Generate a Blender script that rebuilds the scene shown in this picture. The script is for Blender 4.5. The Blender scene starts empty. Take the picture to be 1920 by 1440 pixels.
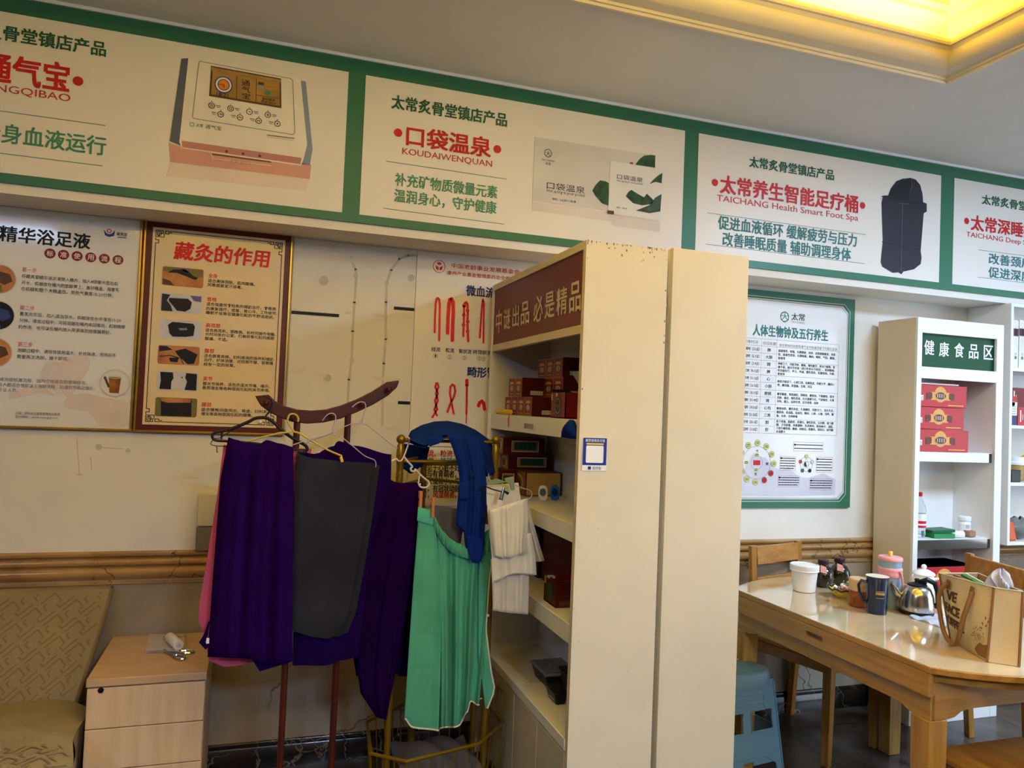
import bpy, math, random
from mathutils import Vector, Matrix
random.seed(7)
sc = bpy.context.scene
COL = sc.collection
# ------------------------------------------------------------------ camera
FPX, YAW, PITCH, ROLL, EYE = 1418.6, math.radians(18.228), math.radians(1.8315), math.radians(2.3293), 1.46
_f = Vector((math.sin(YAW)*math.cos(PITCH), math.cos(YAW)*math.cos(PITCH), math.sin(PITCH)))
_r = Vector((math.cos(YAW), -math.sin(YAW), 0)); _u = _r.cross(_f)
CR = _r*math.cos(ROLL)+_u*math.sin(ROLL); CU = -_r*math.sin(ROLL)+_u*math.cos(ROLL); CF = _f
EYEP = Vector((0, 0, EYE))
cd = bpy.data.cameras.new('camera'); cam = bpy.data.objects.new('camera', cd); COL.objects.link(cam)
cd.sensor_width = 36; cd.lens = 36*FPX/1920; cd.clip_start = 0.05
m = Matrix.Identity(4)
for i in range(3): m[i][0], m[i][1], m[i][2], m[i][3] = CR[i], CU[i], -CF[i], EYEP[i]
cam.matrix_world = m; sc.camera = cam
def ray(x, y): return CR*(x-960)+CU*(720-y)+CF*FPX
def onX(x, y, X): d = ray(x, y); return EYEP+d*(X/d.x)
def onY(x, y, Y): d = ray(x, y); return EYEP+d*(Y/d.y)
def onZ(x, y, Z): d = ray(x, y); return EYEP+d*((Z-EYE)/d.z)
# ------------------------------------------------------------------ light and exposure
sc.view_settings.view_transform = 'Standard'; sc.view_settings.look = 'None'
sc.view_settings.gamma = 1; sc.view_settings.use_curve_mapping = False
sc.view_settings.exposure = 0.0
sc.cycles.max_bounces = 8; sc.cycles.diffuse_bounces = 5; sc.cycles.glossy_bounces = 4
sc.cycles.transmission_bounces = 6; sc.cycles.transparent_max_bounces = 12
sc.cycles.caustics_reflective = False; sc.cycles.caustics_refractive = False
wd = bpy.data.worlds.new('world'); sc.world = wd; wd.use_nodes = True
wd.node_tree.nodes['Background'].inputs[0].default_value = (0.80, 0.90, 0.85, 1)
wd.node_tree.nodes['Background'].inputs[1].default_value = 4.5
def area(name, loc, target, sx, sy, power, color, spread=None):
    ld = bpy.data.lights.new(name, 'AREA'); ld.shape = 'RECTANGLE'; ld.size = sx; ld.size_y = sy
    ld.energy = power; ld.color = color
    if spread: ld.spread = math.radians(spread)
    o = bpy.data.objects.new(name, ld); COL.objects.link(o); o.location = loc
    o.rotation_euler = (Vector(target)-Vector(loc)).to_track_quat('-Z', 'Y').to_euler()
    return o
COVE = (1.0, 0.80, 0.11); COOL = (0.45, 0.68, 1.0)
TX0, TX1, TY0, TY1 = -1.3, 2.46, -1.6, 2.235          # tray opening in the ceiling
area('cove_strip_far', ((TX0+TX1)/2, TY1+0.05, 2.89), ((TX0+TX1)/2, TY1-0.12, 3.3), TX1-TX0, .03, 76, COVE)
area('cove_strip_right', (TX1+0.05, (TY0+TY1)/2, 2.89), (TX1-0.12, (TY0+TY1)/2, 3.3), .03, TY1-TY0, 76, COVE)
area('cove_strip_near', ((TX0+TX1)/2, TY0-0.05, 2.89), ((TX0+TX1)/2, TY0+0.12, 3.3), TX1-TX0, .03, 46, COVE)
area('cove_strip_left', (TX0-0.05, (TY0+TY1)/2, 2.89), (TX0+0.12, (TY0+TY1)/2, 3.3), .03, TY1-TY0, 20, COVE)
area('rear_fill_light', (0.9, -2.4, 2.78), (0.9, -2.4, 0), .6, .6, 172, (0.46, 0.62, 1.0))  # unseen fill light, added to balance the yellow of the cove
area('left_fill_light', (-2.0, -1.0, 2.78), (-2.0, -1.0, 0), .6, .6, 50, (0.45, 0.64, 1.0))  # unseen bluish fill, added to make the left side less yellow
area('ceiling_panel_lamp', (3.35, 1.1, 2.78), (3.35, 1.1, 0), .6, .6, 112, COOL)
area('storefront_daylight', (6.3, -0.6, 1.5), (2.0, 1.6, 1.3), 3.0, 2.2, 62, (0.42, 0.58, 1.0))
# ------------------------------------------------------------------ materials
def s2l(c):
    c /= 255.0
    return c/12.92 if c <= .04045 else ((c+.055)/1.055)**2.4
def rgb(*c): return (s2l(c[0]), s2l(c[1]), s2l(c[2]), 1)
MATS = {}
def mat(name, c, rough=.5, metal=0., coat=0., var=0.06, vscale=6., bump=0., bscale=80., stretch=None, c2=None, trans=0., ior=1.45, alpha=1., sheen=0., emit=0.):
    m = bpy.data.materials.new(name); m.use_nodes = True; nt = m.node_tree; b = nt.nodes['Principled BSDF']
    b.inputs['Roughness'].default_value = rough; b.inputs['Metallic'].default_value = metal
    b.inputs['Coat Weight'].default_value = coat; b.inputs['Coat Roughness'].default_value = .06
    b.inputs['Transmission Weight'].default_value = trans; b.inputs['IOR'].default_value = ior
    b.inputs['Specular IOR Level'].default_value = .04 if name.startswith('cloth_') else .3 if trans == 0 else .5; b.inputs['Alpha'].default_value = alpha; b.inputs['Sheen Weight'].default_value = sheen
    tc = nt.nodes.new('ShaderNodeTexCoord'); mp = nt.nodes.new('ShaderNodeMapping')
    nt.links.new(tc.outputs['Object'], mp.inputs[0])
    if stretch: mp.inputs['Scale'].default_value = stretch
    n = nt.nodes.new('ShaderNodeTexNoise'); n.inputs['Scale'].default_value = vscale; n.inputs['Detail'].default_value = 4
    nt.links.new(mp.outputs[0], n.inputs['Vector'])
    r = nt.nodes.new('ShaderNodeValToRGB'); col = rgb(*c)
    if c2: a, d = rgb(*c2), col
    else: a, d = tuple(x*(1-var) for x in col[:3])+(1,), tuple(min(1, x*(1+var)) for x in col[:3])+(1,)
    r.color_ramp.elements[0].color = a; r.color_ramp.elements[1].color = d
    r.color_ramp.elements[0].position = .32; r.color_ramp.elements[1].position = .68
    nt.links.new(n.outputs['Fac'], r.inputs[0]); nt.links.new(r.outputs[0], b.inputs['Base Color'])
    if bump:
        n2 = nt.nodes.new('ShaderNodeTexNoise'); n2.inputs['Scale'].default_value = bscale; n2.inputs['Detail'].default_value = 3
        nt.links.new(mp.outputs[0], n2.inputs['Vector'])
        bp = nt.nodes.new('ShaderNodeBump'); bp.inputs['Strength'].default_value = bump; bp.inputs['Distance'].default_value = .004
        nt.links.new(n2.outputs['Fac'], bp.inputs['Height']); nt.links.new(bp.outputs[0], b.inputs['Normal'])
    if emit:
        b.inputs['Emission Color'].default_value = col; b.inputs['Emission Strength'].default_value = emit
    MATS[name] = m
    return m
def marble(name, base, base2, vein, vscale, rough, vein_w=.02, white=None):
    m = mat(name, base, rough, c2=base2, vscale=3.5, coat=.3); nt = m.node_tree; b = nt.nodes['Principled BSDF']
    src = b.inputs['Base Color'].links[0].from_socket; tc = nt.nodes['Texture Coordinate']
    nz = nt.nodes.new('ShaderNodeTexNoise'); nz.inputs['Scale'].default_value = vscale*1.3; nz.inputs['Detail'].default_value = 5
    nt.links.new(tc.outputs['Object'], nz.inputs['Vector'])
    mx = nt.nodes.new('ShaderNodeMix'); mx.data_type = 'VECTOR'; mx.inputs['Factor'].default_value = .22
    nt.links.new(tc.outputs['Object'], mx.inputs[4]); nt.links.new(nz.outputs['Color'], mx.inputs[5])
    vo = nt.nodes.new('ShaderNodeTexVoronoi'); vo.feature = 'DISTANCE_TO_EDGE'; vo.inputs['Scale'].default_value = vscale
    nt.links.new(mx.outputs[1], vo.inputs['Vector'])
    rp = nt.nodes.new('ShaderNodeValToRGB'); rp.color_ramp.elements[0].color = (1, 1, 1, 1); rp.color_ramp.elements[1].color = (0, 0, 0, 1)
    rp.color_ramp.elements[1].position = vein_w
    nt.links.new(vo.outputs['Distance'], rp.inputs[0])
    n3 = nt.nodes.new('ShaderNodeTexNoise'); n3.inputs['Scale'].default_value = 2.2; nt.links.new(tc.outputs['Object'], n3.inputs['Vector'])
    r3 = nt.nodes.new('ShaderNodeValToRGB'); r3.color_ramp.elements[0].position = .42; r3.color_ramp.elements[1].position = .56
    nt.links.new(n3.outputs['Fac'], r3.inputs[0])
    mu = nt.nodes.new('ShaderNodeMath'); mu.operation = 'MULTIPLY'
    nt.links.new(rp.outputs[0], mu.inputs[0]); nt.links.new(r3.outputs[0], mu.inputs[1])
    mc = nt.nodes.new('ShaderNodeMix'); mc.data_type = 'RGBA'; mc.inputs[7].default_value = rgb(*vein)
    nt.links.new(mu.outputs[0], mc.inputs[0]); nt.links.new(src, mc.inputs[6]); nt.links.new(mc.outputs[2], b.inputs['Base Color'])
    return m
def wood(name, c, c2, rough=.35, axis='x', coat=.2):
    st = {'x': (1.2, 14, 14), 'y': (14, 1.2, 14), 'z': (14, 14, 1.2)}[axis]
    return mat(name, c, rough, c2=c2, vscale=2.6, stretch=st, coat=coat)
def M(n): return MATS[n]
mat('wall_paint', (226, 220, 208), .7, var=.03, bump=.05)
mat('unseen_wall_dark', (112, 88, 64), .5, var=.1)  # made-up brown for the unseen walls, dark to cut bounced light
mat('wall_stain', (200, 192, 178), .8, var=.06, vscale=14)
mat('wall_peel', (222, 212, 188), .8, var=.05, vscale=14)
mat('ceiling_paint', (222, 217, 210), .8, var=.02)
mat('tray_paint', (244, 226, 170), .6, var=.01)
mat('moulding_paint', (232, 216, 186), .35, var=.02)
mat('moulding_white', (236, 236, 236), .5, var=.01)
mat('soffit_paint', (226, 218, 206), .6, var=.03)
marble('dado_marble', (188, 148, 92), (146, 106, 60), (58, 40, 26), 6, .24, .02)
marble('wall_marble', (168, 154, 132), (142, 128, 108), (74, 60, 46), 3.2, .32, .012)
marble('base_marble', (40, 30, 22), (14, 10, 8), (150, 138, 112), 8, .22, .035)
mat('laminate_cream', (218, 204, 175), .45, var=.02)
mat('laminate_white', (232, 230, 226), .4, var=.015)
mat('edge_grey', (196, 190, 176), .5)
mat('dark_gap', (30, 24, 18), .8)
mat('green_print', (54, 112, 84), .36, var=.02)
mat('panel_print', (226, 218, 208), .34, var=.012)
mat('ink_dkgreen', (34, 92, 62), .4); mat('ink_green', (62, 136, 100), .4); mat('ink_red', (196, 28, 30), .4)
mat('ink_black', (26, 24, 24), .5); mat('ink_navy', (28, 40, 110), .5); mat('ink_grey', (120, 116, 110), .5)
mat('ink_pink', (206, 84, 92), .5); mat('ink_teal', (40, 112, 108), .5); mat('ink_maroon', (138, 24, 34), .4)
mat('ink_bright', (226, 30, 26), .4); mat('ink_white', (236, 232, 226), .4)
mat('ink_lav', (206, 196, 190), .5, var=.02); mat('ink_line', (70, 120, 90), .5)
mat('pr_pale', (214, 202, 192), .4); mat('pr_pinkpale', (222, 202, 188), .4); mat('pr_pink', (206, 150, 136), .4); mat('pr_pink2', (186, 126, 118), .4)
mat('pr_slate', (86, 92, 108), .4); mat('pr_slate2', (134, 144, 164), .4); mat('pr_cream', (230, 220, 204), .4); mat('pr_tan', (166, 128, 72), .4, var=.2, vscale=9)
mat('pr_brown', (92, 62, 36), .4); mat('pr_blue', (52, 66, 130), .4); mat('pr_orange', (214, 134, 50), .4)
mat('pr_grey', (206, 200, 192), .4); mat('pr_grey2', (222, 218, 210), .4); mat('pr_mtn', (52, 92, 54), .5, c2=(24, 44, 30), vscale=26); mat('pr_mtn2', (44, 48, 46), .5, c2=(72, 98, 74), vscale=26)
mat('pr_char', (40, 36, 46), .45); mat('pr_char2', (76, 72, 84), .45); mat('pr_char3', (24, 21, 28), .45)
mat('gold_frame', (188, 150, 62), .28, metal=.85); mat('paper_white', (226, 224, 220), .3, coat=.4, var=.015); mat('paper_cream', (232, 208, 164), .34, coat=.3, var=.02)
mat('paper_poster', (236, 228, 212), .4, var=.015)
mat('frame_maroon', (92, 36, 26), .35); mat('pr_skin', (208, 148, 92), .5, c2=(170, 104, 58), vscale=12); mat('pr_skin2', (220, 190, 170), .5)
mat('pr_hand', (222, 210, 202), .5, c2=(214, 198, 190), vscale=9); mat('pr_olive', (120, 112, 60), .5); mat('pr_purple', (120, 92, 140), .5); mat('pr_tea', (170, 112, 34), .4, c2=(110, 60, 22), vscale=20)
mat('pr_yolk', (206, 206, 110), .5); mat('pr_lilac', (206, 204, 212), .5); mat('tape_black', (22, 20, 20), .5)
mat('sign_maroon', (112, 48, 46), .4, var=.03); mat('sign_text', (216, 200, 178), .5)
mat('sign_green', (4, 70, 38), .5, var=.15, vscale=2.2)
mat('card_blue', (40, 56, 140), .35); mat('card_yellow', (226, 196, 70), .4)
wood('rosewood', (84, 38, 26), (58, 24, 17), .35, 'x'); wood('rosewood_v', (86, 28, 16), (58, 19, 12), .4, 'z')
mat('gold_paint', (146, 116, 30), .32, metal=.55); mat('gold_shaded', (132, 104, 34), .4, metal=.4)  # second gold is a darker copy: shade on the rear posts and bars
mat('cloth_purple', (32, 3, 62), .95, sheen=.0, var=.12, vscale=9, bump=.25, bscale=300); mat('cloth_purple2', (29, 5, 64), .95, sheen=.0, var=.12, vscale=9, bump=.25, bscale=300)
mat('cloth_grey', (44, 43, 52), .95, sheen=.0, var=.16, vscale=7, bump=.3, bscale=300); mat('cloth_grey_edge', (92, 88, 90), .95)
mat('cloth_pink', (206, 92, 122), .95, sheen=.0, var=.08, bump=.3, bscale=300); mat('cloth_mint', (84, 170, 140), .95, sheen=.05, var=.10, vscale=8, bump=.3, bscale=300)
mat('cloth_band', (90, 190, 162), .95, var=.05, bump=.3, bscale=300); mat('cloth_hem', (222, 216, 196), .8); mat('cloth_blue', (20, 46, 122), .9, sheen=.0, var=.10, vscale=8, bump=.25, bscale=300); mat('cloth_navy', (22, 40, 92), .9)
mat('plastic_film', (226, 222, 210), .38, var=.07, vscale=14, bump=.5, bscale=24); mat('plastic_film2', (206, 202, 190), .38, var=.07, vscale=14, bump=.5, bscale=24)
mat('hanger_black', (24, 24, 28), .4); mat('hanger_gold', (196, 166, 70), .4); mat('hanger_lilac', (176, 160, 180), .4); mat('hanger_white', (236, 222, 218), .35); mat('hanger_yellow', (222, 188, 40), .4); mat('hanger_green', (132, 150, 120), .5)
mat('peg_wood', (190, 128, 84), .6); mat('peg_brown', (110, 68, 54), .6); mat('chrome', (210, 210, 212), .12, metal=1.); mat('steel', (190, 186, 178), .2, metal=1., stretch=(1, 1, 12))
mat('beech_top', (206, 172, 134), .4, c2=(192, 158, 120), vscale=3, stretch=(2, 12, 2)); mat('beech_front', (222, 192, 154), .45, c2=(208, 176, 138), vscale=2.6, stretch=(12, 12, 1.2)); mat('lock_black', (16, 16, 18), .4)
mat('sofa_cloth', (146, 128, 92), .92, var=.08, bump=.35, bscale=260); mat('sofa_fret', (132, 106, 72), .92, var=.08)
mat('box_red', (118, 22, 24), .4, var=.08); mat('box_dkred', (76, 15, 17), .45, var=.12); mat('box_gold', (206, 164, 76), .4); mat('box_brown', (104, 56, 44), .5); mat('box_tan', (150, 108, 84), .5, var=.2, vscale=30); mat('box_green', (20, 74, 50), .4); mat('box_ivory', (206, 200, 188), .5); mat('box_yellow', (186, 152, 92), .35, var=.05)
mat('red_gift', (178, 14, 20), .35, var=.04); mat('pr_gold', (214, 150, 64), .4); mat('pr_bluedark', (30, 44, 96), .4)
mat('mirror_strip', (120, 118, 116), .06, metal=1.)
mat('plastic_clear', (235, 240, 242), .06, trans=.92, ior=1.2); mat('glass_clear', (250, 250, 250), .02, trans=1., ior=1.3); mat('label_red', (200, 30, 40), .4); mat('white_plastic', (236, 236, 234), .35, var=.01); mat('book_green', (30, 130, 62), .4); mat('book_green2', (24, 96, 56), .4)
mat('book_white', (226, 220, 206), .6); mat('book_band', (80, 40, 48), .5); mat('black_plastic', (22, 22, 24), .35); mat('orange_bag', (206, 92, 50), .5); mat('grey_bag', (120, 116, 112), .35, alpha=1, bump=.5, bscale=40)
mat('clear_lid', (150, 152, 160), .2, alpha=.6); mat('blue_rim', (70, 90, 170), .35); mat('dial_blue', (36, 110, 190), .35); mat('dial_grey', (90, 104, 110), .3)
wood('oak_x', (184, 138, 64), (156, 112, 44), .34, 'x'); wood('oak_y', (184, 138, 64), (156, 112, 44), .34, 'y'); wood('oak_z', (184, 138, 64), (156, 112, 44), .34, 'z'); wood('chair_x', (182, 128, 60), (158, 104, 44), .36, 'x'); wood('chair_z', (174, 124, 54), (148, 100, 38), .36, 'z'); wood('chair_y', (174, 124, 54), (148, 100, 38), .36, 'y')
mat('table_veneer', (206, 184, 146), .08, coat=.9, c2=(200, 174, 132), vscale=2.2, stretch=(1.5, 10, 2))
mat('stool_blue', (92, 128, 144), .38, var=.02); mat('stool_dark', (22, 36, 48), .6)
mat('tub_white', (232, 230, 228), .4, var=.02); mat('jar_dark', (40, 34, 16), .05, trans=.25, ior=1.4, coat=.5); mat('jar_cap', (58, 28, 38), .4); mat('tag_pink', (216, 156, 146), .6)
mat('dish_yellow', (226, 200, 60), .2, coat=.5, c2=(206, 186, 90), vscale=20); mat('dish_black', (24, 26, 30), .2, coat=.5); mat('candy_white', (226, 224, 222), .3); mat('candy_green', (120, 150, 90), .3); mat('candy_pink', (206, 140, 130), .3)
mat('wood_lid', (206, 172, 130), .6); mat('date_brown', (164, 92, 46), .4, c2=(110, 54, 24), vscale=40); mat('mug_navy', (18, 32, 62), .16, coat=.6); mat('mug_cream', (226, 218, 198), .25); mat('mug_gold', (176, 146, 92), .4)
mat('tumbler_blue', (140, 168, 186), .28, var=.02); mat('tumbler_pink', (232, 160, 164), .35); mat('straw_yellow', (238, 196, 84), .35); mat('strap_pink', (214, 156, 146), .5); mat('kettle_black', (26, 26, 28), .35); mat('teapot_red', (196, 34, 40), .25)
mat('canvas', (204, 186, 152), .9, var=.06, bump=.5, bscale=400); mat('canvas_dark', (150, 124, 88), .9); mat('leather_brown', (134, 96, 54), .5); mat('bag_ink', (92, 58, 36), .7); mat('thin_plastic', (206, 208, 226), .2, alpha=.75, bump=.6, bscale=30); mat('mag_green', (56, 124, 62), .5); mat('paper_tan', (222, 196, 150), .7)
mat('card_print', (196, 184, 172), .3, coat=.5); mat('tissue', (232, 226, 216), .8)
# floor tiles
fm = mat('floor_tile', (88, 74, 64), .25, c2=(60, 50, 44), vscale=5); _nt = fm.node_tree; _b = _nt.nodes['Principled BSDF']
_src = _b.inputs['Base Color'].links[0].from_socket; _br = _nt.nodes.new('ShaderNodeTexBrick')
_br.offset = 0; _br.inputs['Scale'].default_value = 1; _br.inputs['Brick Width'].default_value = .6; _br.inputs['Row Height'].default_value = .6; _br.inputs['Mortar Size'].default_value = .004
_br.inputs['Mortar'].default_value = (.02, .018, .016, 1); _nt.links.new(_nt.nodes['Texture Coordinate'].outputs['Object'], _br.inputs['Vector'])
_nt.links.new(_src, _br.inputs['Color1']); _nt.links.new(_src, _br.inputs['Color2']); _nt.links.new(_br.outputs['Color'], _b.inputs['Base Color'])
# ------------------------------------------------------------------ mesh builder
class MB:
    def __init__(s): s.v = []; s.f = []; s.m = []; s.mats = []
    def mi(s, n):
        if n not in s.mats: s.mats.append(n)
        return s.mats.index(n)
    def add(s, vs, fs, mn):
        o = len(s.v); s.v += [tuple(p) for p in vs]; k = s.mi(mn)
        for f in fs: s.f.append([i+o for i in f]); s.m.append(k)
        return s
    def box(s, x0, x1, y0, y1, z0, z1, mn, T=None):
        vs = [Vector((x, y, z)) for x in (x0, x1) for y in (y0, y1) for z in (z0, z1)]
        if T: vs = [T @ p for p in vs]
        return s.add(vs, [(0, 1, 3, 2), (4, 6, 7, 5), (0, 4, 5, 1), (2, 3, 7, 6), (0, 2, 6, 4), (1, 5, 7, 3)], mn)
    def frustum(s, b, t, mn):          # two quads of 4 points
        vs = list(b)+list(t)
        return s.add(vs, [(3, 2, 1, 0), (4, 5, 6, 7), (0, 1, 5, 4), (1, 2, 6, 5), (2, 3, 7, 6), (3, 0, 4, 7)], mn)
    def prism(s, poly, d, mn):          # poly: list of 3-D points, d: extrusion vector
        n = len(poly); poly = [Vector(p) for p in poly]; d = Vector(d)
        return s.add(poly+[p+d for p in poly], [list(range(n))[::-1], list(range(n, 2*n))]+[(i, (i+1) % n, n+(i+1) % n, n+i) for i in range(n)], mn)
    def tube(s, pts, r, mn, n=8, cap=True):
        pts = [Vector(p) for p in pts]; rs = r if isinstance(r, (list, tuple)) else [r]*len(pts)
        vs = []; fs = []; up = None
        for i, p in enumerate(pts):
            t = (pts[min(i+1, len(pts)-1)]-pts[max(i-1, 0)]).normalized()
            if up is None: up = Vector((0, 0, 1)) if abs(t.z) < .9 else Vector((1, 0, 0))
            a = t.cross(up)
            if a.length < 1e-4: a = t.orthogonal()
            a.normalize(); b = a.cross(t).normalized(); up = b
            for k in range(n):
                w = 2*math.pi*k/n; vs.append(p+(a*math.cos(w)+b*math.sin(w))*rs[i])
        for i in range(len(pts)-1):
            for k in range(n): fs.append((i*n+k, i*n+(k+1) % n, (i+1)*n+(k+1) % n, (i+1)*n+k))
        if cap: fs += [list(range(n))[::-1], list(range((len(pts)-1)*n, len(pts)*n))]
        return s.add(vs, fs, mn)
    def lathe(s, prof, c, mn, n=28, sx=1., sy=1., T=None):      # prof: (r, z) bottom to top
        vs = []; fs = []; c = Vector(c)
        for r, z in prof:
            for k in range(n):
                w = 2*math.pi*k/n; p = Vector((r*math.cos(w)*sx, r*math.sin(w)*sy, z))
                vs.append((T @ p if T else p)+c)
        for i in range(len(prof)-1):
            for k in range(n): fs.append((i*n+k, i*n+(k+1) % n, (i+1)*n+(k+1) % n, (i+1)*n+k))
        fs += [list(range(n))[::-1], list(range((len(prof)-1)*n, len(prof)*n))]
        return s.add(vs, fs, mn)
    def ball(s, c, r, mn, n=14, sz=1., sx=1., sy=1.):
        return s.lathe([(max(1e-4, r*math.sin(math.pi*i/n)), -r*sz*math.cos(math.pi*i/n)) for i in range(n+1)], c, mn, 2*n, sx, sy)
    def grid(s, fn, nu, nv, mn, closeu=False):
        vs = [fn(i/nu, j/nv) for j in range(nv+1) for i in range(nu+1)]
        return s.add(vs, [(j*(nu+1)+i, j*(nu+1)+i+1, (j+1)*(nu+1)+i+1, (j+1)*(nu+1)+i) for j in range(nv) for i in range(nu)], mn)
    def build(s, name, parent=None, bevel=0, flat=False, origin=None, ang=38):
        me = bpy.data.meshes.new(name); o0 = Vector(origin) if origin is not None else Vector((0, 0, 0))
        me.from_pydata([tuple(Vector(p)-o0) for p in s.v], [], s.f)
        for n in s.mats: me.materials.append(MATS[n])
        me.polygons.foreach_set('material_index', s.m)
        me.polygons.foreach_set('use_smooth', [not flat]*len(s.f))
        if not flat: me.set_sharp_from_angle(angle=math.radians(ang))
        me.update(); o = bpy.data.objects.new(name, me); COL.objects.link(o); o.location = o0
        if parent:
            o.parent = parent; o.location = o0-Vector(WLOC[parent.name]); WLOC[o.name] = tuple(o0)
        else: WLOC[o.name] = tuple(o0)
        if bevel:
            b = o.modifiers.new('bevel', 'BEVEL'); b.width = bevel; b.segments = 2; b.limit_method = 'ANGLE'; b.angle_limit = math.radians(50)
        return o
WLOC = {}
def thing(name, loc, label, cat, group=None):
    o = bpy.data.objects.new(name, None); COL.objects.link(o); o.location = loc; o.empty_display_size = .05
    WLOC[o.name] = tuple(loc); return tag(o, label, cat, group)
def tag(o, label, cat, group=None):
    o['label'] = label; o['category'] = cat
    if group: o['group'] = group
    return o
def struct(o, label=None):
    o['kind'] = 'structure'
    if label: o['label'] = label
    return o
# ------------------------------------------------------------------ printed sheets
_tc = bpy.data.curves.new('t', 'FONT'); _tc.size = 1; _to = bpy.data.objects.new('t', _tc); COL.objects.link(_to); _cache = {}
def glyphs(body, bold, res):
    k = (body, bold, res)
    if k not in _cache:
        _tc.body = body; _tc.offset = bold; _tc.resolution_u = res
        dg = bpy.context.evaluated_depsgraph_get(); dg.update(); me = bpy.data.meshes.new_from_object(_to.evaluated_get(dg))
        vs = [(v.co.x, v.co.y) for v in me.vertices]; fs = [tuple(p.vertices) for p in me.polygons]
        bpy.data.meshes.remove(me); _cache[k] = (vs, fs)
    return _cache[k]
class Sheet:
    def __init__(s, mb, O, R, U, step=.0006): s.mb = mb; s.O = Vector(O); s.R = Vector(R).normalized(); s.U = Vector(U).normalized(); s.N = s.R.cross(s.U); s.st = step
    def pt(s, u, v, k=0): return s.O+s.R*u+s.U*v+s.N*(k*s.st)
    def p(s, x, y):
        d = ray(x, y); t = (s.O-EYEP).dot(s.N)/d.dot(s.N); q = EYEP+d*t-s.O
        return (q.dot(s.R), q.dot(s.U))
    def poly(s, uv, mn, k=1): s.mb.add([s.pt(u, v, k) for u, v in uv], [list(range(len(uv)))], mn)
    def rect(s, u0, v0, u1, v1, mn, k=1): s.poly([(u0, v0), (u1, v0), (u1, v1), (u0, v1)], mn, k)
    def frame(s, u0, v0, u1, v1, w, mn, k=1):
        s.rect(u0, v0, u1, v0+w, mn, k); s.rect(u0, v1-w, u1, v1, mn, k); s.rect(u0, v0+w, u0+w, v1-w, mn, k); s.rect(u1-w, v0+w, u1, v1-w, mn, k)
    def disc(s, u, v, r, mn, k=1, n=24, ry=None): s.poly([(u+r*math.cos(2*math.pi*i/n), v+(ry or r)*math.sin(2*math.pi*i/n)) for i in range(n)], mn, k)
    def ring(s, u, v, r, w, mn, k=1, n=28, ry=None):
        ry = ry or r; a = [(u+r*math.cos(2*math.pi*i/n), v+ry*math.sin(2*math.pi*i/n)) for i in range(n)]; b = [(u+(r-w)*math.cos(2*math.pi*i/n), v+(ry-w)*math.sin(2*math.pi*i/n)) for i in range(n)]
        s.mb.add([s.pt(x, y, k) for x, y in a+b], [(i, (i+1) % n, n+(i+1) % n, n+i) for i in range(n)], mn)
    def line(s, a, b, w, mn, k=1):
        d = Vector((b[0]-a[0], b[1]-a[1])).normalized(); n = Vector((-d.y, d.x))*w/2; e = d*w*.3
        s.poly([(a[0]-n.x-e.x, a[1]-n.y-e.y), (b[0]-n.x+e.x, b[1]-n.y+e.y), (b[0]+n.x+e.x, b[1]+n.y+e.y), (a[0]+n.x-e.x, a[1]+n.y-e.y)], mn, k)
    def path(s, pts, w, mn, k=1):
        for i in range(len(pts)-1): s.line(pts[i], pts[i+1], w if not isinstance(w, (list, tuple)) else w[i], mn, k)
    def rrect(s, u0, v0, u1, v1, r, mn, k=1):
        pts = []
        for cx, cy, a in ((u1-r, v1-r, 0), (u0+r, v1-r, 90), (u0+r, v0+r, 180), (u1-r, v0+r, 270)):
            for i in range(5): w = math.radians(a+i*22.5); pts.append((cx+r*math.cos(w), cy+r*math.sin(w)))
        s.poly(pts, mn, k)
    def text(s, body, u0, v0, u1, v1, mn, k=2, bold=.008, res=1, shear=0.):
        vs, fs = glyphs(body, 0, res if len(body) > 12 and v1-v0 < .02 else 3)
        x0 = min(p[0] for p in vs); x1 = max(p[0] for p in vs); y0 = min(p[1] for p in vs); y1 = max(p[1] for p in vs)
        a = (u1-u0)/(x1-x0); b = (v1-v0)/(y1-y0)
        e = bold*(v1-v0)*.9
        for i, (du, dv) in enumerate(((0, 0),) if bold < .005 else ((-e, 0), (e, 0)) if bold < .01 else ((-e, -e*.8), (e, -e*.8), (-e, e*.8), (e, e*.8))):
            s.mb.add([s.pt(u0+(x-x0)*a+shear*(y-y0)*b+du, v0+(y-y0)*b+dv, k+.2*i) for x, y in vs], fs, mn)
    def textp(s, body, L, R, h, mn, k=2, bold=.008, res=1, shear=0.):      # L, R: photo points at mid height of the line's two ends; h: metres
        a = s.p(*L); b = s.p(*R); v = (a[1]+b[1])/2
        s.text(body, a[0], v-h/2, b[0], v+h/2, mn, k, bold, res, shear)
    def pp(s, pts): return [s.p(*q) for q in pts]
def zoomer(ox, oy, s): return lambda a, b: (ox+a/s, oy+b/s)
YF_ = 2.952
# ================================================================== THE ROOM
D = 3.19; ZC = 2.80; XL, XR, YB = -3.2, 6.6, -3.6
def slab(name, b, mn): return struct(MB().box(*b, mn).build(name, flat=True))
slab('floor', (XL, XR, YB, D, -.06, 0), 'floor_tile')
slab('wall_front', (XL, XR, D, D+.1, 0, 3.2), 'wall_paint')
slab('wall_left', (XL-.1, XL, YB, D, 0, 3.2), 'unseen_wall_dark')
slab('wall_back', (XL, XR, YB-.1, YB, 0, 3.2), 'unseen_wall_dark')
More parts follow.
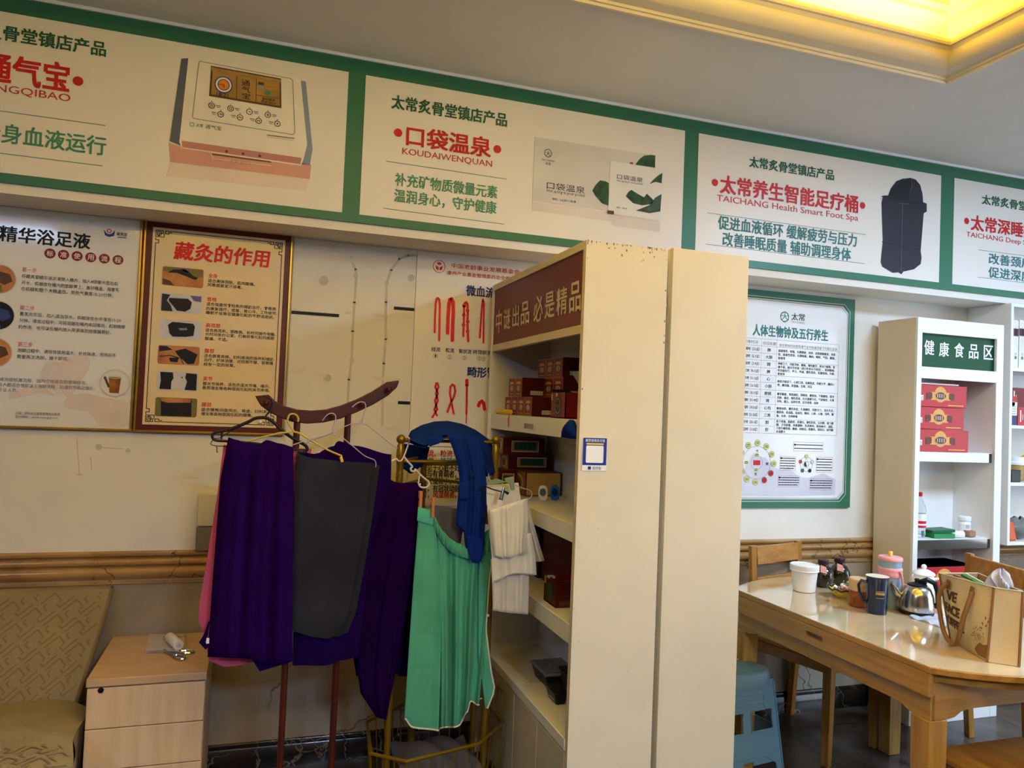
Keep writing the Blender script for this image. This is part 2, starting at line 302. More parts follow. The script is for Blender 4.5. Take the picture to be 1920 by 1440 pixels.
# right wall with the shop window
mb = MB()
for b in ((XR, XR+.1, YB, -2.4, 0, 3.2), (XR, XR+.1, 1.2, D, 0, 3.2), (XR, XR+.1, -2.4, 1.2, 0, .3), (XR, XR+.1, -2.4, 1.2, 2.6, 3.2)): mb.box(*b, 'wall_paint')
struct(mb.build('wall_right', flat=True))
mb = MB()
for y in (-2.4, -.63, 1.14): mb.box(XR+.02, XR+.08, y, y+.06, .3, 2.6, 'laminate_white')
for z in (.3, 2.54): mb.box(XR+.02, XR+.08, -2.4, 1.2, z, z+.06, 'laminate_white')
struct(mb.build('window_1', flat=True))
mb = MB()
for b in ((XL, TX0, YB, D, ZC, ZC+.04), (TX1, XR, YB, D, ZC, ZC+.04), (TX0, TX1, YB, TY0, ZC, ZC+.04), (TX0, TX1, TY1, D, ZC, ZC+.04)): mb.box(*b, 'ceiling_paint')
struct(mb.build('ceiling', flat=True))
def ring_profile(mb, prof, mn):          # profile (inset d, height z) swept round the tray opening
    n = len(prof); vs = []
    for d, z in prof: vs += [(TX0+d, TY0+d, z), (TX1-d, TY0+d, z), (TX1-d, TY1-d, z), (TX0+d, TY1-d, z)]
    fs = [(i*4+k, i*4+(k+1) % 4, (i+1)*4+(k+1) % 4, (i+1)*4+k) for i in range(n-1) for k in range(4)]
    mb.add(vs, fs, mn)
mb = MB()
cav = [(.034+.062*math.sin(math.radians(a)), 2.797+.055*(1-math.cos(math.radians(a)))) for a in range(0, 91, 10)]
ring_profile(mb, [(-.012, 2.80), (-.012, 2.786), (-.004, 2.780), (.006, 2.780), (.010, 2.788), (.018, 2.788), (.022, 2.796)]+cav+[(.100, 2.856), (.104, 2.864), (.114, 2.864), (.118, 2.872), (.118, 2.884), (.10, 2.886), (.09, 2.87), (-.13, 2.87)], 'moulding_paint')
struct(mb.build('trim_1', ang=25))
mb = MB()
ring_profile(mb, [(-.13, 2.86), (-.13, 2.985), (-.118, 2.99), (-.118, 3.0), (-.10, 3.004)]+[(-.10+.07*(1-math.cos(math.radians(a))), 3.004+.06*math.sin(math.radians(a))) for a in range(0, 91, 15)]+[(-.02, 3.068), (-.012, 3.078), (.02, 3.078), (.03, 3.092), (.05, 3.096)], 'tray_paint')
mb.box(TX0-.02, TX1+.02, TY0-.02, TY1+.02, 3.095, 3.12, 'tray_paint')
struct(mb.build('trim_2', ang=25))
# housings of the right-hand panel lamp and the two added fill lights
t = thing('panel_light', (3.35, 1.1, 2.798), 'square white ceiling panel light to the right of the recess', 'ceiling light')
MB().box(3.03, 3.67, .78, 1.42, 2.785, 2.799, 'laminate_white').build('housing', t)
t = thing('panel_light', (.9, -2.4, 2.798), 'square white housing of the added fill light at the back of the room', 'ceiling light')
MB().box(.58, 1.22, -2.72, -2.08, 2.785, 2.799, 'laminate_white').build('housing', t)
t = thing('panel_light', (-2.0, -1.0, 2.798), 'square white housing of the added fill light on the left of the room', 'ceiling light')
MB().box(-2.32, -1.68, -1.32, -.68, 2.785, 2.799, 'laminate_white').build('housing', t)
# bulkhead under the ceiling with its soffit
slab('trim_3', (XL, XR, 2.962, D, 2.118, ZC), 'soffit_paint')
slab('trim_7', (XL, XR, YF_-.006, 2.963, 2.7875, 2.7995), 'moulding_white')
# dado cap, marble lower wall, skirting
slab('trim_4', (XL, XR, D-.014, D, .1, .76), 'wall_marble')
prof = [(0, .738), (.016, .738), (.022, .741), (.022, .748), (.012, .750), (.014, .756), (.022, .764), (.028, .774), (.030, .784), (.026, .796), (.018, .801), (.010, .803), (.010, .807), (.020, .810), (.024, .818), (.022, .830), (.014, .835), (.010, .837), (.010, .841), (.022, .844), (.026, .848), (.026, .856), (.016, .861), (0, .861)]
mb = MB(); k = len(prof); mb.add([(X, D-d, z) for X in (XL, XR) for d, z in prof], [(i, i+1, k+i+1, k+i) for i in range(k-1)], 'dado_marble'); struct(mb.build('trim_5', ang=50))
prof = [(0, 0), (.022, 0), (.022, .082), (.017, .088), (.019, .098), (.014, .108), (0, .112)]
mb = MB(); k = len(prof); mb.add([(X, D-d, z) for X in (XL, XR) for d, z in prof], [(i, i+1, k+i+1, k+i) for i in range(k-1)], 'base_marble'); struct(mb.build('baseboard_front', ang=50))
# ================================================================== SIGNBOARD ALONG THE BULKHEAD
YF = 2.952
sg = thing('shop_signboard', (1.2, YF, 2.15), 'long green-bordered signboard of product panels running under the ceiling', 'sign')
MB().box(XL+.1, XR-.1, YF, YF+.009, 2.152, 2.786, 'green_print').build('backing', sg, flat=True)
Z1 = zoomer(0, 0, 2.909); Z2 = zoomer(640, 120, 2.909); Z3 = zoomer(1280, 220, 3.0)
PW = 1.415; PX = [-1.158, .323, 1.809, 3.312]
def panel(i, lab):
    mb = MB(); mb.box(PX[i], PX[i]+PW, YF-.0016, YF-.0002, 2.184, 2.731, 'panel_print')
    return mb, Sheet(mb, (0, YF-.0016, 0), (1, 0, 0), (0, 0, 1)), lab
def endpanel(q): o = q[0].build('panel', sg, flat=True); o['label'] = q[2]
# --- panel 1: the box-shaped device
q = panel(0, 'panel picturing a pink and white device with a screen'); S = q[1]
S.textp('太常炙骨堂镇店产品', Z1(-286, 128), Z1(578, 270), .052, 'ink_dkgreen', bold=.028)
S.textp('通气宝', Z1(-92, 352), Z1(377, 432), .098, 'ink_red', bold=.03)
for c in (Z1(426, 443), Z1(-140, 345)): S.disc(*S.p(*c), .0165, 'ink_red', 2)
S.textp('TONGQIBAO', Z1(-160, 460), Z1(385, 540), .030, 'ink_red', bold=.004)
for a, b in ((Z1(-250, 568), Z1(575, 685)), (Z1(-260, 790), Z1(558, 905))):
    pa, pb = S.p(*a), S.p(*b); S.line((pa[0], pb[1]), pb, .0025, 'ink_line')
S.textp('全身血液运行', Z1(-112, 705), Z1(578, 803), .066, 'ink_green', bold=.02)
P = lambda *a: S.pp([Z1(*x) for x in a])
S.poly(P((930, 885), (1690, 975), (1670, 1040), (905, 960)), 'pr_pinkpale', 1)
S.poly(P((990, 320), (1030, 318), (1000, 800), (925, 770)), 'pr_slate', 2)
S.poly(P((1630, 438), (1668, 445), (1705, 815), (1690, 900), (1640, 895)), 'pr_slate2', 2)
S.poly(P((920, 778), (985, 800), (1640, 890), (1697, 900), (1690, 977), (930, 883)), 'pr_pink', 2)
S.poly(P((1028, 315), (1045, 312), (1625, 422), (1640, 434), (1675, 790), (1655, 872), (1640, 905), (990, 808), (978, 775)), 'pr_cream', 3)
S.poly(P((992, 768), (1645, 862), (1638, 897), (995, 804)), 'pr_pink2', 4)
for c in ((1236, 827), (1326, 840), (1416, 852)): S.disc(*S.p(*Z1(*c)), .005, 'pr_brown', 5)
S.path(P((1152, 842), (1160, 868), (1477, 905)), .003, 'pr_pinkpale', 5); S.path(P((1160, 842), (1477, 885)), .004, 'pr_brown', 5)
S.textp('太常 通气宝', Z1(1255, 880), Z1(1372, 893), .011, 'pr_pink2', 5)
S.path(P((1092, 335), (1585, 430), (1597, 440), (1608, 725), (1595, 735), (1060, 648), (1050, 638), (1085, 345), (1092, 335)), .0022, 'ink_grey', 4)
S.poly(P((1152, 360), (1533, 430), (1535, 592), (1140, 525)), 'pr_brown', 4); S.poly(P((1160, 385), (1525, 450), (1526, 580), (1152, 516)), 'pr_tan', 5)
S.poly(P((1155, 368), (1530, 436), (1530, 452), (1155, 386)), 'pr_tan', 5)
S.disc(*S.p(*Z1(1220, 465)), .031, 'pr_blue', 6); S.ring(*S.p(*Z1(1220, 465)), .027, .006, 'pr_cream', 7); S.disc(*S.p(*Z1(1220, 465)), .018, 'pr_orange', 7)
S.path(P((1190, 462), (1222, 466), (1222, 480)), .003, 'ink_red', 8)
for z in (P((1293, 415), (1290, 540)), P((1398, 432), (1396, 560)), P((1398, 520), (1528, 540))): S.line(z[0], z[1], .002, 'pr_brown', 6)
for i, ch in enumerate('通气宝'): S.textp(ch, Z1(1318+i, 452+36*i), Z1(1364+i, 458+36*i), .022, 'ink_black', 7, .004)
S.textp('18:21', Z1(1182, 512), Z1(1246, 524), .012, 'ink_black', 7)
for c, w in (((1424, 458), 'pr_brown'), ((1424, 477), 'pr_slate2')): a = S.p(*Z1(*c)); S.rect(a[0]-.010, a[1]-.005, a[0]+.010, a[1]+.005, w, 7)
S.disc(*S.p(*Z1(1461, 508)), .0095, 'ink_green', 7)
S.textp('直饮使用', Z1(1430, 540), Z1(1498, 550), .011, 'ink_black', 7); S.textp('热水100ml', Z1(1424, 556), Z1(1505, 566), .010, 'ink_black', 7)
for a, b in (((1450, 464), (1510, 470)), ((1450, 482), (1510, 490))): S.line(S.p(*Z1(*a)), S.p(*Z1(*b)), .004, 'pr_orange', 7)
for n, c in enumerate(((1155, 577), (1258, 593), (1361, 611), (1461, 628), (1204, 625), (1309, 642), (1411, 660), (1513, 676))):
    u, v = S.p(*Z1(*c)); S.ring(u, v, .0112, .0024, 'ink_black', 5); S.disc(u, v+.0150, .0018, 'ink_black', 5)
    if n == 2: S.line((u-.004, v), (u+.004, v), .002, 'ink_black', 5)
    elif n == 3: S.line((u-.005, v), (u+.005, v), .002, 'ink_black', 5); S.line((u, v-.005), (u, v+.005), .002, 'ink_black', 6)
    elif n == 6: S.poly([(u-.005, v-.004), (u, v), (u-.005, v+.004)], 'ink_black', 5); S.line((u+.003, v-.003), (u+.003, v+.003), .002, 'ink_black', 5)
    elif n in (0, 1): S.ring(u, v, .005, .0018, 'ink_black', 5)
    elif n == 7: S.disc(u, v, .003, 'ink_black', 5)
    else: S.path([(u-.006, v-.002), (u-.001, v+.003), (u+.002, v-.002), (u+.006, v+.002)], .002, 'ink_black', 5)
    sx = .016 if n < 4 else -.030
    S.line((u+sx, v+.003), (u+sx+.014, v+.003), .003, 'ink_grey', 5); S.line((u+sx+.002, v-.003), (u+sx+.013, v-.003), .002, 'ink_grey', 5)
S.textp('太常', Z1(1070, 682), Z1(1108, 688), .012, 'ink_green', 5); S.ring(*S.p(*Z1(1048, 680)), .008, .0018, 'ink_green', 5); S.textp('通气宝', Z1(1120, 691), Z1(1208, 702), .016, 'ink_green', 5)
S.line(S.p(*Z1(1458, 738)), S.p(*Z1(1604, 756)), .004, 'ink_grey', 5); S.line(S.p(*Z1(1458, 748)), S.p(*Z1(1604, 768)), .001, 'ink_grey', 5)
endpanel(q)
# --- panel 2: pocket hot spring
q = panel(1, 'panel picturing a grey carton and a white sachet with green hills'); S = q[1]; P = lambda *a: S.pp([Z2(*x) for x in a])
S.textp('太常炙骨堂镇店产品', Z2(275, 207), Z2(903, 305), .055, 'ink_dkgreen', bold=.028)
S.textp('口袋温泉', Z2(357, 393), Z2(815, 455), .080, 'ink_red', bold=.03)
for c in ((310, 375), (851, 465)): S.disc(*S.p(*Z2(*c)), .0165, 'ink_red', 2)
S.textp('KOUDAIWENQUAN', Z2(333, 477), Z2(822, 548), .029, 'ink_red', bold=.004)
for a, b in (((245, 530), (902, 628)), ((230, 787), (887, 874))): S.line(S.p(*Z2(*a)), S.p(*Z2(*b)), .0025, 'ink_line')
S.textp('补充矿物质微量元素', Z2(293, 630), Z2(850, 698), .051, 'ink_green', bold=.02)
S.textp('温润身心，守护健康', Z2(290, 715), Z2(845, 788), .052, 'ink_green', bold=.02)
S.poly(P((1042, 752), (1700, 838), (1696, 890), (1040, 800)), 'pr_pale', 1)
S.poly(P((1055, 397), (1712, 500), (1700, 830), (1042, 747)), 'pr_grey', 2)
S.ring(*S.p(*Z2(1127, 487)), .0175, .003, 'ink_dkgreen', 3); S.textp('大', Z2(1112, 487), Z2(1142, 491), .022, 'ink_dkgreen', 3)
S.textp('TAI CHANG', Z2(1090, 521), Z2(1162, 531), .007, 'ink_black', 3, 0); S.textp('太常', Z2(1112, 541), Z2(1140, 546), .012, 'ink_black', 3)
S.textp('口袋温泉', Z2(1120, 661), Z2(1328, 690), .030, 'ink_black', 3, .004); S.textp('Hot spring in your pocket', Z2(1120, 690), Z2(1328, 722), .017, 'ink_black', 3, 0)
S.textp('规格：20g/袋×12袋/盒', Z2(1150, 737), Z2(1280, 753), .011, 'ink_black', 3, 0)
S.poly(P((1602, 550), (1625, 520), (1650, 500), (1690, 496), (1712, 500), (1710, 568)), 'pr_mtn', 3)
S.poly(P((1368, 690), (1385, 662), (1410, 635), (1440, 640), (1458, 650), (1458, 775), (1420, 760), (1385, 720)), 'pr_mtn', 3)
a, b = S.p(*Z2(1573, 535)), S.p(*Z2(1590, 552)); S.rect(a[0], b[1], b[0], a[1], 'ink_red', 3)
S.poly(P((1455, 825), (1738, 862), (1735, 915), (1480, 880)), 'pr_pale', 1.5)
S.poly(P((1468, 530), (1762, 575), (1738, 858), (1453, 815)), 'pr_grey2', 4)
S.textp('口袋温泉', Z2(1502, 614), Z2(1643, 634), .021, 'ink_black', 5, .004); S.textp('Hot spring in your pocket', Z2(1502, 637), Z2(1643, 658), .011, 'ink_black', 5, 0)
S.poly(P((1550, 722), (1563, 700), (1580, 687), (1600, 700), (1625, 715), (1650, 728), (1665, 708), (1690, 732), (1700, 742), (1695, 764), (1640, 772), (1590, 760)), 'pr_mtn', 5)
S.poly(P((1605, 800), (1640, 786), (1680, 770), (1710, 730), (1745, 710), (1738, 805), (1680, 815)), 'pr_mtn2', 5)
S.poly(P((1680, 655), (1700, 632), (1725, 610), (1750, 595), (1745, 652), (1712, 644)), 'pr_mtn', 5)
S.textp('规格：20g/袋', Z2(1498, 783), Z2(1558, 790), .008, 'ink_black', 5, 0)
a, b = S.p(*Z2(1450, 803)), S.p(*Z2(1485, 822)); S.rect(a[0], b[1], b[0], a[1]+.004, 'pr_brown', 5)
endpanel(q)
# --- panel 3: foot bath bucket
q = panel(2, 'panel picturing a dark foot bath bucket'); S = q[1]; P = lambda *a: S.pp([Z3(*x) for x in a])
S.textp('太常炙骨堂镇店产品', Z3(375, 250), Z3(850, 325), .050, 'ink_dkgreen', bold=.028)
S.textp('太常养生智能足疗桶', Z3(212, 380), Z3(985, 485), .083, 'ink_red', bold=.03)
for c in ((181, 367), (1011, 496)): S.disc(*S.p(*Z3(*c)), .0165, 'ink_red', 2)
S.textp('TAICHANG Health Smart Foot Spa', Z3(192, 460), Z3(987, 570), .038, 'ink_red', bold=.0)
for a, b in (((137, 537), (1030, 660)), ((130, 713), (1023, 823))): S.line(S.p(*Z3(*a)), S.p(*Z3(*b)), .0022, 'ink_line')
S.textp('促进血液循环 缓解疲劳与压力', Z3(200, 592), Z3(978, 692), .062, 'ink_teal', bold=.02)
S.textp('改善睡眠质量 辅助调理身体', Z3(225, 687), Z3(945, 770), .062, 'ink_teal', bold=.02)
S.poly(P((1155, 440), (1170, 400), (1200, 360), (1235, 346), (1280, 341), (1310, 350), (1335, 380), (1348, 430), (1352, 478), (1372, 485), (1372, 530), (1355, 540), (1338, 750), (1343, 790), (1338, 825), (1300, 855), (1240, 868), (1230, 883), (1212, 872), (1180, 875), (1122, 840), (1113, 815), (1125, 700), (1118, 480), (1128, 440)), 'pr_char', 2)
S.poly(P((1225, 362), (1262, 346), (1285, 370), (1275, 420), (1268, 470), (1222, 462), (1160, 440), (1180, 400)), 'pr_char3', 3)
S.path(P((1285, 350), (1288, 385), (1278, 420)), .004, 'pr_char2', 4); S.path(P((1120, 445), (1225, 465), (1250, 485), (1350, 482)), .005, 'pr_char3', 3); S.path(P((1235, 490), (1228, 865)), .004, 'pr_char2', 3); S.path(P((1215, 485), (1270, 487)), .004, 'pr_char2', 4)
S.path(P((1120, 700), (1335, 745)), .003, 'pr_char3', 3)
endpanel(q)
# --- panel 4: sleep product, cut by the frame
q = panel(3, 'panel cut off by the right edge of the photo'); S = q[1]; P = lambda *a: S.pp([Z3(*x) for x in a])
S.textp('太常炙骨堂镇店产品', Z3(1683, 463), Z3(2130, 531), .050, 'ink_dkgreen', bold=.028)
S.textp('太常深睡按', Z3(1622, 590), Z3(1985, 646), .078, 'ink_red', bold=.03); S.disc(*S.p(*Z3(1597, 583)), .0165, 'ink_red', 2)
S.textp('TAICHANG Deep Sleep', Z3(1595, 662), Z3(1995, 717), .034, 'ink_red', bold=.0)
for a, b in (((1662, 745), (2250, 822)), ((1658, 898), (2250, 972))): S.line(S.p(*Z3(*a)), S.p(*Z3(*b)), .0022, 'ink_line')
S.textp('改善颈肩健', Z3(1722, 793), Z3(2022, 832), .056, 'ink_teal', bold=.02); S.textp('促进深度睡', Z3(1720, 870), Z3(2020, 906), .056, 'ink_teal', bold=.02)
endpanel(q)
# ================================================================== POSTERS ON THE WALL
def framed(name, x0, x1, z0, z1, label, paper):
    t = thing(name, ((x0+x1)/2, D, z0), label, 'poster'); y0 = D-.022; w = .009
    mb = MB(); mb.box(x0, x1, y0, D-.001, z0, z0+w, 'gold_frame').box(x0, x1, y0, D-.001, z1-w, z1, 'gold_frame').box(x0, x0+w, y0, D-.001, z0+w, z1-w, 'gold_frame').box(x1-w, x1, y0, D-.001, z0+w, z1-w, 'gold_frame')
    mb.build('frame', t, bevel=.002)
    mb = MB(); mb.box(x0+w, x1-w, D-.017, D-.002, z0+w, z1-w, paper)
    return t, mb, Sheet(mb, (0, D-.017, 0), (1, 0, 0), (0, 0, 1))
ZP = zoomer(0, 380, 3.2)
# --- foot bath liquid poster
t, mb, S = framed('framed_poster', -1.27, -.461, 1.314, 2.126, 'white gold-framed poster of foot bath steps at the left edge', 'paper_white'); P = lambda *a: S.pp([ZP(*x) for x in a])
S.textp('藏奥堂精华浴足液', ZP(-350, 152), ZP(541, 232), .056, 'ink_black', bold=.028)
for i, ch in enumerate('标准使用流程'):
    u, v = S.p(*ZP(300+81.6*i, 305+7.8*i)); S.disc(u, v, .0185, 'ink_maroon', 1); S.text(ch, u-.0105, v-.0105, u+.0105, v+.0105, 'ink_white', 2, .012)
S.poly(P((622, 160), (640, 185), (655, 190), (672, 185), (692, 165), (685, 200), (655, 206), (630, 196)), 'pr_blue', 1); S.ring(*S.p(*ZP(656, 170)), .008, .003, 'ink_bright', 2); S.textp('藏奥堂', ZP(700, 186), ZP(762, 193), .013, 'ink_black')
S.line(S.p(*ZP(708, 208)), S.p(*ZP(755, 211)), .005, 'pr_slate2', 1)
def lines(rows, h, mn='ink_black', bold=.006):
    for s_, a, b in rows: S.textp(s_, ZP(*a), ZP(*b), h, mn, 2, bold, 1)
lines((('第一步', (133, 402), (222, 406)), ('第二步', (120, 630), (208, 634)), ('第三步', (107, 850), (196, 852))), .018, 'ink_pink')
lines((('将藏奥堂精华浴足液倒入桶内，加入8磅暖水壶左右', (131, 443), (708, 484)), ('开水，将脚放在桶内的垫脚凳上，盖好桶盖，用厚毛', (130, 483), (716, 522)), ('巾将腿和整个木桶盖住。用热气熏蒸15-20分钟。', (128, 518), (680, 556)),
       ('熏蒸完毕后，加入适当凉水，将脚放在水中浸泡15-20', (120, 668), (726, 706)), ('分钟。浸泡过程中，可将双脚在桶内来回搓动，起到按摩', (117, 706), (752, 746)), ('的作用。也可以在桶内放入带滚珠的按摩器更好。', (113, 744), (668, 780)),
       ('泡脚过程中，请徐徐饮用温水，补充体液。泡完后不', (105, 886), (697, 916)), ('需要再次洗脚，擦干即可。', (103, 922), (412, 940))), .0148)
lines((('足液泡脚标准流程，因为个体差异的客观存在。', (-30, 1060), (525, 1080)), ('有人都适合使用以上泡脚流程，如遇到不确定情形，', (-10, 1092), (570, 1114)), ('专业人员。', (-10, 1122), (108, 1126))), .0145, 'ink_grey')
lines((('扫描二维码关注藏奥堂微信公众号', (93, 1262), (360, 1270)), ('官方网站：www.sczangygl.com', (93, 1285), (348, 1291))), .0115, 'ink_grey')
S.poly(P((250, 1000), (275, 960), (330, 950), (360, 960), (400, 930), (470, 915), (530, 925), (545, 960), (530, 1010), (500, 1050), (470, 1110), (430, 1150), (410, 1170), (380, 1150), (350, 1160), (330, 1130), (300, 1120), (270, 1085), (240, 1060)), 'pr_hand', 1)
S.poly(P((385, 1190), (430, 1150), (520, 1145), (600, 1165), (700, 1180), (790, 1200), (785, 1340), (690, 1350), (600, 1345), (560, 1290), (520, 1250), (440, 1240), (385, 1220)), 'pr_hand', 1)
S.poly(P((50, 1150), (130, 1120), (230, 1085), (310, 1135), (330, 1160), (240, 1140), (150, 1160), (60, 1180)), 'pr_hand', 1)
u, v = S.p(*ZP(690, 1082)); S.disc(u, v, .050, 'paper_white', 1); S.disc(u, v, .047, 'pr_grey2', 2); S.poly([(u-.022, v+.022), (u+.02, v+.022), (u+.015, v-.038), (u-.017, v-.038)], 'pr_tea', 3); S.ring(u-.001, v+.022, .021, .002, 'pr_grey', 4, ry=.006); S.line((u-.035, v+.02), (u-.02, v-.015), .008, 'pr_brown', 3); S.ring(u, v, .052, .004, 'ink_lav', 4)
for c, m1 in (((20, 460), 'pr_skin'), ((10, 678), 'pr_blue'), ((-5, 900), 'pr_skin')):
    u, v = S.p(*ZP(*c)); S.disc(u-.012, v, .054, 'ink_lav', 1); S.disc(u-.012, v, .051, 'pr_char3' if m1 == 'pr_blue' else m1, 2)
    S.poly([(u-.02, v+.03), (u+.02, v+.02), (u+.03, v-.005), (u+.005, v-.02), (u-.03, v-.005)], m1 if m1 == 'pr_blue' else 'pr_brown', 3)
    S.poly([(u-.04, v-.03), (u-.005, v-.02), (u+.0, v-.045), (u-.02, v-.049)], 'pr_olive' if m1 == 'pr_skin' else 'pr_slate', 4)
mb.build('sheet', t, flat=True)
# --- moxibustion poster
t, mb, S = framed('framed_poster', -.457, .089, 1.312, 2.128, 'cream gold-framed poster with six photos and dark red border above the coat stand', 'frame_maroon'); P = lambda *a: S.pp([ZP(*x) for x in a])
S.rect(-.457+.03, 1.312+.03, .089-.03, 2.128-.03, 'paper_cream', 1)
u0, v0, u1, v1 = -.457+.040, 1.312+.040, .089-.040, 2.128-.040; w = .0028
S.frame(u0+.034, v0, u1-.034, v0+w, w/2, 'ink_black', 2); S.frame(u0+.034, v1-w, u1-.034, v1, w/2, 'ink_black', 2); S.frame(u0, v0+.05, u0+w, v1-.05, w/2, 'ink_black', 2); S.frame(u1-w, v0+.05, u1, v1-.05, w/2, 'ink_black', 2)
for cu, cv, sx, sy in ((u0, v0, 1, 1), (u1, v0, -1, 1), (u0, v1, 1, -1), (u1, v1, -1, -1)):
    F = lambda *pts: S.path([(cu+sx*a*.001, cv+sy*b*.001) for a, b in pts], .0028, 'ink_black', 2)
    F((34, 1), (34, 12), (46, 12), (46, 7), (58, 7)); F((1, 50), (12, 50), (12, 38), (1, 38), (1, 30)); F((26, 12), (26, 1), (1, 1), (1, 26), (12, 26), (12, 12), (26, 12)); F((12, 19), (19, 19), (19, 6), (6, 6), (6, 19), (19, 26), (30, 26), (30, 12))
S.textp('藏灸的作用', ZP(1045, 285), ZP(1610, 338), .068, 'ink_bright', bold=.034, shear=.08)
lines((('全身', (1250, 437), (1305, 441)), ('脊椎', (1242, 579), (1300, 583)), ('肩颈部', (1235, 735), (1322, 739)), ('腹部', (1227, 888), (1285, 891)), ('关节', (1218, 1055), (1275, 1057)), ('腰部', (1210, 1210), (1268, 1212))), .0172, 'ink_bright', .016)
lines((('适合美体润肤、肌肉酸痛。', (1248, 468), (1530, 490)), ('风寒感冒发汗排毒。', (1245, 493), (1455, 508)),
       ('适合强直性脊柱炎的辅助治疗。脊椎病', (1240, 608), (1655, 638)), ('的康复理疗，感冒、胃心冷、工作疲劳、', (1238, 635), (1665, 665)), ('睡眠不佳等亚健康引起的不舒适症状。', (1237, 659), (1645, 688)),
       ('适合肩周炎、颈椎病、长时间操作电脑、', (1233, 765), (1655, 790)), ('长时间坐办公室、打麻将等引起的肩颈', (1232, 790), (1645, 812)), ('酸痛、不适。', (1230, 815), (1365, 822)),
       ('适合肠胃疾病、妇科疾病的保养和辅助', (1225, 918), (1640, 940)), ('治疗、纤体消瘦、对经期不顺、宫寒痛', (1224, 943), (1638, 963)), ('经有一定的效果。', (1222, 968), (1410, 978)),
       ('膝关节保养，适合风湿关节痛、痛风、', (1217, 1085), (1620, 1103)), ('骨质增生等各种原因引起的关节疼痛。', (1215, 1109), (1620, 1128)),
       ('适合腰椎间盘突出、肾虚、妇科炎症、', (1208, 1240), (1640, 1256)), ('增生等各种原因引起的腰痛。', (1207, 1265), (1515, 1277))), .0135, 'ink_black', .014)
for n, c in enumerate(((1098, 447), (1089, 605), (1082, 761), (1073, 916), (1066, 1071), (1057, 1228))):
    u, v = S.p(*ZP(*c)); a, b = .074, .0365; base = ('pr_skin', 'pr_lilac', 'pr_lilac', 'pr_skin', 'pr_lilac', 'pr_olive')[n]
    S.rrect(u-a, v-b, u+a, v+b, .008, base, 2)
    G = lambda mn, k, *pts: S.poly([(u+x*a, v+y*b) for x, y in pts], mn, k+1.5)
    if n == 0:
        G('pr_olive', 2, (-.95, .5), (-.95, .95), (.95, .95), (.95, .1), (.3, .15), (-.3, .5)); G('pr_char3', 3, (-.75, .35), (-.5, .7), (.1, .85), (.5, .2), (.75, .05), (.6, -.2), (.1, .15), (-.3, .4)); G('pr_purple', 3, (-.1, .9), (.3, .9), (.3, .5), (0, .6)); G('pr_brown', 2, (-.95, -.9), (-.4, -.95), (-.6, -.5), (-.95, -.3))
    elif n == 1:
        G('pr_char3', 2, (-.6, .5), (.3, .55), (.5, .2), (.45, -.5), (.2, -.85), (-.2, -.8), (-.4, -.3), (-.62, .2)); G('pr_char', 2, (-.95, -.9), (-.95, .9), (-.55, .85), (-.7, .2), (-.5, -.3), (-.4, -.9)); G('pr_purple', 2, (.4, .9), (.95, .9), (.95, .3), (.6, .35))
    elif n == 2:
        G('pr_char3', 2, (-.6, .4), (-.4, .75), (.6, .7), (.7, .4), (.65, -.6), (.3, -.75), (-.35, -.8), (-.5, -.5)); G('pr_slate2', 3, (-.1, .1), (.3, .2), (.35, 0), (.0, -.1)); G('pr_skin2', 2, (-.9, .95), (.9, .95), (.7, .8), (-.6, .82))
    elif n == 3:
        G('pr_char3', 2, (-.2, .45), (.3, .75), (.9, .2), (.75, -.8), (.45, -.9), (-.05, 0)); G('pr_char', 2, (-.95, .9), (-.6, .9), (-.3, .55), (-.95, .3)); G('pr_char3', 2, (-.45, -.3), (0, -.25), (-.05, -.75), (-.4, -.7)); S.path([(u-.9*a, v-.2*b), (u-.4*a, v-.05*b), (u+.1*a, v-.3*b), (u+.25*a, v-.9*b)], .003, 'pr_char', 5.5)
    elif n == 4:
        G('pr_char3', 2, (-.85, .9), (-.25, .9), (-.2, .3), (-.3, -.1), (-.3, -.9), (-.85, -.9), (-.8, 0)); G('pr_char3', 2, (.4, .9), (.92, .85), (.92, -.9), (.35, -.9), (.45, 0), (.35, .4)); S.disc(u+.2*a, v+.4*b, .003, 'pr_char', 3)
    else:
        G('pr_char3', 2, (-.75, .9), (.72, .92), (.75, -.92), (-.7, -.92)); G('pr_skin', 3, (-.75, .95), (.7, .95), (.68, .55), (.2, .5), (-.4, .45), (-.72, .6))
mb.build('sheet', t, flat=True)
# --- blood flow poster (unframed sheet), partly behind the shelf unit
ZC_ = zoomer(540, 440, 3.31); ZR = zoomer(680, 770, 5.538)
mb = MB(); mb.box(.600, 1.16, D-.008, D-.001, onY(800, 948, D).z, 2.113, 'paper_poster'); S = Sheet(mb, (0, D-.008, 0), (1, 0, 0), (0, 0, 1))
u, v = S.p(*ZC_(938, 197)); S.ring(u, v, .0275, .0028, 'ink_red'); S.disc(u, v+.012, .009, 'ink_red', 2, ry=.006); S.poly([(u-.016, v+.004), (u-.003, v-.003), (u-.003, v-.018), (u-.013, v-.012)], 'ink_red', 2); S.poly([(u+.016, v+.004), (u+.003, v-.003), (u+.003, v-.018), (u+.013, v-.012)], 'ink_red', 2)
S.textp('中国老龄事业发展基金会', ZC_(1015, 190), ZC_(1438, 234), .021, 'ink_red', bold=.01); S.textp('康养产业基金管理委员会全面合作', ZC_(988, 234), ZC_(1434, 280), .018, 'ink_red', bold=.01)
S.textp('微血流', ZC_(1107, 344), ZC_(1282, 364), .046, 'ink_navy', bold=.028); S.textp('畸形管', ZC_(1115, 851), ZC_(1290, 859), .045, 'ink_navy', bold=.028)
C = lambda *a: S.pp([ZC_(*x) for x in a])
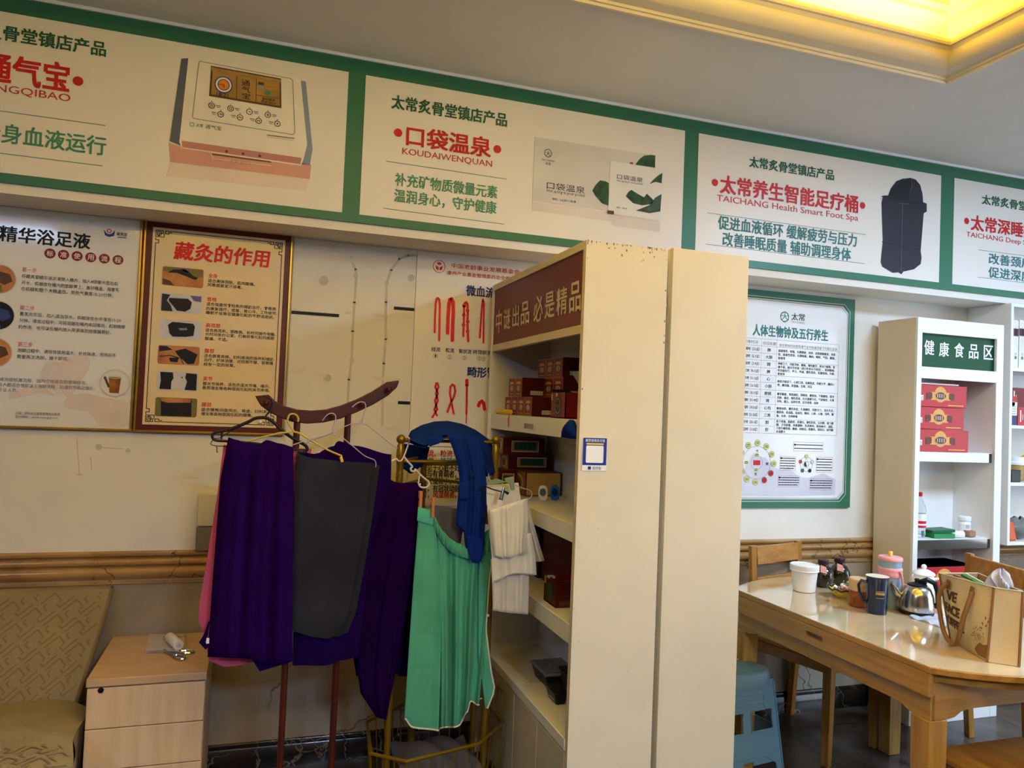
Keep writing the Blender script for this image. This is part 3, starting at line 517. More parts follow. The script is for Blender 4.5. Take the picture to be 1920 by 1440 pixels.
def strand(pts, w, k=1):
    q_ = C(*pts)
    for i in range(len(q_)-1): S.line(q_[i], q_[i+1], w*.0011, 'ink_bright', k)
    for x in q_: S.disc(x[0], x[1], w*.0011/2, 'ink_bright', k+1, 10)
strand(((910, 605), (912, 520), (916, 430), (922, 400), (930, 394), (938, 402), (942, 440), (940, 540), (938, 655)), 9)
strand(((990, 610), (993, 520), (999, 430), (1006, 404), (1016, 400), (1024, 420), (1026, 480), (1022, 560), (1020, 655)), 15)
strand(((1088, 630), (1089, 590), (1091, 540), (1092, 490), (1093, 445)), 9); strand(((1093, 445), (1098, 425), (1106, 420), (1113, 430), (1115, 480), (1114, 560), (1118, 660)), 10)
for c in ((1093, 440), (1089, 560), (1114, 470), (1114, 600), (1091, 500), (1115, 540)): S.disc(*S.p(*ZC_(*c)), .0085, 'ink_bright', 2, 12)
strand(((1190, 638), (1197, 540), (1204, 440), (1210, 402), (1216, 430), (1214, 540), (1213, 670)), 8)
strand(((928, 922), (934, 945), (918, 985), (930, 1030), (908, 1085), (916, 1100), (896, 1133)), 8); strand(((920, 922), (914, 945), (930, 985), (912, 1030), (926, 1085), (914, 1100), (924, 1122)), 8)
strand(((990, 1100), (1003, 1062), (1030, 1005), (1038, 970), (1032, 938), (1020, 930), (1008, 945), (1005, 985), (1015, 1045), (1028, 1110)), 9)
strand(((1110, 905), (1110, 935)), 14); strand(((1110, 935), (1109, 1040), (1107, 1110)), 9); strand(((1107, 1110), (1106, 1170)), 5); strand(((1182, 1062), (1190, 1042), (1203, 1034), (1214, 1046), (1220, 1082)), 14)
for s_, a, b in (('线流', (890, 710), (945, 713)), ('粒流', (978, 716), (1031, 719)), ('絮状流', (1060, 722), (1138, 727)), ('袢顶瘀滞', (1147, 727), (1262, 734))): S.textp(s_, ZC_(*a), ZC_(*b), .019, 'ink_black', bold=.014)
for s_, c in (('1', (915, 752)), ('2', (1003, 760)), ('3', (1096, 764)), ('3', (1185, 769)), ('9', (1213, 771))): u, v = S.p(*ZC_(*c)); S.ring(u, v, .0095, .0012, 'ink_black', n=20); S.text(s_, u-.003, v-.0055, u+.003, v+.0055, 'ink_black', 2, 0)
for s_, y, mn in (('线流、粒流：正常', 442, 'ink_red'), ('絮关、袢顶瘀带状', 518, 'ink_teal'), ('常见于心脏不好，有', 590, 'ink_black'), ('多与有肾病者，有关', 655, 'ink_black'), ('增长或较小，与其他', 728, 'ink_black'), ('者，有冠状动脉硬化', 806, 'ink_black'), ('者，风湿病者。如有', 870, 'ink_red')):
    S.textp(s_, ZR(612, y-8), ZR(1120, y+14), .030, mn, bold=.02)
a, b = S.p(*ZR(700, 372)), S.p(*ZR(900, 376)); S.line(a, (b[0]+.2, a[1]), .003, 'ink_teal', 1)
tag(mb.build('wall_poster', flat=True), 'white poster with red capillary shapes behind the brass rack', 'poster')
# --- white board patched with tape, between the two posters
mb = MB(); mb.box(.094, .598, D-.006, D-.001, .95, 2.112, 'wall_paint'); S = Sheet(mb, (0, D-.006, 0), (1, 0, 0), (0, 0, 1), .0004); C = lambda *a: S.pp([ZC_(*x) for x in a])
for pts, w in ((((400, 175), (420, 215), (425, 260), (412, 420), (402, 600), (395, 780), (378, 900), (368, 1090)), .010), (((798, 128), (745, 130), (690, 150), (640, 220), (612, 300), (608, 420), (606, 650), (595, 800), (588, 900), (585, 1180)), .010)):
    S.path(C(*pts), w, 'wall_stain', 1)
for c, r in (((222, 285), .019), ((765, 268), .015), ((245, 890), .016), ((392, 138), .006), ((420, 255), .010), ((612, 300), .009), ((395, 780), .010)): S.disc(*S.p(*ZC_(*c)), r, 'wall_stain', 2)
for pts in (((80, 60), (200, 65), (300, 90), (355, 110), (330, 115), (200, 90), (85, 85)), ((20, 455), (60, 458), (50, 470), (20, 468)), ((20, 820), (115, 825), (100, 850), (20, 852)), ((150, 858), (240, 868), (230, 885), (180, 870)), ((515, 485), (595, 495), (590, 512), (520, 500)), ((730, 505), (768, 510), (765, 522), (732, 520)), ((515, 880), (590, 885), (700, 892), (690, 905), (560, 900)), ((350, 475), (400, 480), (395, 492), (360, 488)), ((600, 1195), (690, 1190), (700, 1210), (610, 1212)), ((450, 190), (540, 185), (530, 205), (460, 205))):
    S.poly(C(*pts), 'wall_peel', 3)
for a, b in (((20, 490), (317, 494)), ((657, 455), (788, 466)), ((682, 1042), (763, 1045))):
    pa, pb = S.p(*ZC_(*a)), S.p(*ZC_(*b)); S.rect(pa[0], (pa[1]+pb[1])/2-.0065, min(pb[0], .597), (pa[1]+pb[1])/2+.0065, 'tape_black', 4)
tag(mb.build('wall_board', flat=True), 'stained white wall board with black tape strips between two posters', 'board')
# glue marks left on the wall under the framed posters
mb = MB(); S = Sheet(mb, (0, D-.0006, 0), (1, 0, 0), (0, 0, 1), .0003); mb.box(-.62, -.05, D-.001, D-.0002, 1.14, 1.16, 'wall_paint')
C = lambda *a: S.pp(a)
for pts in (((144, 822), (149, 890)), ((144, 890), (300, 893), (370, 896)), ((180, 838), (230, 842)), ((170, 858), (172, 880))): S.path(C(*pts), .004, 'wall_stain', 1)
S.disc(*S.p(185, 838), .012, 'wall_stain', 2); S.disc(*S.p(240, 845), .009, 'wall_stain', 2)
struct(mb.build('trim_6', flat=True))
mb = MB()
t = thing('wall_socket', (-.19, D, .85), 'grey wall box half hidden by the pink towel', 'socket')
MB().box(-.215, -.125, D-.03, D, .955, 1.08, 'pr_grey').build('cover_plate', t, bevel=.004); MB().box(-.215, -.125, D-.04, D-.0305, .862, .953, 'ink_grey').build('socket_plate', t, bevel=.004)
# --- green-bordered chart
ZD = zoomer(1380, 540, 3.427)
gx0, gx1, gz0, gz1 = 2.03, 2.912, 1.018, 2.098
mb = MB(); mb.box(gx0, gx1, D-.012, D-.001, gz0, gz1, 'green_print'); S = Sheet(mb, (0, D-.012, 0), (1, 0, 0), (0, 0, 1))
w = .042; c = .035
S.poly([(gx0+w, gz0+w), (gx1-w-c, gz0+w), (gx1-w, gz0+w+c), (gx1-w, gz1-w-c), (gx1-w-c, gz1-w), (gx0+w, gz1-w)], 'paper_white', 1)
w2 = .048; S.path([(gx0+w2, gz0+w2), (gx1-w2-c, gz0+w2), (gx1-w2, gz0+w2+c), (gx1-w2, gz1-w2-c), (gx1-w2-c, gz1-w2), (gx0+w2, gz1-w2)], .0025, 'green_print', 2)
w2 = .032; S.path([(gx0+w2, gz0+w2), (gx1-w2-c, gz0+w2), (gx1-w2, gz0+w2+c), (gx1-w2, gz1-w2-c), (gx1-w2-c, gz1-w2), (gx0+w2, gz1-w2)], .0022, 'ink_white', 2)
u, v = S.p(*ZD(312, 185)); S.ring(u, v, .0262, .0045, 'ink_green'); S.textp('大', ZD(288, 182), ZD(338, 188), .034, 'ink_green', bold=.01); S.poly([(u-.008, v-.028), (u+.008, v-.028), (u, v-.020)], 'ink_green', 3)
S.textp('太常', ZD(355, 182), ZD(441, 191), .036, 'ink_black', bold=.014); S.textp('TAI CHANG', ZD(355, 216), ZD(440, 227), .010, 'ink_grey', bold=0)
S.textp('人体生物钟及五行养生', ZD(108, 264), ZD(590, 311), .056, 'ink_teal', bold=.03)
tL, tT = S.p(*ZD(60, 318)); tR, tB = S.p(*ZD(645, 958)); c1 = S.p(*ZD(160, 500))[0]; c2 = S.p(*ZD(258, 500))[0]
hd = S.p(*ZD(163, 372))[1]
rows_y = [S.p(*ZD(205-2*i*.9, 420.5+46.6*i))[1] for i in range(12)]; tB = rows_y[-1]
for x in (tL, c1, c2, tR): S.line((x, tT), (x, tB), .0013, 'ink_grey')
for y in (tT, hd): S.line((tL, y), (tR, y), .0013, 'ink_grey')
for i, y in enumerate(rows_y): S.line((tL, y), (c2 if i % 2 == 0 else tR, y), .0013, 'ink_grey')
S.textp('规律时间', ZD(48, 340), ZD(140, 348), .017, 'ink_grey', bold=.002); S.textp('对应脏腑', ZD(172, 353), ZD(258, 360), .017, 'ink_grey', bold=.002); S.textp('按生物钟时间使用通气宝可快速改善下列常见症状', ZD(277, 366), ZD(650, 397), .0165, 'ink_grey', bold=.002)
hh = [hd]+rows_y
for i, (a, b) in enumerate((('寅时（3-5点）', '肺'), ('卯时（5-7点）', '大肠'), ('辰时（7-9点）', '胃'), ('巳时（9-11点）', '脾'), ('午时（11-13点）', '心'), ('未时（13-15点）', '小肠'), ('申时（15-17点）', '膀胱'), ('酉时（17-19点）', '肾'), ('戌时（19-21点）', '心包'), ('亥时（21-23点）', '三焦'), ('子时（23-1点）', '胆'), ('丑时（1-3点）', '肝'))):
    v = (hh[i]+hh[i+1])/2; S.text(a, c1-.092, v-.0085, c1-.012, v+.0085, 'ink_black', 2, .010); wd_ = .010*len(b); mid = (c1+c2)/2; S.text(b, mid-wd_, v-.0085, mid+wd_, v+.0085, 'ink_black', 2, .010)
blocks = (('面部憔悴、咳喘、长期便秘、痔疮、皮肤粗糙瘙痒、易感', '冒、病毒性感冒、长期咳痰、胸闷、眼睑、气短、腹痛、', '肠癌等'), ('神疲乏力、四肢浮肿、腹胀、慢性腹泻、胃动力缓慢、食', '欲不振、膝关节疼痛（退行性骨关节病变）、肌肉酸痛、', '甲状腺结节、甲亢、甲减、慢性胃炎、乳腺疾病、失眠、', '胃癌等'),
          ('吸收功能低下、心烦口渴、急躁焦虑、失眠多梦、胸闷心', '悸、腰间痛、尿潴痛、目黄、耳聋'), ('腰背酸痛、骨质疏松、颈椎病、腰椎病、下肢酸软、周身', '浮肿、痛经、慢性肾病、先天禀赋不足、气短喘逆、头晕', '耳鸣、健忘、尿频早泄、足冷畏寒、尿频'),
          ('酸毒体质、慢性炎症、头重脚轻、四肢无力、消化不良、', '糖尿病、高血脂、高血压、胸闷、心烦、心痛、耳鸣、腹', '胀、水肿、各种肿瘤'), ('肋下疼痛、脂肪肝、肝硬化、慢性肝炎、白内障、视力模', '糊、子宫肌瘤、卵巢囊肿、乳房肿块、肢体麻木、油脂、', '下肢外侧疼痛、癫痫、抑郁症、胆囊炎、胆结石、前列腺', '炎或肥大'))
for i, bl in enumerate(blocks):
    top, bot = hh[2*i], hh[2*i+2]; n = len(bl); st = min(.0185, (top-bot-.004)/n); mid = (top+bot)/2+st*(n-1)/2
    for j, s_ in enumerate(bl): v = mid-st*j; S.text(s_, c2+.010, v-.0068, c2+.010+(tR-c2-.018)*len(s_)/26, v+.0068, 'ink_black', 2, .010)
S.poly(S.pp([ZD(*x) for x in ((35, 1200), (70, 1130), (110, 1060), (140, 1080), (190, 1090), (240, 1150), (290, 1170), (340, 1150), (400, 1210), (460, 1220), (560, 1190), (640, 1230), (635, 1330), (300, 1340), (30, 1335))]), 'pr_lilac', 2)
cu, cv = S.p(*ZD(132, 1122))
S.ring(cu, cv, .082, .0012, 'ink_grey', 3); S.ring(cu, cv, .034, .0012, 'ink_grey', 3)
for i, cpos in enumerate(((78, 1010), (137, 995), (193, 1018), (228, 1067), (241, 1128), (222, 1190), (180, 1234), (122, 1248), (67, 1228), (35, 1180), (35, 1058), (133, 1072), (128, 1168), (64, 1120))):
    a = S.p(*ZD(*cpos)); red = i in (5, 6); S.disc(a[0], a[1], .0150 if i < 11 else .012, 'ink_red' if red else 'pr_yolk', 4, ry=None if i < 11 else .008)
    if i < 11: S.ring(a[0], a[1], .0155, .0012, 'ink_grey', 5)
    for dy in (.0035, -.0035): S.line((a[0]-.008, a[1]+dy), (a[0]+.008, a[1]+dy), .0026, 'ink_black', 5)
S.rect(cu-.020, cv-.012, cu+.020, cv+.012, 'ink_red', 4)
for s_, q_ in (('大', (135, 1045)), ('天', (125, 1196)), ('周', (197, 1130))): a = S.p(*ZD(*q_)); S.text(s_, a[0]-.007, a[1]-.007, a[0]+.007, a[1]+.007, 'ink_black', 5, .01)
cu, cv = S.p(*ZD(450, 1132)); S.ring(cu, cv, .038, .0013, 'ink_grey', 3); S.disc(cu, cv, .0125, 'ink_white', 4)
S.poly([(cu+.0125*math.cos(a), cv+.0125*math.sin(a)) for a in [math.radians(100+i*15) for i in range(13)]]+[(cu+.002, cv-.006), (cu-.002, cv+.004)], 'ink_black', 5); S.ring(cu, cv, .0128, .001, 'ink_black', 5)
pent = [(cu+.038*math.cos(math.radians(90+72*i)), cv+.040*math.sin(math.radians(90+72*i))) for i in range(5)]
S.path([pent[i] for i in (0, 2, 4, 1, 3, 0)], .0011, 'ink_grey', 3)
for i, a in enumerate(pent): S.disc(a[0], a[1], .010, ('pr_yolk', 'ink_red', 'ink_dkgreen', 'ink_black', 'pr_lilac')[i], 4); S.ring(a[0], a[1], .010, .001, 'ink_grey', 5)
for (a, b, nl) in (((370, 988), (557, 1052), 2), ((282, 1080), (380, 1172), 5), ((515, 1085), (617, 1187), 5), ((270, 1205), (405, 1278), 4), ((473, 1225), (617, 1297), 4)):
    pa, pb = S.p(*ZD(*a)), S.p(*ZD(*b)); S.frame(pa[0], pb[1], pb[0], pa[1], .0011, 'ink_pink', 3); st = (pa[1]-pb[1])/(nl+.6)
    for j in range(nl):
        v = pa[1]-st*(j+.8); x = pa[0]+.004
        while x < pb[0]-.008: L_ = random.uniform(.006, .016); S.line((x, v), (min(x+L_, pb[0]-.004), v), .0042, 'ink_black', 3); x += L_+.0035
        S.disc(pa[0]+.008, pa[1]-st*.8, .005, 'ink_red', 4, 10)
tag(mb.build('wall_chart', flat=True), 'white chart with green border and table on the wall above the dining chair', 'poster')
# ================================================================== TALL SHELF UNITS STANDING OUT FROM THE WALL
AX0, AX1, AY0, AY1 = .926, 1.210, 2.134, 3.135
def boxpart(name, parent, b, mn, bevel=.0015, label=None):
    o = MB().box(*b, mn).build(name, parent, bevel=bevel)
    if label: o['label'] = label
    return o
ua = thing('shelf_unit', ((AX0+AX1)/2, (AY0+AY1)/2, 0), 'tall cream shelf unit with a maroon header sign, its shelves holding red boxes', 'shelf unit')
e = MB().box(AX0, AX1, AY0, AY0+.022, 0, 1.988, 'laminate_cream')
S = Sheet(e, (0, AY0, 0), (1, 0, 0), (0, 0, 1), .0003)
rr = random.Random(3)
for i in range(70):                                                   # chipped, rubbed edges
    side = rr.random(); u = AX0+.003+rr.random()*.278; v = 1.986-rr.random()**3*.05
    if side > .72: u = rr.choice((AX0+.004, AX1-.004)); v = 1.98-rr.random()**1.6*.5
    S.disc(u, v, .0008+.0022*rr.random(), 'wall_peel' if rr.random() < .3 else 'box_tan', 1, 7, ry=.001+.004*rr.random())
for c in ((.93, .86), (.95, .76), (1.12, .66), (1.0, 1.1)): S.disc(*c, .004, 'wall_stain', 1, 8)
e.build('end_panel', ua)
boxpart('side_panel', ua, (AX0, AX1, AY1-.020, AY1, 0, 1.988), 'laminate_white')
boxpart('back_panel', ua, (AX1-.014, AX1-.001, AY0+.022, AY1-.02, .05, 1.96), 'laminate_white', 0)
boxpart('top_panel', ua, (AX0, AX1-.014, AY0+.022, AY1-.02, 1.962, 1.988), 'laminate_cream')
sh = [(1.432, .062), (1.105, .055), (.797, .060)]
for z, th in sh: boxpart('shelf', ua, (AX0+.012, AX1-.014, AY0+.022, AY1-.02, z-th, z), 'laminate_white')
boxpart('counter', ua, (AX0-.002, AX1-.014, AY0+.022, AY1-.02, .425, .460), 'laminate_white')
boxpart('header_rail', ua, (AX0+.003, AX0+.022, AY0+.022, AY1-.02, 1.700, 1.728), 'laminate_cream')
mb = MB(); mb.box(AX0+.006, AX0+.018, AY0+.024, AY1-.022, 1.728, 1.9615, 'sign_maroon'); S = Sheet(mb, (AX0+.006, 0, 0), (0, -1, 0), (0, 0, 1))
ZS = zoomer(900, 420, 6.545)
for ch, l_, r_, h in (('中', (147, 1172), (218, 1160), .11), ('谜', (243, 1130), (327, 1118), .10), ('出', (357, 1092), (440, 1085), .10), ('品', (465, 1050), (570, 1040), .10), ('必', (632, 990), (745, 985), .11), ('是', (775, 930), (897, 925), .105), ('精', (928, 870), (1062, 862), .105), ('品', (1098, 818), (1243, 812), .11)):
    a, b = S.p(*ZS(*l_)), S.p(*ZS(*r_)); v = 1.823; kx_ = lambda q: -AY0+(q+AY0)*.93; S.text(ch, kx_(a[0]), v-h*.43, kx_(b[0]), v+h*.43, 'sign_text', 2, .016, 2, -.06)
o = mb.build('header_sign', ua, flat=True); o['label'] = 'maroon header sign with white characters'
boxpart('plinth', ua, (AX0+.03, AX1-.014, AY0+.022, AY1-.02, 0, .06), 'laminate_white')
for k in range(4):
    w = (AY1-AY0-.042)/4; y0 = AY0+.022+k*w; o = boxpart('door', ua, (AX0, AX0+.018, y0+.002, y0+w-.002, .065, .418), 'edge_grey', .003)
# small grey mark and red tassel on the shelf edge
ZK = zoomer(900, 620, 3.27)
mb = MB(); mb.box(AX0+.0105, AX0+.0118, onX(*ZK(330, 570), AX0).y, onX(*ZK(270, 570), AX0).y, 1.385, 1.408, 'laminate_white'); S = Sheet(mb, (AX0+.0105, 0, 0), (0, -1, 0), (0, 0, 1))
a, b = S.p(*ZK(272, 570)), S.p(*ZK(330, 572))
for i in range(5):
    for j in range(2):
        u = a[0]+(b[0]-a[0])*(i+.2+.45*j)/5; S.line((u, 1.389), (u, 1.404), .006, 'ink_grey', 1)
mb.build('shelf_label', ua, flat=True)
ub = thing('shelf_unit', (1.376, 2.64, 0), 'tall plain cream shelf unit standing end-on between its twin and the dining table', 'shelf unit')
BX0, BX1, BY0, BY1 = 1.234, 1.520, 2.142, 3.135
boxpart('end_panel', ub, (BX0, BX1, BY0, BY0+.022, 0, 1.998), 'laminate_cream'); boxpart('back_panel', ub, (BX0, BX0+.016, BY0+.022, BY1-.02, 0, 1.998), 'laminate_white')
boxpart('side_panel', ub, (BX0, BX1, BY1-.02, BY1, 0, 1.998), 'laminate_white'); boxpart('top_panel', ub, (BX0+.016, BX1, BY0+.022, BY1-.02, 1.974, 1.998), 'laminate_cream')
for z in (1.70, 1.40, 1.10, .80, .46, .06): boxpart('shelf', ub, (BX0+.016, BX1-.012, BY0+.022, BY1-.02, z-.03, z), 'laminate_white')
# torn paper strip hanging in the slit between the units
mb = MB(); mb.grid(lambda u, v: Vector((1.2155+.009*u+.004*v*u, 2.150+.012*u+.010*math.sin(v*3), 1.965-.155*v)), 3, 10, 'ink_white'); mb.grid(lambda u, v: Vector((1.2165+.009*u+.004*v*u, 2.152+.012*u+.010*math.sin(v*3), 1.965-.155*v)), 3, 10, 'ink_white')
tag(mb.build('paper_strip'), 'white torn paper strip stuck in the slit between the two tall units', 'paper strip')
# payment card
mb = MB(); cx0, cz1 = onY(1093, 820, AY0).x, onY(1093, 820, AY0).z; cx1, cz0 = onY(1136, 883, AY0).x, onY(1136, 883, AY0).z
mb.box(cx0, cx1, AY0-.0016, AY0-.0003, cz0, cz1, 'ink_white'); S = Sheet(mb, (0, AY0-.0016, 0), (1, 0, 0), (0, 0, 1), .0003)
hh_ = cz1-cz0; ww = cx1-cx0; S.rect(cx0+.0008, cz0+hh_*.17, cx1-.0008, cz1-.0008, 'card_blue', 1)
S.text('推荐使用支付宝', cx0+ww*.10, cz1-hh_*.13, cx1-ww*.10, cz1-hh_*.04, 'ink_white', 3, .01); S.rrect(cx0+ww*.14, cz1-hh_*.215, cx1-ww*.14, cz1-hh_*.165, .002, 'card_yellow', 2)
S.rrect(cx0+ww*.14, cz0+hh_*.24, cx1-ww*.14, cz1-hh_*.24, .004, 'ink_white', 2); S.rect(cx0+ww*.24, cz0+hh_*.04, cx0+ww*.36, cz0+hh_*.13, 'card_blue', 2); S.text('支付宝', cx0+ww*.42, cz0+hh_*.04, cx0+ww*.78, cz0+hh_*.13, 'ink_navy', 2, .008)
tag(mb.build('payment_card', flat=True), 'blue and white payment card stuck on the cream end panel', 'card')
# ------------------------------------------------------------------ cartons on the unit's shelves
def carton(corner, wx, ly, h, label, group, body='box_red', rot=0., logo=True, end='box_dkred', name='carton'):
    """corner: the corner nearest the camera (front-left face / end face); wx along +X, ly along +Y"""
    t = thing(name, corner, label, 'box', group)
    mb = MB(); mb.box(0, wx, 0, ly, 0, h, body); S = Sheet(mb, (0, 0, 0), (0, -1, 0), (0, 0, 1), .0004)
    if logo:                                                       # the face towards the clothes rack
        n = max(1, round(ly/.085)); w = ly/n
        for i in range(n):
            c = -(i+.5)*w; S.frame(-(i+1)*w+.001, .001, -i*w-.001, h-.001, .0012, 'box_gold', 1)
            S.poly([(c-w*.34, h*.66), (c+w*.34, h*.66), (c+w*.22, h*.80), (c-w*.22, h*.80)], 'pr_gold', 2); S.ring(c, h*.44, w*.24, w*.04, 'box_gold', 2, ry=h*.15)
            for q_ in (-1, 0, 1): S.line((c+q_*w*.14, h*.38), (c+q_*w*.14, h*.52), w*.07, 'box_ivory', 2)
            S.line((c-w*.3, h*.14), (c+w*.3, h*.14), h*.03, 'box_gold', 2)
    S2 = Sheet(mb, (0, 0, 0), (1, 0, 0), (0, 0, 1), .0004); S2.rect(.001, .001, wx-.001, h-.001, end, 1)
    if logo: S2.rect(wx*.2, h*.10, wx*.5, h*.32, 'box_ivory', 2); [S2.line((wx*(.24+.05*i), h*.14), (wx*(.24+.05*i), h*.28), .0012, 'ink_black', 3) for i in range(5)]; S2.ring(wx*.66, h*.2, h*.08, h*.025, 'box_ivory', 2, 12)
    o = mb.build('carton_body', t, flat=True, origin=None); o.location = (0, 0, 0)
    t.rotation_euler.z = rot
    return t
G1 = 'red cartons stacked on the top shelf of the unit'
z1 = 1.4325; hb = .074
carton((.968, 2.690, z1), .205, .33, hb, 'long red carton of gold-arched packets lying lowest on the top shelf', G1)
carton((.955, 2.775, z1+hb+.0005), .175, .165, hb, 'single red carton lying on the lowest row, nearest the wall', G1)
carton((1.045, 2.575, z1), .145, .112, hb+.001, 'red carton under the high stack, mostly hidden by the open box', G1)
carton((1.045, 2.575, z1+hb+.0015), .145, .195, hb, 'red carton directly below the topmost one of the high stack', G1)
carton((1.045, 2.585, z1+2*hb+.002), .145, .26, hb, 'topmost red carton of the high stack under the sign', G1)
t = thing('open_carton', (.965, 2.39, z1), 'open red carton with a raised white flap and round emblem on the top shelf', 'box')
mb = MB(); bx = (.962, 1.085, 2.345, 2.475); h = .088
mb.box(bx[0], bx[1], bx[2], bx[3], z1, z1+.004, 'box_red').box(bx[0], bx[0]+.003, bx[2], bx[3], z1, z1+h, 'box_red').box(bx[1]-.003, bx[1], bx[2], bx[3], z1, z1+h, 'box_red').box(bx[0], bx[1], bx[2], bx[2]+.003, z1, z1+h, 'box_red').box(bx[0], bx[1], bx[3]-.003, bx[3], z1, z1+h, 'box_red')
S = Sheet(mb, (bx[0], 0, 0), (0, -1, 0), (0, 0, 1), .0004); cu = -(bx[2]+bx[3])/2; S.disc(cu, z1+.042, .034, 'box_dkred', 1); S.disc(cu, z1+.042, .029, 'pr_char3', 2); S.ring(cu, z1+.042, .026, .002, 'box_gold', 3); S.line((cu-.02, z1+.042), (cu+.02, z1+.042), .010, 'box_brown', 3); S.rect(-bx[3]+.002, z1+h-.028, -bx[3]+.014, z1+h-.006, 'box_gold', 1); S.rect(-bx[3]+.045, z1+h-.014, -bx[3]+.058, z1+h-.003, 'box_ivory', 1)
mb.build('carton_body', t, flat=True)
mb = MB(); mb.prism([(bx[1]-.002, bx[2]+.004, z1+h), (bx[1]-.002, bx[3]-.006, z1+h), (bx[1]-.05, bx[3]+.000, z1+h+.075), (bx[1]-.05, bx[2]+.022, z1+h+.078)], (.002, 0, .0015), 'box_ivory'); mb.build('flap', t, flat=True)['label'] = 'white raised flap'
mb = MB(); mb.prism([(bx[0]+.002, bx[3], z1+h), (bx[1]-.04, bx[3], z1+h), (bx[1]-.05, bx[3]+.03, z1+h+.012), (bx[0]+.01, bx[3]+.028, z1+h+.010)], (0, .001, .002), 'pr_char3'); mb.build('flap', t, flat=True)['label'] = 'dark inner flap'
mb = MB(); a = onX(*ZK(108, 500), .945); b = onX(*ZK(178, 500), .945); mb.tube([(.945, a.y, z1+.0115), (.95, b.y, z1+.0115)], .011, 'hanger_yellow', 10)
tag(mb.build('yellow_roll'), 'yellow roll lying at the wall end of the top shelf', 'roll')
mb = MB(); p = onX(*ZK(182, 515), AX0+.008); mb.tube([(AX0+.009, p.y, 1.440), (AX0+.006, p.y, 1.4335), (AX0+.004, p.y+.001, 1.415), (AX0+.005, p.y, 1.384)], [.0015, .0015, .0025, .0015], 'ink_red', 6)
tag(mb.build('red_tassel'), 'thin red tassel hanging over the top shelf edge below the yellow roll', 'tassel')
mb = MB(); mb.box(1.075, 1.19, 2.166, 2.42, 1.4325, 1.437, 'cloth_blue')
# blue cap-like cloth hanging over the shelf edge at the near end
mb = MB()
def capf(u, v):
    y = 2.160+.125*(1-v*.1)*u; x = .930-.018*math.sin(math.pi*v)*math.sin(math.pi*u); z = 1.432-.062*(1-v)*(1-.0*u)-.0*v
    hgt = .060*math.sin(math.pi*min(1, .12+u*.88))
    return Vector((x-.004, y, 1.372+hgt*v))
mb.grid(capf, 14, 8, 'cloth_blue'); mb.grid(lambda u, v: capf(u, v)+Vector((.008, 0, 0)), 14, 8, 'cloth_blue'); tag(mb.build('blue_cloth'), 'scrap of blue cloth hanging over the near end of the top shelf edge', 'cloth')
# second shelf: brown gift boxes
G2 = 'brown gift cartons with green labels on the second shelf'
def giftbox(x0, y0, z, wx, ly, h, label, face, nend):
    t = thing('gift_carton', (x0, y0, z), label, 'box', G2); mb = MB(); mb.box(x0, x0+wx, y0, y0+ly, z, z+h, 'box_brown')
    S = Sheet(mb, (0, y0, 0), (1, 0, 0), (0, 0, 1), .0004); S.rect(x0+.002, z+.002, x0+wx-.002, z+h-.002, 'box_dkred', 1)
    if face == 'green': S.rect(x0+wx*.2, z+h*.18, x0+wx*.85, z+h*.84, 'box_tan', 2); S.frame(x0+wx*.2, z+h*.18, x0+wx*.85, z+h*.84, .003, 'box_ivory', 3); S.rect(x0+wx*.27, z+h*.3, x0+wx*.78, z+h*.74, 'box_green', 3); [S.disc(x0+wx*(.35+.12*i), z+h*.52, h*.09, 'book_green2', 4, 8) for i in range(4)]
    else: S.rect(x0+.004, z+.004, x0+wx-.004, z+h-.004, 'box_yellow', 2)
    S2 = Sheet(mb, (x0, 0, 0), (0, -1, 0), (0, 0, 1), .0004)
    for i in range(nend):
        w = ly/nend; c = -y0-(i+.5)*w; S2.rect(c-w*.46, z+.003, c+w*.46, z+h-.003, 'box_tan', 1); S2.ring(c, z+h*.5, w*.34, w*.05, 'box_ivory', 2, ry=h*.38); S2.rect(c-w*.2, z+h*.18, c+w*.2, z+h*.62, 'box_brown', 2)
    mb.build('carton_body', t, flat=True); return t
giftbox(1.030, 2.90, 1.106, .155, .20, .098, 'brown gift carton with a plain gold face standing in front of the stack', 'gold', 1)
giftbox(.985, 3.0, 1.2045, .2, .11, .062, 'brown gift carton with a green label in the middle of the stack', 'green', 1)
giftbox(.955, 2.985, 1.267, .185, .125, .07, 'brown gift carton with a green label on top of the stack', 'green', 1)
giftbox(.945, 3.0, 1.106, .082, .11, .098, 'brown arch-patterned carton at the bottom of the stack by the wall', 'green', 1)
for (c, body, lab, nm) in (((385, 1045), 'white_plastic', 'white digital timer leaning on the second shelf', 'timer'), ((458, 1043), 'dial_blue', 'blue round timer beside the white one on the second shelf', 'timer')):
    b = onZ(*ZK(*c), 1.105); b.x = min(b.x, 1.12); b.z = 1.106; t = thing(nm, b, lab, 'timer')
    R_ = Matrix.Rotation(math.radians(18), 4, 'X'); R_ = Matrix.Rotation(math.radians(-25), 4, 'Z') @ R_
    mb = MB(); n = 20; pts = [R_ @ Vector((.018*math.copysign(abs(math.cos(2*math.pi*i/n))**.6, math.cos(2*math.pi*i/n)), 0, .030+.030*math.copysign(abs(math.sin(2*math.pi*i/n))**.7, math.sin(2*math.pi*i/n)))) for i in range(n)]
    mb.prism([b+p_ for p_ in pts], R_ @ Vector((0, .014, 0)), body); mb.build('case', t, bevel=.002)
    mb = MB(); pts = [R_ @ Vector((.012*math.cos(2*math.pi*i/n), -.0012, .036+.016*math.sin(2*math.pi*i/n))) for i in range(n)]; mb.prism([b+p_ for p_ in pts], R_ @ Vector((0, .001, 0)), 'dial_grey' if body != 'dial_blue' else 'pr_bluedark'); mb.build('screen', t)
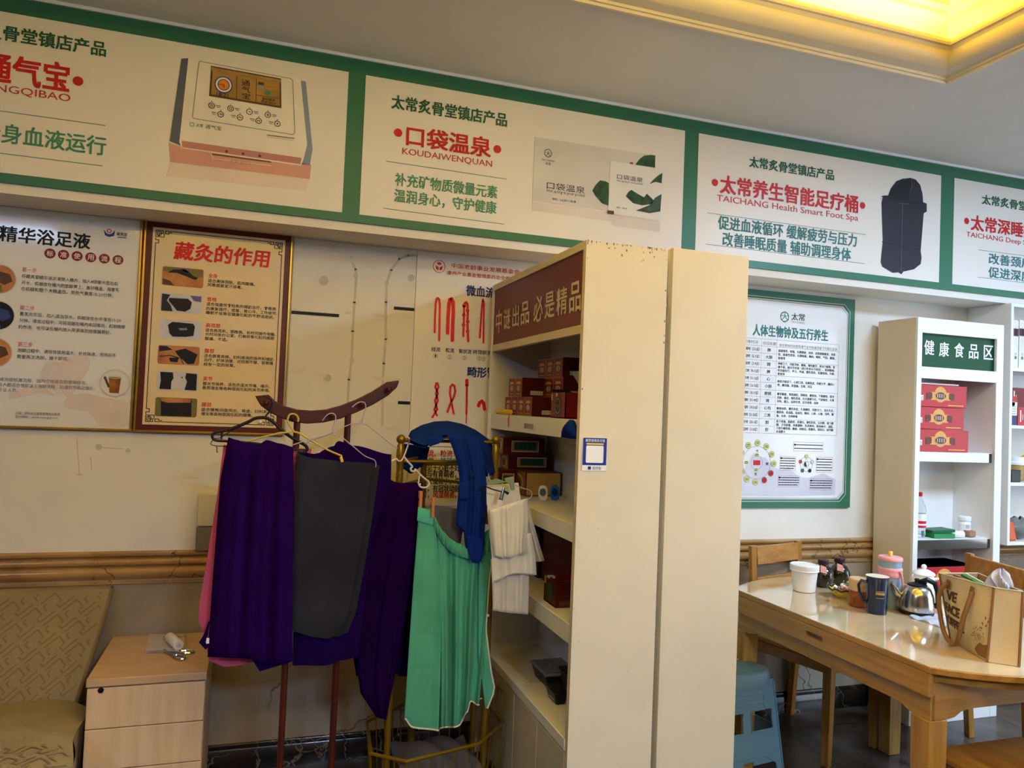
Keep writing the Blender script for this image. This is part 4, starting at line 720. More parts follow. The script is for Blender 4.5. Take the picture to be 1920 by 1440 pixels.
mb = MB(); mb.box(1.02, 1.14, 2.165, 2.22, 1.106, 1.20, 'box_dkred'); tag(mb.build('red_box', bevel=.002), 'dark red box at the near end of the second shelf', 'box')
# third shelf
t = thing('open_carton', (.98, 2.42, .798), 'open dark red carton with a green emblem on the third shelf', 'box'); mb = MB(); bx = (.966, 1.045, 2.372, 2.485); z1, h = .798, .090
mb.box(bx[0], bx[1], bx[2], bx[3], z1, z1+.004, 'box_red').box(bx[0], bx[0]+.003, bx[2], bx[3], z1, z1+h, 'box_dkred').box(bx[1]-.003, bx[1], bx[2], bx[3], z1, z1+h, 'box_red').box(bx[0], bx[1], bx[2], bx[2]+.003, z1, z1+h, 'box_dkred').box(bx[0], bx[1], bx[3]-.003, bx[3], z1, z1+h, 'box_red')
S = Sheet(mb, (bx[0], 0, 0), (0, -1, 0), (0, 0, 1), .0004); cu = -(bx[2]+bx[3])/2; S.disc(cu, z1+.045, .026, 'box_green', 1); S.rect(-bx[3]+.004, z1+h-.03, -bx[3]+.02, z1+h-.004, 'box_gold', 1); S2 = Sheet(mb, (0, bx[2], 0), (1, 0, 0), (0, 0, 1), .0004); S2.frame(bx[0]+.001, z1+.001, bx[1]-.001, z1+h-.001, .0015, 'box_brown', 1); S2.rect(bx[0]+.012, z1+.004, bx[1]-.004, z1+.022, 'box_brown', 1)
mb.build('carton_body', t, flat=True); boxpart('tape', t, (bx[0]-.001, bx[0]+.02, bx[2]+.06, bx[2]+.085, z1+h-.006, z1+h+.001), 'box_ivory', 0)
G3 = 'dark red cartons at the back of the third shelf'
carton((1.07, 2.50, .798), .12, .28, .20, 'large dark red carton behind the open one on the third shelf', G3, 'box_dkred', 0, False)
carton((1.06, 2.80, .798), .13, .28, .17, 'dark red carton farthest towards the wall on the third shelf', G3, 'box_dkred', 0, False)
carton((1.07, 2.17, .798), .12, .17, .19, 'dark red carton at the near end of the third shelf', G3, 'box_dkred', 0, False)
# counter: food boxes
def tray(x0, x1, y0, y1, z, h, body, label, lid=None, extra=None):
    t = thing('food_container', ((x0+x1)/2, (y0+y1)/2, z), label, 'container'); i = .012
    mb = MB(); mb.frustum([(x0+i, y0+i, z), (x1-i, y0+i, z), (x1-i, y1-i, z), (x0+i, y1-i, z)], [(x0, y0, z+h), (x1, y0, z+h), (x1, y1, z+h), (x0, y1, z+h)], body); mb.build('tub', t, bevel=.004)
    if lid:
        boxpart('lid', t, (x0-.005, x1+.005, y0-.005, y1+.005, z+h+.0005, z+h+.012), lid, .004)
        if extra: mb = MB(); S = Sheet(mb, (0, 0, z+h+.0125), (1, 0, 0), (0, 1, 0)); S.frame(x0+.008, y0+.008, x1-.008, y1-.008, .006, extra, 1); mb.prism([(x0+.01, y0+.01, z+h+.012), (x1-.01, y0+.01, z+h+.012), (x1-.01, y1-.01, z+h+.012), (x0+.01, y1-.01, z+h+.012)], (0, 0, .0015), lid); mb.build('rim', t)
    return t
tray(1.01, 1.13, 2.545, 2.70, .4605, .045, 'black_plastic', 'black food container with a clear blue-rimmed lid on the counter', 'clear_lid', 'blue_rim')
tray(1.045, 1.18, 2.36, 2.50, .4605, .085, 'black_plastic', 'tall black food container nearest the end panel on the counter', 'black_plastic')
t = tray(.985, 1.04, 2.395, 2.49, .4605, .045, 'black_plastic', 'small black container with a printed sleeve on the counter front'); boxpart('sleeve', t, (.993, 1.0, 2.42, 2.465, .472, .495), 'box_ivory', 0)
mb = MB(); mb.prism([(.98, 2.62, .4605), (1.17, 2.62, .4605), (1.17, 3.05, .4605), (.96, 2.95, .4605)], (0, 0, .0012), 'plastic_film2'); tag(mb.build('paper_sheet'), 'thin white sheet lying on the back of the counter', 'paper')
# ================================================================== LEFT: SOFA AND DRAWER PEDESTAL
sf = thing('sofa', (-.95, 2.75, 0), 'sofa under a tan fret-patterned cover at the left edge', 'sofa')
ZL = zoomer(0, 1000, 3.274)
x0, xr, yf = -1.75, onY(199, 1108, 3.09).x, 2.915
def backf(u, v):                                                # padded back, slightly leaning
    x = x0+(xr+.01-x0)*u-.045*v*0-(.085*(1-v)**1.2 if u > .97 else .085*(1-v)**1.2*max(0, (u-.6)/.4)); z = .30+(.742-.30)*v
    y = 2.865+.225*v+.010*math.sin(u*9)*(1-v)
    return Vector((x, y, z))
mb = MB(); nu, nv = 24, 12; mb.grid(backf, nu, nv, 'sofa_cloth'); mb.grid(lambda u, v: backf(1-u, v)+Vector((.0, .055, 0)), nu, nv, 'sofa_cloth')
def topf(u, v):
    a = backf(u, 1); return a+Vector((0, .055*v, .005*math.sin(math.pi*v)))
mb.grid(topf, nu, 6, 'sofa_cloth'); mb.grid(lambda u, v: backf(1, v)+Vector((  .012*math.sin(math.pi*u), .055*u, 0)), 6, nv, 'sofa_cloth'); mb.grid(lambda u, v: backf(0, v)+Vector((0, .055*(1-u), 0)), 6, nv, 'sofa_cloth')
def fret(mb, fn, uu, vv, W_, H_, a=.0175, w=.0050):             # raised jacquard fret: diagonal bars with hooked ends
    k2 = math.sqrt(.5); n = int((W_+H_)/a)+4
    def seg(p_, q_):
        A = [(p_[0]-p_[1])*k2, (p_[0]+p_[1])*k2]; B = [(q_[0]-q_[1])*k2, (q_[0]+q_[1])*k2]
        N = max(1, int(math.hypot(B[0]-A[0], B[1]-A[1])/.03)); d = Vector((B[0]-A[0], B[1]-A[1])).normalized(); pn = Vector((-d.y, d.x))*w/2
        for i in range(N):
            P0 = [A[j]+(B[j]-A[j])*i/N for j in (0, 1)]; P1 = [A[j]+(B[j]-A[j])*(i+1)/N for j in (0, 1)]
            c = []
            for P_, s_ in ((P0, -1), (P1, -1), (P1, 1), (P0, 1)):
                x, z = P_[0]+pn.x*s_, P_[1]+pn.y*s_
                if not (0.004 < x < W_-.004 and 0.004 < z < H_-.004): break
                c.append(fn(x/W_, z/H_))
            if len(c) == 4: mb.add(c, [(0, 1, 2, 3)], 'sofa_fret')
    for i in range(-n, n):
        for j in range(-n, n):
            P_, Q_ = i*4*a, j*4*a; o_ = 2*a*(j % 2)
            p_ = P_+o_; q_ = Q_
            seg((p_, q_), (p_+3*a, q_)); seg((p_, q_+a), (p_+3*a, q_+a)); seg((p_+3*a, q_), (p_+3*a, q_-a)); seg((p_, q_+a), (p_, q_+2*a)); seg((p_+1*a, q_+2*a), (p_+1*a, q_+3.2*a)); seg((p_+2*a, q_+2*a), (p_+2*a, q_+3.2*a)); seg((p_+a, q_+2*a), (p_+.4*a, q_+2*a)); seg((p_+2*a, q_+3.2*a), (p_+2.7*a, q_+3.2*a))
fret(mb, lambda u, v: backf(u, v)+Vector((0, -.0022, 0)), 0, 0, xr-x0, .49)
o = mb.build('backrest', sf)
def seatf(u, v):                                                # top then roll over to the front, v: 0 back .. 1 front bottom
    y = 2.90-.62*min(1, v/.62); z = .425
    if v > .62: w = (v-.62)/.38; z = .425-.40*w; y = 2.28-.012*math.sin(w*9+u*22)
    else: z += .016*math.sin(math.pi*v/.62)-.010*math.sin(u*14+v*8)*v
    xe = -.515+.07*min(1, v/.62)+.008*math.sin(v*16)
    x = x0+(xe-x0)*u
    e = max(0, (u-.93)/.07); z -= .03*e*e
    return Vector((x, y, z))
mb = MB(); mb.grid(seatf, 30, 40, 'sofa_cloth')
def sidef(u, v):
    a = seatf(1, u); return Vector((a.x+.006*math.sin(v*5+u*20), a.y, a.z*(1-v)))
mb.grid(sidef, 40, 12, 'sofa_cloth'); mb.box(x0, -.54, 2.32, 2.88, .02, .38, 'sofa_cloth')
fret(mb, lambda u, v: seatf(u, .38+.24*(1-v))+Vector((0, 0, .002)), 0, 0, 1.2, .24); mb.build('seat', sf)
px0, px1, py0, py1, pz = -.482, -.128, 2.700, 3.150, .552
pd = thing('drawer_pedestal', ((px0+px1)/2, 2.92, 0), 'low beech-coloured drawer pedestal beside the sofa', 'drawer unit')
boxpart('top_panel', pd, (px0, px1, py0-.004, py1, pz-.026, pz), 'beech_top', .003)
mb = MB(); mb.box(px0+.003, px0+.02, py0+.016, py1, 0, pz-.027, 'beech_front').box(px1-.02, px1-.003, py0+.016, py1, 0, pz-.027, 'beech_front').box(px0+.02, px1-.02, py1-.015, py1, 0, pz-.027, 'beech_front').box(px0+.02, px1-.02, py0+.02, py1-.02, 0, .03, 'beech_front'); mb.build('carcass', pd)
for k in range(4):
    zt = pz-.030-k*.130
    if zt-.126 > -.01: boxpart('drawer', pd, (px0+.004, px1-.004, py0-.002, py0+.016, max(.004, zt-.127), zt), 'beech_front', .002)
kx = onY(190, 1285, py0).x; kz = onY(190, 1285, py0).z-.014
MB().tube([(kx, py0-.006, kz), (kx, py0-.0025, kz)], .0085, 'lock_black', 20).build('lock', pd)
# on the pedestal: card, tissue roll, scissors
ZT = pz
c_ = [onZ(*ZL(*p_), ZT) for p_ in ((918, 625), (1140, 625), (1135, 712), (893, 722))]
mb = MB(); mb.prism([p_+Vector((0, 0, .0008)) for p_ in c_], (0, 0, .003), 'card_print'); n_ = (c_[1]-c_[0]).normalized(); u_ = (c_[0]-c_[3]).normalized()
S = Sheet(mb, c_[3]+Vector((0, 0, .0038)), n_, u_-n_*u_.dot(n_), .0003); L_ = (c_[2]-c_[3]).length; H_ = (c_[0]-c_[3]).length
for i, (a, b) in enumerate(((.10, .80), (.22, .86), (.32, .78), (.5, .82), (.16, .66))): S.path([(L_*a, H_*b), (L_*a+.012, H_*b-.012), (L_*a+.022, H_*b+.006), (L_*a+.030, H_*b-.008)], .003, 'ink_black', 1)
for i in range(9): u = L_*(.15+.08*i); v = H_*(.12+.2*((i*7) % 5)/5); S.line((u, v), (u+.014, v+.01), .0015, 'ink_grey', 1)
tag(mb.build('greeting_card', flat=True), 'shiny printed card lying under the tissue roll on the pedestal', 'card')
a, b = onZ(*ZL(1040, 690), ZT), onZ(*ZL(1108, 745), ZT)
ra = Vector((a.x-.004, a.y+.03, ZT+.0220)); rb = Vector((b.x-.010, b.y+.035, ZT+.0220)); mb = MB(); mb.tube([ra, ra.lerp(rb, .02), ra.lerp(rb, .98), rb], [.0165, .018, .018, .0165], 'tissue', 20); mb.tube([rb, rb+(rb-ra).normalized()*.0008], [.008, .008], 'pr_grey', 12)
tag(mb.build('tissue_roll'), 'small white tissue roll lying on the card on the pedestal', 'tissue roll')
sx = thing('scissors', (-.27, 2.88, ZT), 'pair of steel scissors lying on the pedestal in front of the card', 'scissors')
A = onZ(*ZL(885, 739), ZT); Pv = onZ(*ZL(1010, 735), ZT); R1 = onZ(*ZL(1100, 770), ZT); R2 = onZ(*ZL(1140, 738), ZT)
for tip, rc, dz in ((A, R2, .003), (A+Vector((.004, .004, 0)), R1, .0065)):
    d = (Pv-tip).normalized(); n = Vector((-d.y, d.x, 0)); z_ = Vector((0, 0, dz)); mb = MB()
    mb.prism([tip+z_, Pv+n*.006+z_, Pv+d*.012+z_, Pv-n*.004+z_], (0, 0, .003), 'chrome'); bl = mb.build('blade', sx)
    mb = MB(); d2 = (rc-Pv).normalized(); n2 = Vector((-d2.y, d2.x, 0)); ring = [rc+d2*.028*math.cos(w)+n2*.0125*math.sin(w)+Vector((0, 0, .006)) for w in [2*math.pi*i/20 for i in range(21)]]
    mb.tube([Pv+Vector((0, 0, .006)), rc-d2*.028+Vector((0, 0, .006))], [.004, .005], 'chrome', 8); mb.tube(ring, .0045, 'chrome', 8); mb.build('handle', sx)
MB().lathe([(.005, 0), (.005, .011), (.003, .012)], (Pv.x, Pv.y, ZT+.002), 'steel', 12).build('pivot_screw', sx)
# ================================================================== COAT STAND
YS = 2.53
ZA = zoomer(370, 700, 4.465)
cs = thing('coat_stand', (.2, YS, 0), 'dark red wooden coat stand with a curved yoke of pegs', 'coat stand')
top = [(598, 178), (650, 230), (735, 275), (840, 303), (960, 312), (1080, 302), (1200, 270), (1330, 220), (1460, 155), (1590, 72), (1688, 58)]
bot = [(1690, 68), (1672, 118), (1600, 185), (1480, 258), (1340, 325), (1200, 380), (1060, 412), (920, 422), (800, 408), (700, 375), (610, 330), (530, 270), (482, 190)]
pts = [onY(*ZA(*p_), YS-.012) for p_ in top+bot]
MB().prism(pts, (0, .024, 0), 'rosewood').build('yoke', cs, bevel=.003)
pegs = [(578, 245), (800, 368), (1128, 348), (1380, 255), (1603, 130)]; PEG = []
for c in pegs:
    p_ = onY(*ZA(*c), YS-.04); PEG.append(p_); q_ = Vector((p_.x, YS-.013, p_.z))
    MB().tube([q_, Vector((p_.x, YS-.030, p_.z)), Vector((p_.x, YS-.036, p_.z)), Vector((p_.x, YS-.050, p_.z)), Vector((p_.x, YS-.056, p_.z))], [.005, .0055, .009, .009, .004], 'rosewood', 14).build('peg', cs)
for xa, ya, xb, yb in ((556, 786, 526, 1440), (643, 770, 631, 1440)):
    a = onY(xa, ya, YS+.0); b = onY(xb, yb, YS); xm = (a.x+b.x)/2
    MB().tube([(xm, YS, .028), (xm, YS, a.z)], .0105, 'rosewood_v', 14).build('pole', cs)
mb = MB(); mb.box(.02, .40, YS-.02, YS+.02, .0, .03, 'rosewood').box(.10, .14, YS-.2, YS+.2, 0, .03, 'rosewood').box(.27, .31, YS-.2, YS+.2, 0, .03, 'rosewood'); mb.build('foot', cs, bevel=.003)
# ---- cloth: a hanging sheet between two photo-traced edges, with folds, both faces and closed rims
def smooth(pts, t):
    """point at fraction t (by arc length) of a polyline"""
    L = [0]
    for i in range(len(pts)-1): L.append(L[-1]+math.hypot(pts[i+1][0]-pts[i][0], pts[i+1][1]-pts[i][1]))
    s_ = t*L[-1]
    for i in range(len(pts)-1):
        if s_ <= L[i+1]+1e-9:
            f = (s_-L[i])/max(1e-9, L[i+1]-L[i]); return (pts[i][0]+(pts[i+1][0]-pts[i][0])*f, pts[i][1]+(pts[i+1][1]-pts[i][1])*f)
    return pts[-1]
def prof1(pr, u):
    if not pr: return 0
    for i in range(len(pr)-1):
        if pr[i][0] <= u <= pr[i+1][0]:
            f = (u-pr[i][0])/(pr[i+1][0]-pr[i][0]); f = f*f*(3-2*f); return pr[i][1]+(pr[i+1][1]-pr[i][1])*f
    return pr[-1][1]
def drape(mb, Lp, Rp, Y, mn, th=.02, folds=4, amp=.008, ph=0, top=None, bot=None, nu=40, nv=44, grow=1., z=None, tilt=0., skew=0.):
    """Lp, Rp: left / right edge in photo points, top to bottom; top / bot: [(u, dy px)] edge profiles"""
    rr_ = [(ph*1.7+i*2.39) % 6.28 for i in range(4)]
    def P_(u, v):
        a, b = smooth(Lp, v), smooth(Rp, v); x = a[0]+(b[0]-a[0])*u; y = a[1]+(b[1]-a[1])*u
        y += (1-v)**3*prof1(top, u)+v**3*prof1(bot, u)
        w = u+skew*(v-.5)
        d = amp*(.25+.75*min(1, v*2.2)**.8*grow)*(math.sin(2*math.pi*folds*w+ph)+.5*math.sin(2*math.pi*folds*1.73*w+rr_[0]+v)+.3*math.sin(2*math.pi*folds*.6*w+rr_[1]-v*1.3))
        d += tilt*(u-.5)
        edge = min(1, min(u, 1-u)*14); ve = min(1, v*22, (1-v)*30)
        half = th/2*math.sqrt(max(.02, edge))*math.sqrt(max(.02, ve))
        return x, y, d, half
    def front(u, v): x, y, d, h = P_(u, v); return onY(x, y, Y+d-h)
    def back(u, v):
        x, y, d, h = P_(u, v); q_ = onY(x, y, Y+d-h); return Vector((q_.x, Y+d+h, q_.z))
    mb.grid(lambda u, v: front(u, 1-v), nu, nv, mn); mb.grid(lambda u, v: back(1-u, 1-v), nu, nv, mn)
    mb.grid(lambda u, v: (front if u < .5 else back)(v, 0), 1, nu, mn); mb.grid(lambda u, v: (back if u < .5 else front)(v, 1), 1, nu, mn)
    mb.grid(lambda u, v: (front if u > .5 else back)(0, 1-v), 1, nv, mn); mb.grid(lambda u, v: (back if u > .5 else front)(1, 1-v), 1, nv, mn)
    return front
def hem(mb, front, mn, path, r=.003):
    mb.tube([front(u, v)+Vector((0, -.001, 0)) for u, v in path], r, mn, 6)
# hangers on the pegs
def wire(name, pts, Y, r, mn, label, extra=None, hookpeg=None, cat='hanger', group=None):
    t = MB(); t.tube([onY(*ZA(*p_), Y) for p_ in pts], r, mn, 7)
    if extra: extra(t)
    return tag(t.build(name), label, cat, group)
def curve(pts, n=6):
    out = []
    P_ = [pts[0]]+list(pts)+[pts[-1]]
    for i in range(1, len(P_)-2):
        for k in range(n):
            t = k/n; q_ = []
            for j in (0, 1): a, b, c, d = (P_[i-1][j], P_[i][j], P_[i+1][j], P_[i+2][j]); q_.append(.5*((2*b)+(-a+c)*t+(2*a-5*b+4*c-d)*t*t+(-a+3*b-3*c+d)*t**3))
            out.append(tuple(q_))
    return out+[pts[-1]]
hb_ = thing('clothes_hanger', (PEG[0].x, YS-.045, PEG[0].z-.05), 'black plastic hanger on the leftmost peg carrying the purple towel', 'hanger')
mb = MB()
def hp(c, r): mb.tube([onY(*ZA(*p_), YS-.047) for p_ in curve(c, 5)], r, 'hanger_black', 8)
hp([(545, 190), (600, 205), (628, 250), (610, 310), (565, 365)], .0026); hp([(245, 478), (330, 448), (430, 405), (480, 378), (540, 370), (590, 378), (640, 410), (700, 470), (780, 530), (850, 572), (905, 605), (918, 640), (880, 662), (840, 650)], .0052); hp([(240, 480), (190, 488), (140, 500), (125, 530), (150, 560), (250, 568), (500, 590), (840, 640)], .0042); hp([(165, 492), (215, 478), (206, 500), (202, 552)], .003)
mb.build('hanger_frame', hb_)
o = MB(); p_ = onY(*ZA(530, 406), YS-.047); o.tube([p_+Vector((0, -.0085, 0)), p_+Vector((0, -.004, 0))], [.0035, .0045], 'hanger_white', 12); o.build('button', hb_)
wire('wire_hanger', curve([(400, 425), (300, 475), (180, 545)])+curve([(140, 545), (112, 590), (150, 606), (215, 610), (600, 620), (900, 640)]), YS-.022, .0013, 'hanger_black', 'thin dark wire hanger behind the black one, carrying the pink towel', lambda t: (t.tube([onY(*ZA(*p_), YS-.022) for p_ in curve([(165, 632), (163, 655), (172, 664)])], .0014, 'hanger_black', 6), t.tube([onY(*ZA(*p_), YS-.022) for p_ in curve([(165, 632), (160, 612)])], .0014, 'hanger_black', 6)))
wire('wire_hanger', curve([(842, 405), (845, 375), (825, 348), (795, 340), (768, 352), (755, 390), (765, 420), (808, 488)])+curve([(808, 488), (860, 505), (950, 560), (1090, 640), (1205, 690)])+[(1205, 690), (1212, 742)], YS-.062, .0030, 'hanger_gold', 'gold wire hanger on the second peg, over the grey towel', lambda t: (t.tube([onY(*ZA(*p_), YS-.062) for p_ in [(808, 488), (690, 500), (540, 535), (415, 568)]], .003, 'hanger_gold', 7), t.tube([onY(*ZA(*p_), YS-.062) for p_ in [(1200, 700), (1213, 742)]], .0048, 'hanger_yellow', 8)))
wire('wire_hanger', curve([(1045, 398), (1085, 350), (1120, 335), (1150, 345), (1158, 370), (1150, 420), (1132, 470), (1135, 510)])+curve([(1135, 510), (1200, 530), (1290, 600), (1400, 690), (1480, 725), (1495, 760), (1492, 785)]), YS-.066, .0017, 'hanger_lilac', 'lilac wire hanger on the middle peg', lambda t: (t.tube([onY(*ZA(*p_), YS-.066) for p_ in curve([(1135, 490), (1080, 515), (960, 550), (880, 572), (800, 600)])], .0017, 'hanger_lilac', 7), t.tube([onY(*ZA(*p_), YS-.066) for p_ in curve([(930, 560), (940, 582), (1010, 610), (1050, 632), (1025, 660), (1000, 662), (985, 640)])], .0015, 'hanger_lilac', 7)))
wire('wire_hanger', curve([(1295, 285), (1330, 255), (1365, 240), (1400, 248), (1410, 285), (1395, 340), (1380, 390), (1385, 425)])+curve([(1385, 425), (1430, 440), (1520, 510), (1620, 590), (1680, 628)]), YS-.060, .0017, 'hanger_lilac', 'lilac wire hanger on the fourth peg reaching towards the brass rack', lambda t: t.tube([onY(*ZA(*p_), YS-.060) for p_ in curve([(1382, 385), (1350, 420), (1300, 422), (1210, 455), (1130, 500), (1000, 545), (900, 590)])], .0017, 'hanger_lilac', 7))
# towels on the stand
mb = MB(); drape(mb, [(419, 834), (407, 930), (388, 1050), (374, 1130), (372, 1165), (384, 1192), (392, 1240)], [(585, 842), (560, 940), (535, 1060), (520, 1150), (510, 1200), (495, 1240)], YS-.018, 'cloth_pink', .006, 2.5, .0015, 1.2, bot=[(0, 0), (.3, 10), (1, 0)], nu=24)
tag(mb.build('towel'), 'pink towel hanging behind the left purple towel', 'towel')
mb = MB(); fr = drape(mb, [(562, 846), (556, 900), (552, 1050), (549, 1238)], [(734, 852), (733, 905), (700, 1000), (684, 1120), (672, 1230)], YS-.031, 'cloth_purple2', .007, 3, .002, .6, top=[(0, 0), (.15, 4), (.38, -12), (.41, -22), (.6, -14), (1, 0)], bot=[(0, 10), (.5, 14), (.75, 6), (1, 2)], nu=40)
tag(mb.build('towel'), 'wide dark purple towel hanging behind the grey towel', 'towel')
t = thing('towel', (.2, YS-.05, 1.0), 'grey double-folded towel hanging in the middle of the coat stand', 'towel')
mb = MB(); drape(mb, [(555, 856), (552, 930), (549, 1080), (547, 1188)], [(712, 872), (700, 960), (684, 1060), (668, 1150), (652, 1193)], YS-.044, 'cloth_grey', .006, 1.5, .0012, .3, top=[(0, 0), (.5, 6), (1, 0)], bot=[(0, -4), (.5, 4), (.8, 2), (1, -6)], nu=26); mb.build('back_layer', t)
mb = MB(); fr = drape(mb, [(556, 850), (552, 930), (549, 1080), (547, 1188)], [(702, 869), (690, 960), (670, 1080), (652, 1170), (632, 1198)], YS-.053, 'cloth_grey', .008, 1.5, .0015, 2.3, top=[(0, 0), (.2, 5), (.5, 4), (1, 0)], bot=[(0, -4), (.5, 2), (.8, 2), (1, -8)], nu=30); hem(mb, fr, 'cloth_grey', [(.985, v/20) for v in range(1, 20)], .0012); mb.build('front_layer', t)
t = thing('towel', (.02, YS-.06, 1.0), 'dark purple towel at the left end of the coat stand', 'towel')
mb = MB(); drape(mb, [(455, 1180), (475, 1240), (487, 1259)], [(548, 1180), (549, 1225), (549, 1240)], YS-.064, 'cloth_purple2', .006, 1, .001, nu=16, nv=14); mb.build('back_layer', t)
mb = MB(); fr = drape(mb, [(428, 820), (413, 900), (403, 1030), (394, 1150), (389, 1230)], [(550, 832), (551, 930), (549, 1060), (548, 1150), (548, 1232)], YS-.084, 'cloth_purple', .026, 3.2, .0045, .4, top=[(0, 0), (.12, 3), (.3, 8), (.45, 8), (.6, -2), (.8, 2), (1, 6)], bot=[(0, 2), (.45, 4), (.7, 14), (1, 8)], nu=50); mb.build('front_layer', t)
mb = MB(); mb.tube([onY(x, y, YS-.074) for x, y in ((392, 1165), (386, 1190), (379, 1204), (386, 1213), (398, 1205))], [.002, .006, .009, .008, .003], 'cloth_purple2', 8); a = onY(391, 1200, YS-.086); mb.box(a.x-.006, a.x+.002, a.y-.0015, a.y, a.z-.010, a.z+.006, 'hanger_white'); mb.build('care_tag', t)
# ================================================================== BRASS RACK
YR = 2.60
gr = thing('garment_rack', (.62, 2.72, 0), 'brass-coloured metal rack with ball finials and a wire basket', 'rack')
A_, B_ = onY(752, 826, YR), onY(930, 826, YR+.03); C1, C2 = Vector((.60, 2.86, 0)), Vector((.85, 2.90, 0)); zt = A_.z
def post(x, y, ztop, mn, ball=True):
    mb = MB(); pr = [(.0115, .0), (.0115, ztop-.16), (.0125, ztop-.158)]
    for i in range(4): z = ztop-.155+i*.012; pr += [(.0118, z), (.0136, z+.005), (.0118, z+.011)]
    pr += [(.0122, ztop-.10), (.0145, ztop-.05), (.0128, ztop-.018), (.009, ztop-.010)]
    mb.lathe(pr, (x, y, 0), mn, 16); p_ = mb.build('post', gr)
    if ball: b = MB(); b.ball((x, y, ztop+.004), .0165, mn, 10); b.build('ball_finial', p_)
post(A_.x, YR, zt, 'gold_paint'); post(B_.x, YR+.03, zt+.005, 'gold_paint'); post(C1.x, C1.y, zt-.02, 'gold_shaded', False); post(C2.x, C2.y, zt-.02, 'gold_shaded', False)
def bar(a, b, r=.006, mn='gold_paint'): MB().tube([a, b], r, mn, 10).build('crossbar', gr)
ay, by = Vector((A_.x, YR, 0)), Vector((B_.x, YR+.03, 0)); za = lambda p_, z: Vector((p_.x, p_.y, z))
z1_, z2_ = onY(770, 826, YR).z, onY(770, 865, YR).z
bar(za(ay, z1_), za(by, z1_)); bar(za(ay, z2_), za(by, z2_)); bar(za(C1, z1_), za(C2, z1_), .005, 'gold_shaded'); bar(za(C1, z2_-.03), za(C2, z2_-.03), .005, 'gold_shaded'); bar(za(ay, z1_), za(C1, z1_), .005); bar(za(by, z1_), za(C2, z1_), .005); bar(za(ay, z2_), za(C1, z2_), .005); bar(za(by, z2_), za(C2, z2_), .005); bar(za(ay, z2_-.085), za(C1, z2_-.085), .005); bar(za(C1, z2_-.085), za(by, z2_-.085), .006, 'gold_shaded'); bar(za(ay, .52), za(C1, .52), .005); bar(za(by, .52), za(C2, .52), .005)
rim = [onZ(695, 1413, .30), onZ(762, 1428, .30), onZ(897, 1395, .30), Vector((.90, 2.68, .30)), Vector((.895, 2.92, .30)), Vector((.60, 2.95, .30)), Vector((.42, 2.80, .30))]
bk = MB(); bk.tube(rim+[rim[0]], .0062, 'gold_paint', 8)
low = [Vector((.64+(p_.x-.64)*.9, 2.70+(p_.y-2.70)*.9, .03)) for p_ in rim]; bk.build('basket_rim', gr); bk = MB(); bk.tube(low+[low[0]], .005, 'gold_paint', 8); bk.build('basket_base', gr)
mb = MB()
for i in range(len(rim)):
    n = max(2, int((rim[(i+1) % 7]-rim[i]).length/.042))
    for k in range(n): f = k/n; mb.tube([rim[i].lerp(rim[(i+1) % 7], f), low[i].lerp(low[(i+1) % 7], f)], .0022, 'gold_paint', 6)
mb.build('basket_wires', gr)
rim2 = [Vector((p_.x, p_.y, .405)) for p_ in (Vector((.905, 2.70, 0)), Vector((.895, 2.92, 0)), Vector((.60, 2.95, 0)))]; mb = MB(); mb.tube(rim2, .005, 'gold_shaded', 8)
for i in range(2):
    for k in range(5): f = (k+.5)/5; a = rim2[i].lerp(rim2[i+1], f); mb.tube([a, Vector((a.x, a.y, .30))], .002, 'gold_shaded', 6)
mb.build('basket_back', gr)
mb = MB(); mb.grid(lambda u, v: Vector((.51+.28*u, 2.56+.26*v, .20+.05*math.sin(math.pi*u)*math.sin(math.pi*v)+.012*math.sin(u*13+v*7))), 16, 14, 'cloth_grey_edge'); mb.grid(lambda u, v: Vector((.79-.28*u, 2.56+.26*v, .06)), 2, 2, 'cloth_grey_edge')
mb.grid(lambda u, v: Vector((.51+.28*u, 2.56, .06+.14*v+.012*math.sin(u*13)*v)), 16, 3, 'cloth_grey_edge')
tag(mb.build('cloth_bundle'), 'pale cloth bundle lying in the wire basket of the brass rack', 'cloth')
# white plastic hanger hooked on the rack, with the long purple cloth
YH = YR-.035
hw = thing('clothes_hanger', (A_.x, YH, 1.24), 'white plastic hanger hooked on the brass rack post', 'hanger'); mb = MB()
def hq(c, r, mn='hanger_white', Y=YH): mb.tube([onY(*ZR(*p_), Y) for p_ in curve(c, 5)], r, mn, 8)
hq([(462, 272), (480, 285), (482, 320), (460, 390), (430, 470), (405, 515), (375, 522), (352, 500)], .0026); hq([(430, 478), (470, 530), (515, 580), (498, 600), (510, 628), (545, 625), (548, 610), (600, 665), (650, 710), (685, 735), (690, 765), (665, 795), (610, 795), (585, 770), (605, 762)], .0032); hq([(352, 498), (300, 525), (245, 560), (220, 595), (195, 580), (180, 600), (120, 632)], .0032); hq([(172, 605), (158, 680)], .0025); hq([(590, 670), (578, 760)], .0026)
mb.build('hanger_frame', hw)
t = thing('towel', (.4, YH, 1.0), 'long purple towel tapering to a point, hanging from the white hanger', 'towel')
mb = MB(); drape(mb, [(690, 990), (668, 1120), (662, 1230), (668, 1268)], [(790, 1000), (785, 1120), (775, 1200), (768, 1268)], YH+.055, 'cloth_purple2', .012, 3, .004, 2, bot=[(0, 0), (.6, -40), (.8, 0), (1, 0)], nu=30); mb.build('back_layer', t)
mb = MB(); drape(mb, [(700, 893), (692, 1000), (672, 1120), (667, 1235), (676, 1300), (706, 1345)], [(793, 905), (786, 1000), (770, 1100), (752, 1200), (738, 1280), (724, 1350)], YH+.012, 'cloth_purple', .024, 2.6, .005, 1.1, top=[(0, 0), (.15, -4), (.5, 6), (1, 0)], nu=40, grow=1.2); mb.build('front_layer', t)
